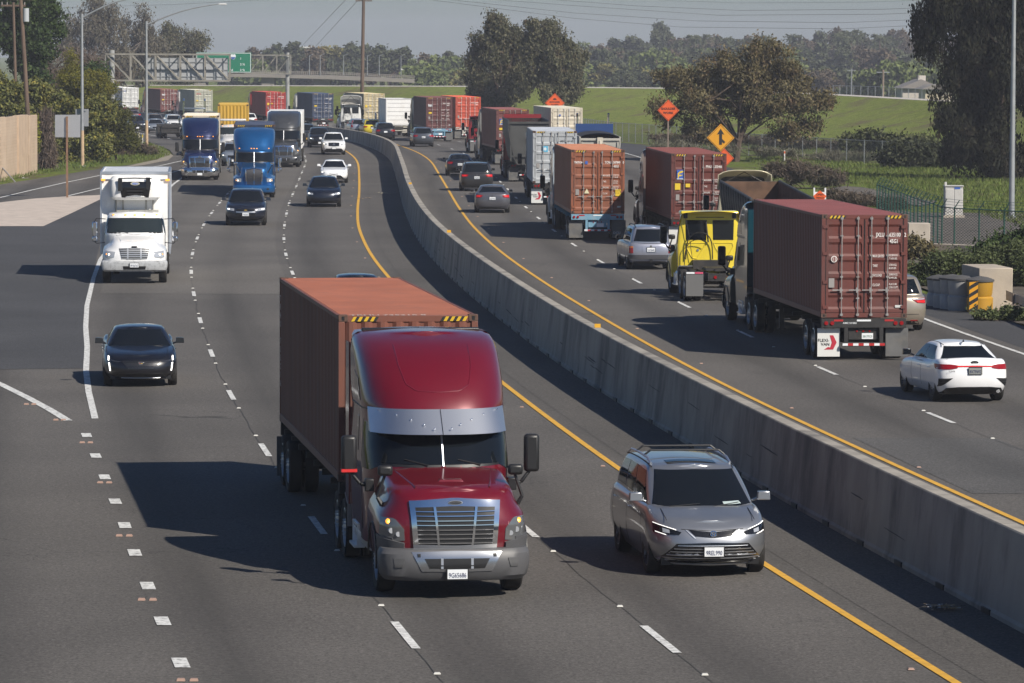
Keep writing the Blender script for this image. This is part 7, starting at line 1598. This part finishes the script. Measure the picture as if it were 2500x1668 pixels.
y = 253; r, c = semi('bright metallic blue truck with tall split grille and chrome mirrors', (up(620, y)[0], y), rad(3.2), 'to', (.008, .105, .30), (.020, .030, .062), brand='long', chromeb='paint', plate_txt=None, metal=.55, clabel='dark navy container behind the bright blue cab', ckw=dict(detail=True), visor=False)
y = 285; r, c = semi('dark navy blue sleeper truck with chrome bumper in the third lane', (up(489, y)[0], y), rad(3.6), 'to', (.010, .018, .075), (.52, .46, .36), chromeb='chrome', marker=True, plate_txt='', clabel='cream container behind the dark navy blue cab', metal=.35)
y = 339; r, c = semi('white day cab mostly hidden behind the bright blue truck', (up(568, y)[0], y), yaw_f(y), 'to', (.60, .60, .60), (.50, .30, .035), kind='day', brand='small', plate_txt=None, clabel='mustard yellow ribbed container above the bright blue truck', ckw=dict(stripes=False, roof_col=(.55, .35, .06)), metal=0)
car('sedan', 'grey-blue car visible between the navy and bright blue trucks', 'car', 'suv', -20.2, 311, 'to', (.22, .25, .30), front='plain', plate_txt='', rack=False)
y = 402; tractor('day_cab_truck', 'grey-blue day cab with two tall exhaust stacks behind the navy truck', *up(478, y), 'to', (.16, .19, .23), kind='day', brand='small', stacks=3.6, plate_txt=None, metal=.3)
y = 411; root = thing('flatbed_trailer', 'low black flatbed trailer with big wheels left of the navy truck', 'trailer', (*up(424, y), ground(y)), -math.pi / 2 + yaw_at(y)); t_ = chassis(root, -9.5, 9.5, deck=1.25, tail='black')
ax = MB(); dual_axle(ax, t_, -1.0, 2.5); ax.span((-1.6, -1.2, 1.0), (-.2, 1.2, 1.25)); ax.span((-.3, -1.22, .55), (-.1, 1.22, 1.1)); ax.obj('front_axle', FRAME, t_)
car('sedan', 'silver sedan with amber lamp right behind the further street light pole', 'car', 'sedan', *up(382, 452), 'to', (.34, .37, .41), front='plain', plate_txt='', metal=.5)
car('crossover', 'black SUV with bright headlights left of the further street light pole', 'SUV', 'suv', *up(335, 462), 'to', (.012, .014, .022), front='plain', plate_txt='')
car('crossover', 'tan SUV behind the silver sedan near the further street light pole', 'SUV', 'suv', *up(382, 487), 'to', (.17, .14, .115), front='plain', plate_txt='')
car('crossover', 'white SUV far away between the light pole and the navy truck', 'SUV', 'suv', *up(427, 478), 'to', (.58, .59, .60), front='plain', plate_txt='', metal=0)
car('sedan', 'dark car at the far left end of the queue behind the wattle bush', 'car', 'suv', *up(305, 492), 'to', (.02, .03, .05), front='plain', plate_txt='')
# --- away from the camera, near to far
car('sedan', 'white sedan seen from behind with full-width red lamp bar at the right edge', 'car', 'sedan', 11.44, 105.6, 'away', (.80, .80, .81), rear='fin', plate_txt='8XTP692', metal=0, W=1.80, L=4.64, zr=1.44, platecol=mat('dark_plate', (.22, .23, .22), .5), dyaw=.05,
    zt=[(0, .70), (.12, .76), (.5, .84), (1.25, .92), (1.55, .95), (3.5, .99), (3.9, 1.05), (4.4, 1.08), (4.64, 1.03)], gb=(1.25, 4.12), gt=(2.05, 3.45))
car('minivan', 'champagne gold minivan half hidden by the big brown container doors', 'minivan', 'minivan', 11.85, 132.0, 'away', (.36, .31, .25), rear='van', plate_txt='7SBY60', metal=.55)
r, c = semi('black and teal sleeper truck pulling the nearest brown container', (9.86, 119.96), rad(5.77), 'away', (.012, .03, .038), MAR, chkw=dict(flap='arrow', flapcol=mat('white_flap', (.62, .62, .60), .6)),
    clabel='maroon container with JXLU 635100 on its doors, nearest on the right', ckw=dict(marks=door_marks('JXLU', '635100', '45G1', True, 'globe', chk='2'), roof_col=(.20, .065, .062)), metal=.5)
t_ = [k for k in r.children if k.name.startswith('trailer')][0]; text('AIMZ 501882', .07, (-(6.9 + 12.192) - .003, .60, 1.03), (0, -1, 0), (0, 0, 1), PLATE, parent=t_, bold=.01)
text('38177C0', .09, (-(6.9 + 12.192) + .08, -.12, .64), (0, -1, 0), (0, 0, 1), mat('plate_green', (.03, .12, .06), .5), parent=t_, align='CENTER', squash=.8)
TEAL = mat('teal_paint', (.006, .06, .09), .3, .3, coat=.8)
t = MB(); t.span((-5.3, -1.19, 1.3), (-5.17, 1.19, 3.7)); t.obj('cab_back_panel', TEAL, r)
r = tractor('day_cab_truck', 'bright yellow day cab tractor seen from behind with bare frame', 7.22 - 6.9 * math.sin(yaw_at(150)), 147.4 + 6.9 * math.cos(yaw_at(150)), 'away', (.70, .54, .035), kind='day', plate_txt=None, metal=0, dyaw=.0, group=None)
car('old_suv', 'old boxy silver SUV with square lamps left of the yellow day cab', 'SUV', 'boxy_suv', 5.45, 168.4, 'away', (.30, .31, .37), rear='old', plate_txt='2AZS685', metal=.5, rack='black', dyaw=.03)
semi('maroon sleeper truck with white panels pulling the wave-sign container', (8.16, 187.98), rad(3.5), 'away', (.22, .18, .17), MAR, clabel='maroon container with blue and yellow wave sign behind the silver SUV', ckw=dict(marks=door_marks('FFAU', '335466', None, True, 'blue_wave', yellow='left')), chkw=dict(flapcol=mat('white_flap', (.62, .62, .60), .6)), metal=.2)
semi('pale blue-white truck pulling the rust orange container', (3.86, 194.29), rad(3.03), 'away', (.42, .47, .52), (.26, .085, .040), clabel='rust orange container with TCNU 587849 and yellow caution sticker', ckw=dict(marks=door_marks('TCNU', '587849', '45G1', True, None, yellow='right', white=True, tri=True, brand=('TRITON', .13, 1.08, .62), chk='0'), roof_col=(.48, .20, .11)), chkw=dict(tail='blue', flap='letters'), metal=.1)
car('sedan', 'dark grey sedan seen from behind, left of the rust orange container', 'car', 'sedan', -1.05, 225.2, 'away', (.10, .10, .115), rear='brake', plate_txt='6KJT410', metal=.4, dyaw=-.02)
semi('dark truck pulling the light grey star-marked container', (2.33, 237.4), rad(1.4), 'away', (.03, .05, .07), (.40, .42, .44), clabel='light grey container with a small blue star sign on its doors', ckw=dict(marks=door_marks('MSKU', '501182', None, False, 'star', ink=BLACKINK), roof_col=(.42, .45, .50)), chkw=dict(flap='arrow', flapcol=mat('white_flap', (.62, .62, .60), .6)))
car('minivan', 'dark grey minivan with lit brake lamps behind the black sedan', 'minivan', 'minivan', -2.15, 259.2, 'away', (.035, .034, .036), rear='brake', plate_txt='7PLM332', metal=.4, rack='black')
car('sedan', 'black sedan seen from behind, just beyond the dark grey minivan', 'car', 'sedan', -3.55, 290, 'away', (.010, .010, .014), rear='plain', plate_txt='5TRD118')
# tipper lorries
def tipper(label, near, yaw, L, w0, w1, z0, prof, col, ccol, rimcol, gap=5.2, kind='day', inner=(.115, .065, .04), load=False, tarp=False, rib=True, name='dump_truck', fairing=False, redcab=None, **kw):
    """prof: (top height at the rear, top height at the front); body narrows from w1 at the rim to w0 at the floor"""
    d = Vector((-math.sin(yaw), math.cos(yaw), 0)); loc = Vector((near[0], near[1], ground(near[1]))) + d * (gap + L)
    r = tractor(name, label, 0, 0, 'away', col, kind=kind, rzloc=(tuple(loc), math.pi / 2 + yaw), tail=False, plate_txt=None, fairing=fairing, cat='dump truck', **kw); x0 = -(gap + L)
    M = mat('tip_' + '%.2f%.2f' % (ccol[0], ccol[1] + L * .01), ccol, .6, .2, var=.25, vscale=1.5, dirt=tuple(c * .5 + .03 for c in ccol), dscale=1.5, damt=.7); IN = mat('tip_inner_%d' % int(L * 10), inner, .9, var=.3, vscale=2); zr_, zf = prof; h0, h1 = w0 / 2, w1 / 2
    rows = []
    for x, zt_ in ((x0, zr_), (x0 + .05, zr_ + .02), (x0 + L * .5, (zr_ + zf) / 2), (x0 + L, zf)):
        rows.append([(x, -h1, zt_), (x, -h1, zt_ * .75 + z0 * .25), (x, -h0 - (h1 - h0) * .35, z0 + .35), (x, -h0, z0), (x, h0, z0), (x, h0 + (h1 - h0) * .35, z0 + .35), (x, h1, zt_ * .75 + z0 * .25), (x, h1, zt_)])
    t = MB(); t.grid(rows); t.add(rows[-1], [tuple(range(8))]); bd = t.obj('tipper_body', M, r, smooth=0); so = bd.modifiers.new('thick', 'SOLIDIFY'); so.thickness = .07; so.offset = 0
    t = MB(); q = rows[0]; t.add([(x0 + .1, p[1] * .985, p[2] - .0) for p in [(x0, -h1, zr_ - .08)] + q[1:7] + [(x0, h1, zr_ - .08)]], [tuple(range(8))]); tg = t.obj('tailgate', M, r, smooth=0)
    t = MB()
    for y in (-.75, 0, .75): t.box((x0 + .06, y * h1 * 1.2, (zr_ + z0) / 2 - .05), (.08, .10, zr_ - z0 - .45))
    t.box((x0 + .05, 0, zr_ - .12), (.12, w1 * .98, .14)); t.box((x0 + .05, 0, z0 + .5), (.10, w1 * .9, .10)); t.obj('tailgate_ribs', M, tg)
    t = MB()
    for s_ in (-1, 1):
        t.path([(x0, s_ * h1, zr_), (x0 + L, s_ * h1, zf)], .06, 6)
        if rib:
            for x in np.arange(x0 + .6, x0 + L, .8): k = (x - x0) / L; zt_ = zr_ + (zf - zr_) * k; t.tube((x, s_ * (h1 + .05), zt_), (x, s_ * (h0 + (h1 - h0) * .35 + .06), z0 + .35), .06, .05, 5)
    t.obj('rim_and_ribs', mat('rim_%d' % int(rimcol[0] * 100), rimcol, .6, .1, var=.2), bd)
    if load:
        t = MB(); Rr = random.Random(3); t.grid([[(x0 + .2 + (L - .3) * i / 14, (-h1 + .08) + (w1 - .16) * j / 8, z0 + (zr_ - z0) * load + Rr.uniform(-.1, .15)) for j in range(9)] for i in range(15)]); t.obj('load', IN, r, smooth=0)
    if True:
        t = MB(); t.grid([[(x, y * .96, z + .01) for x, y, z in rr] for rr in rows]); t.add([(x0 + L - .05, y * .96, z - .01) for x, y, z in rows[-1]], [tuple(range(8))]); t.obj('inner_skin', IN, bd, smooth=0)
    if tarp:
        t = MB(); t.grid([[(x0 + .1 + (L - .2) * i / 8, (-h1 + .0) + w1 * j / 8, zr_ + (zf - zr_) * i / 8 + .22 * math.sin(math.pi * j / 8) ** .7 + .04) for j in range(9)] for i in range(9)]); t.obj('tarpaulin', mat('black_tarp', (.02, .02, .022), .7, bump=.4, bscale=4), r)
    chassis(r, x0 + .3, L - .3, deck=min(1.2, z0 + .1)); return r, x0
r, x0 = tipper('cream truck with a rusty open-topped tipper trailer behind the yellow day cab', (10.75, 170.6), rad(4.2), 10.2, 2.0, 2.5, 1.1, (2.72, 3.12), (.55, .50, .36), (.045, .042, .042), (.05, .05, .05), kind='day', load=.72, fairing=3.55)
r, x0 = tipper('dark steel end-dump trailer with tapered sides left of the grey container', (1.05, 277.6), rad(2.6), 9.0, 1.5, 2.6, 1.15, (3.95, 4.0), (.25, .015, .02), (.065, .066, .064), (.05, .05, .05), kind='sleeper', gap=6.9, rib=False, inner=(.05, .05, .05))
t = MB(); t.span((x0 + 8.95, -1.25, 3.75), (x0 + 9.05, 1.25, 4.25)); t.obj('red_headboard', mat('headboard_red', (.20, .01, .015), .5), r)
r, x0 = tipper('blue truck with black tarpaulin load and twin exhaust stacks before the spreading tree', (5.45, 268), rad(2.4), 6.0, 2.1, 2.5, 1.1, (3.1, 3.15), (.012, .04, .15), (.45, .43, .38), (.40, .38, .33), kind='day', tarp=True, rib=False, stacks=4.25)
t = MB(); t.span((x0 + 5.95, -1.2, 2.9), (x0 + 6.1, 1.2, 3.85)); t.obj('headboard', mat('headboard_blue', (.012, .045, .16), .5), r)
t = MB(); t.box((x0 + .0, 0, 2.85), (.25, .35, .5)); t.tube((x0 - .1, 0, 2.3), (x0 - .1, 0, 2.9), .12, .08, 8); t.obj('tailgate_latch', mat('latch_cream', (.5, .46, .38), .6), r)
semi('dark truck pulling the cream container with plain steel doors', up(1381.5, 328), rad(6), 'away', (.1, .1, .1), (.60, .54, .43), kind='day', clabel='cream container below the orange diamond sign', ckw=dict(marks=door_marks('GESU', '372619', None, False, None, ink=BLACKINK, white=True, sticker=False), detail=False, stripes=False, roof_col=(.6, .56, .46)))
semi('truck pulling the brown container with the small wave sign', up(1249.6, 318), rad(5.6), 'away', (.3, .3, .3), (.15, .045, .040), clabel='brown container with small blue wave sign beyond the dark end-dump trailer', ckw=dict(marks=door_marks('FESU', '501223', None, False, 'blue_wave', yellow='tab'), roof_col=(.25, .09, .085)))
yw = yaw_at(353); r = tractor('day_cab_truck', 'dark red day cab tractor without trailer, left of the wave-sign brown container', -2.3 - 6.9 * math.sin(yw), 351.5 + 6.9 * math.cos(yw), 'away', (.26, .012, .02), kind='day', plate_txt=None, metal=.1)
r.name = 'day_cab_truck'
semi('cream-tailed truck pulling the bright orange container', up(1141, 413), yaw_at(413), 'away', (.3, .02, .02), (.50, .075, .035), clabel='bright orange container just left of the twin gum trees', ckw=dict(marks=door_marks('HLCU', '123471', '45G1', False, None, sticker=True, brand=('OOCL', .13, 1.0, .62)), detail=False), chkw=dict(tail='white'))
semi('blue-tailed truck pulling the maroon tex container', up(1070.6, 400), yaw_at(400), 'away', (.12, .14, .17), (.115, .036, .034), clabel='maroon container with tex on its left door', ckw=dict(marks=door_marks('TEXU', '745071', '45G1', True, None, yellow='tab', brand=('tex', .38, 1.05, .85, PLATE))), chkw=dict(tail='blue'))
car('crossover', 'steel grey SUV seen from behind by the far end of the yellow line', 'SUV', 'suv', -7.75, 373.3, 'away', (.075, .085, .105), rear='plain', plate_txt='8ABC214', metal=.5)
car('crossover', 'black SUV seen from behind beyond the barrier, left of the grey one', 'SUV', 'suv', -11.9, 402, 'away', (.012, .015, .022), rear='plain', plate_txt='')
car('crossover', 'silver compact SUV with tall pillar lamps behind the barrier bend', 'SUV', 'suv', *up(877, 437), 'away', (.30, .33, .39), rear='pillar', plate_txt='6SRT884', metal=.5)
car('sedan', 'small yellow car showing between the silver and black SUVs', 'car', 'suv', *up(908, 432), 'away', (.60, .48, .02), rear='plain', plate_txt='', metal=0)
y = 431; a = yaw_at(y); d = Vector((-math.sin(a), math.cos(a), 0)); p = Vector((*up(972, y), ground(y))); loc = p + d * 9.0
r = tractor('box_truck', 'white box truck with roll-up rear door left of the tex container', 0, 0, 'away', (.6, .6, .6), kind='boxtruck', brand='small', rzloc=(tuple(loc), math.pi / 2 + a), plate_txt=None, metal=0, cat='box truck')
b = box_body(r, -2.6, -9.0, 1.1, 3.75, 2.55, BOXW, edge=mat('edge_white', (.55, .55, .55), .5)); t = MB()
for z in np.arange(1.25, 3.6, .42): t.box((-9.01, 0, z), (.02, 2.3, .02))
t.obj('door_seams', mat('seam_grey', (.3, .3, .3), .6), b); t = MB(); t.box((-8.9, 0, .95), (.12, 2.4, .12)); t.box((-8.9, 0, .6), (.10, 1.6, .1)); t.box((-8.7, -.6, .55), (.4, .5, .35)); t.obj('rear_bumper', mat('bumper_cream', (.4, .38, .33), .7), r)
for sg in (-1, 1): t = MB(); t.box((-8.97, sg * 1.0, 1.0), (.05, .2, .1)); t.obj('tail_light', REDL, r)
ax = MB(); dual_axle(ax, r, -7.0, 2.45); ax.span((-9, -.45, .72), (-2.8, .45, .98)); ax.obj('rear_frame', FRAME, r)
y = 468; a = yaw_at(y); loc = Vector((*up(866, y), 0)) + Vector((-math.sin(a), math.cos(a), 0)) * 6.9
tractor('day_cab_truck', 'white day cab tractor with hollow wind deflector beyond the barrier bend', loc.x, loc.y, 'away', (.62, .62, .60), kind='day', plate_txt=None, fairing=4.0, metal=0)
semi('truck ahead carrying the cream container with a yellow sticker', up(912, 492), yaw_at(492) , 'away', (.4, .4, .4), (.50, .42, .26), clabel='cream container between the white deflector cab and the white box truck', ckw=dict(marks=door_marks('MSCU', '440912', None, False, None, yellow='left'), detail=False))
semi('white truck pulling the dark blue container', up(787, 492), yaw_at(500) - .02, 'away', (.6, .6, .6), (.030, .050, .105), clabel='dark blue container with yellow tab left of the tall wooden pole', ckw=dict(marks=door_marks('CMAU', '418802', '45G1', True, None, yellow='tab')))
semi('dark red truck pulling the far bright red container', up(672, 521), yaw_at(530) - .02, 'away', (.30, .02, .02), (.36, .035, .028), clabel='bright red container behind the right gantry column', ckw=dict(marks=door_marks('HDMU', '612201', '45G1', False, None, yellow='left', brand=('K LINE', .14, 1.0, .6)), detail=False))
semi('white truck pulling the far cream container with red letters', up(496, 574), yaw_at(580), 'away', (.6, .6, .6), (.42, .42, .34), clabel='far cream container with red letters below the left sign gantry', ckw=dict(marks=door_marks('OOLU', '882112', None, False, None, yellow='tab', ink=BLACKINK, sticker=False, brand=('OOCL', .26, .95, .62, mat('red_letters', (.45, .03, .03), .5))), detail=False))
semi('red truck pulling the far brown container', up(412, 592), yaw_at(600), 'away', (.35, .02, .02), (.15, .045, .040), clabel='far brown container with white letters between the pole and the cream one', ckw=dict(marks=door_marks('TEXU', '220113', None, False, None, yellow='tab', brand=('tex', .38, 1.0, .85, PLATE)), detail=False))
semi('white truck pulling the far white container', up(318, 632), yaw_at(640), 'away', (.6, .6, .6), (.60, .60, .59), clabel='far white container beside the gantry column', ckw=dict(marks=door_marks(None, None, None, False, None, sticker=False, brand=('Seaboard', .16, 1.1, .55, BSTICK)), detail=False, stripes=False))
semi('white truck ahead of the far white container', up(279, 662), yaw_at(665), 'away', (.6, .6, .6), (.60, .60, .59), clabel='second far white container mostly hidden by the gantry column', ckw=dict(detail=False, stripes=False))
car('sedan', 'far dark red-lamped car below the far white container', 'car', 'sedan', *up(327, 560), 'away', (.05, .02, .025), rear='brake', plate_txt='')
car('crossover', 'far black SUV just left of the mustard yellow container', 'SUV', 'suv', *up(517, 520), 'away', (.015, .015, .02), rear='plain', plate_txt='')
car('crossover', 'far white SUV just right of the mustard yellow container', 'SUV', 'suv', *up(609, 505), 'away', (.6, .6, .6), rear='plain', plate_txt='', metal=0)
# ------------------------------------------------------------------ haze over the whole valley
hm = bpy.data.materials.new('haze_air'); hm.use_nodes = True; hN, hL = hm.node_tree.nodes, hm.node_tree.links
for n in list(hN): hN.remove(n)
ho = hN.new('ShaderNodeOutputMaterial'); hv = hN.new('ShaderNodeVolumePrincipled'); hL.new(hv.outputs[0], ho.inputs['Volume'])
hv.inputs['Color'].default_value = (.80, .83, .95, 1); hv.inputs['Density'].default_value = .00021; hv.inputs['Anisotropy'].default_value = .0
t = MB(); t.span((-1700, -60, -5.2), (1700, 3700, 30)); hz_ = t.obj('haze', hm, smooth=0); hz_['kind'] = 'stuff'
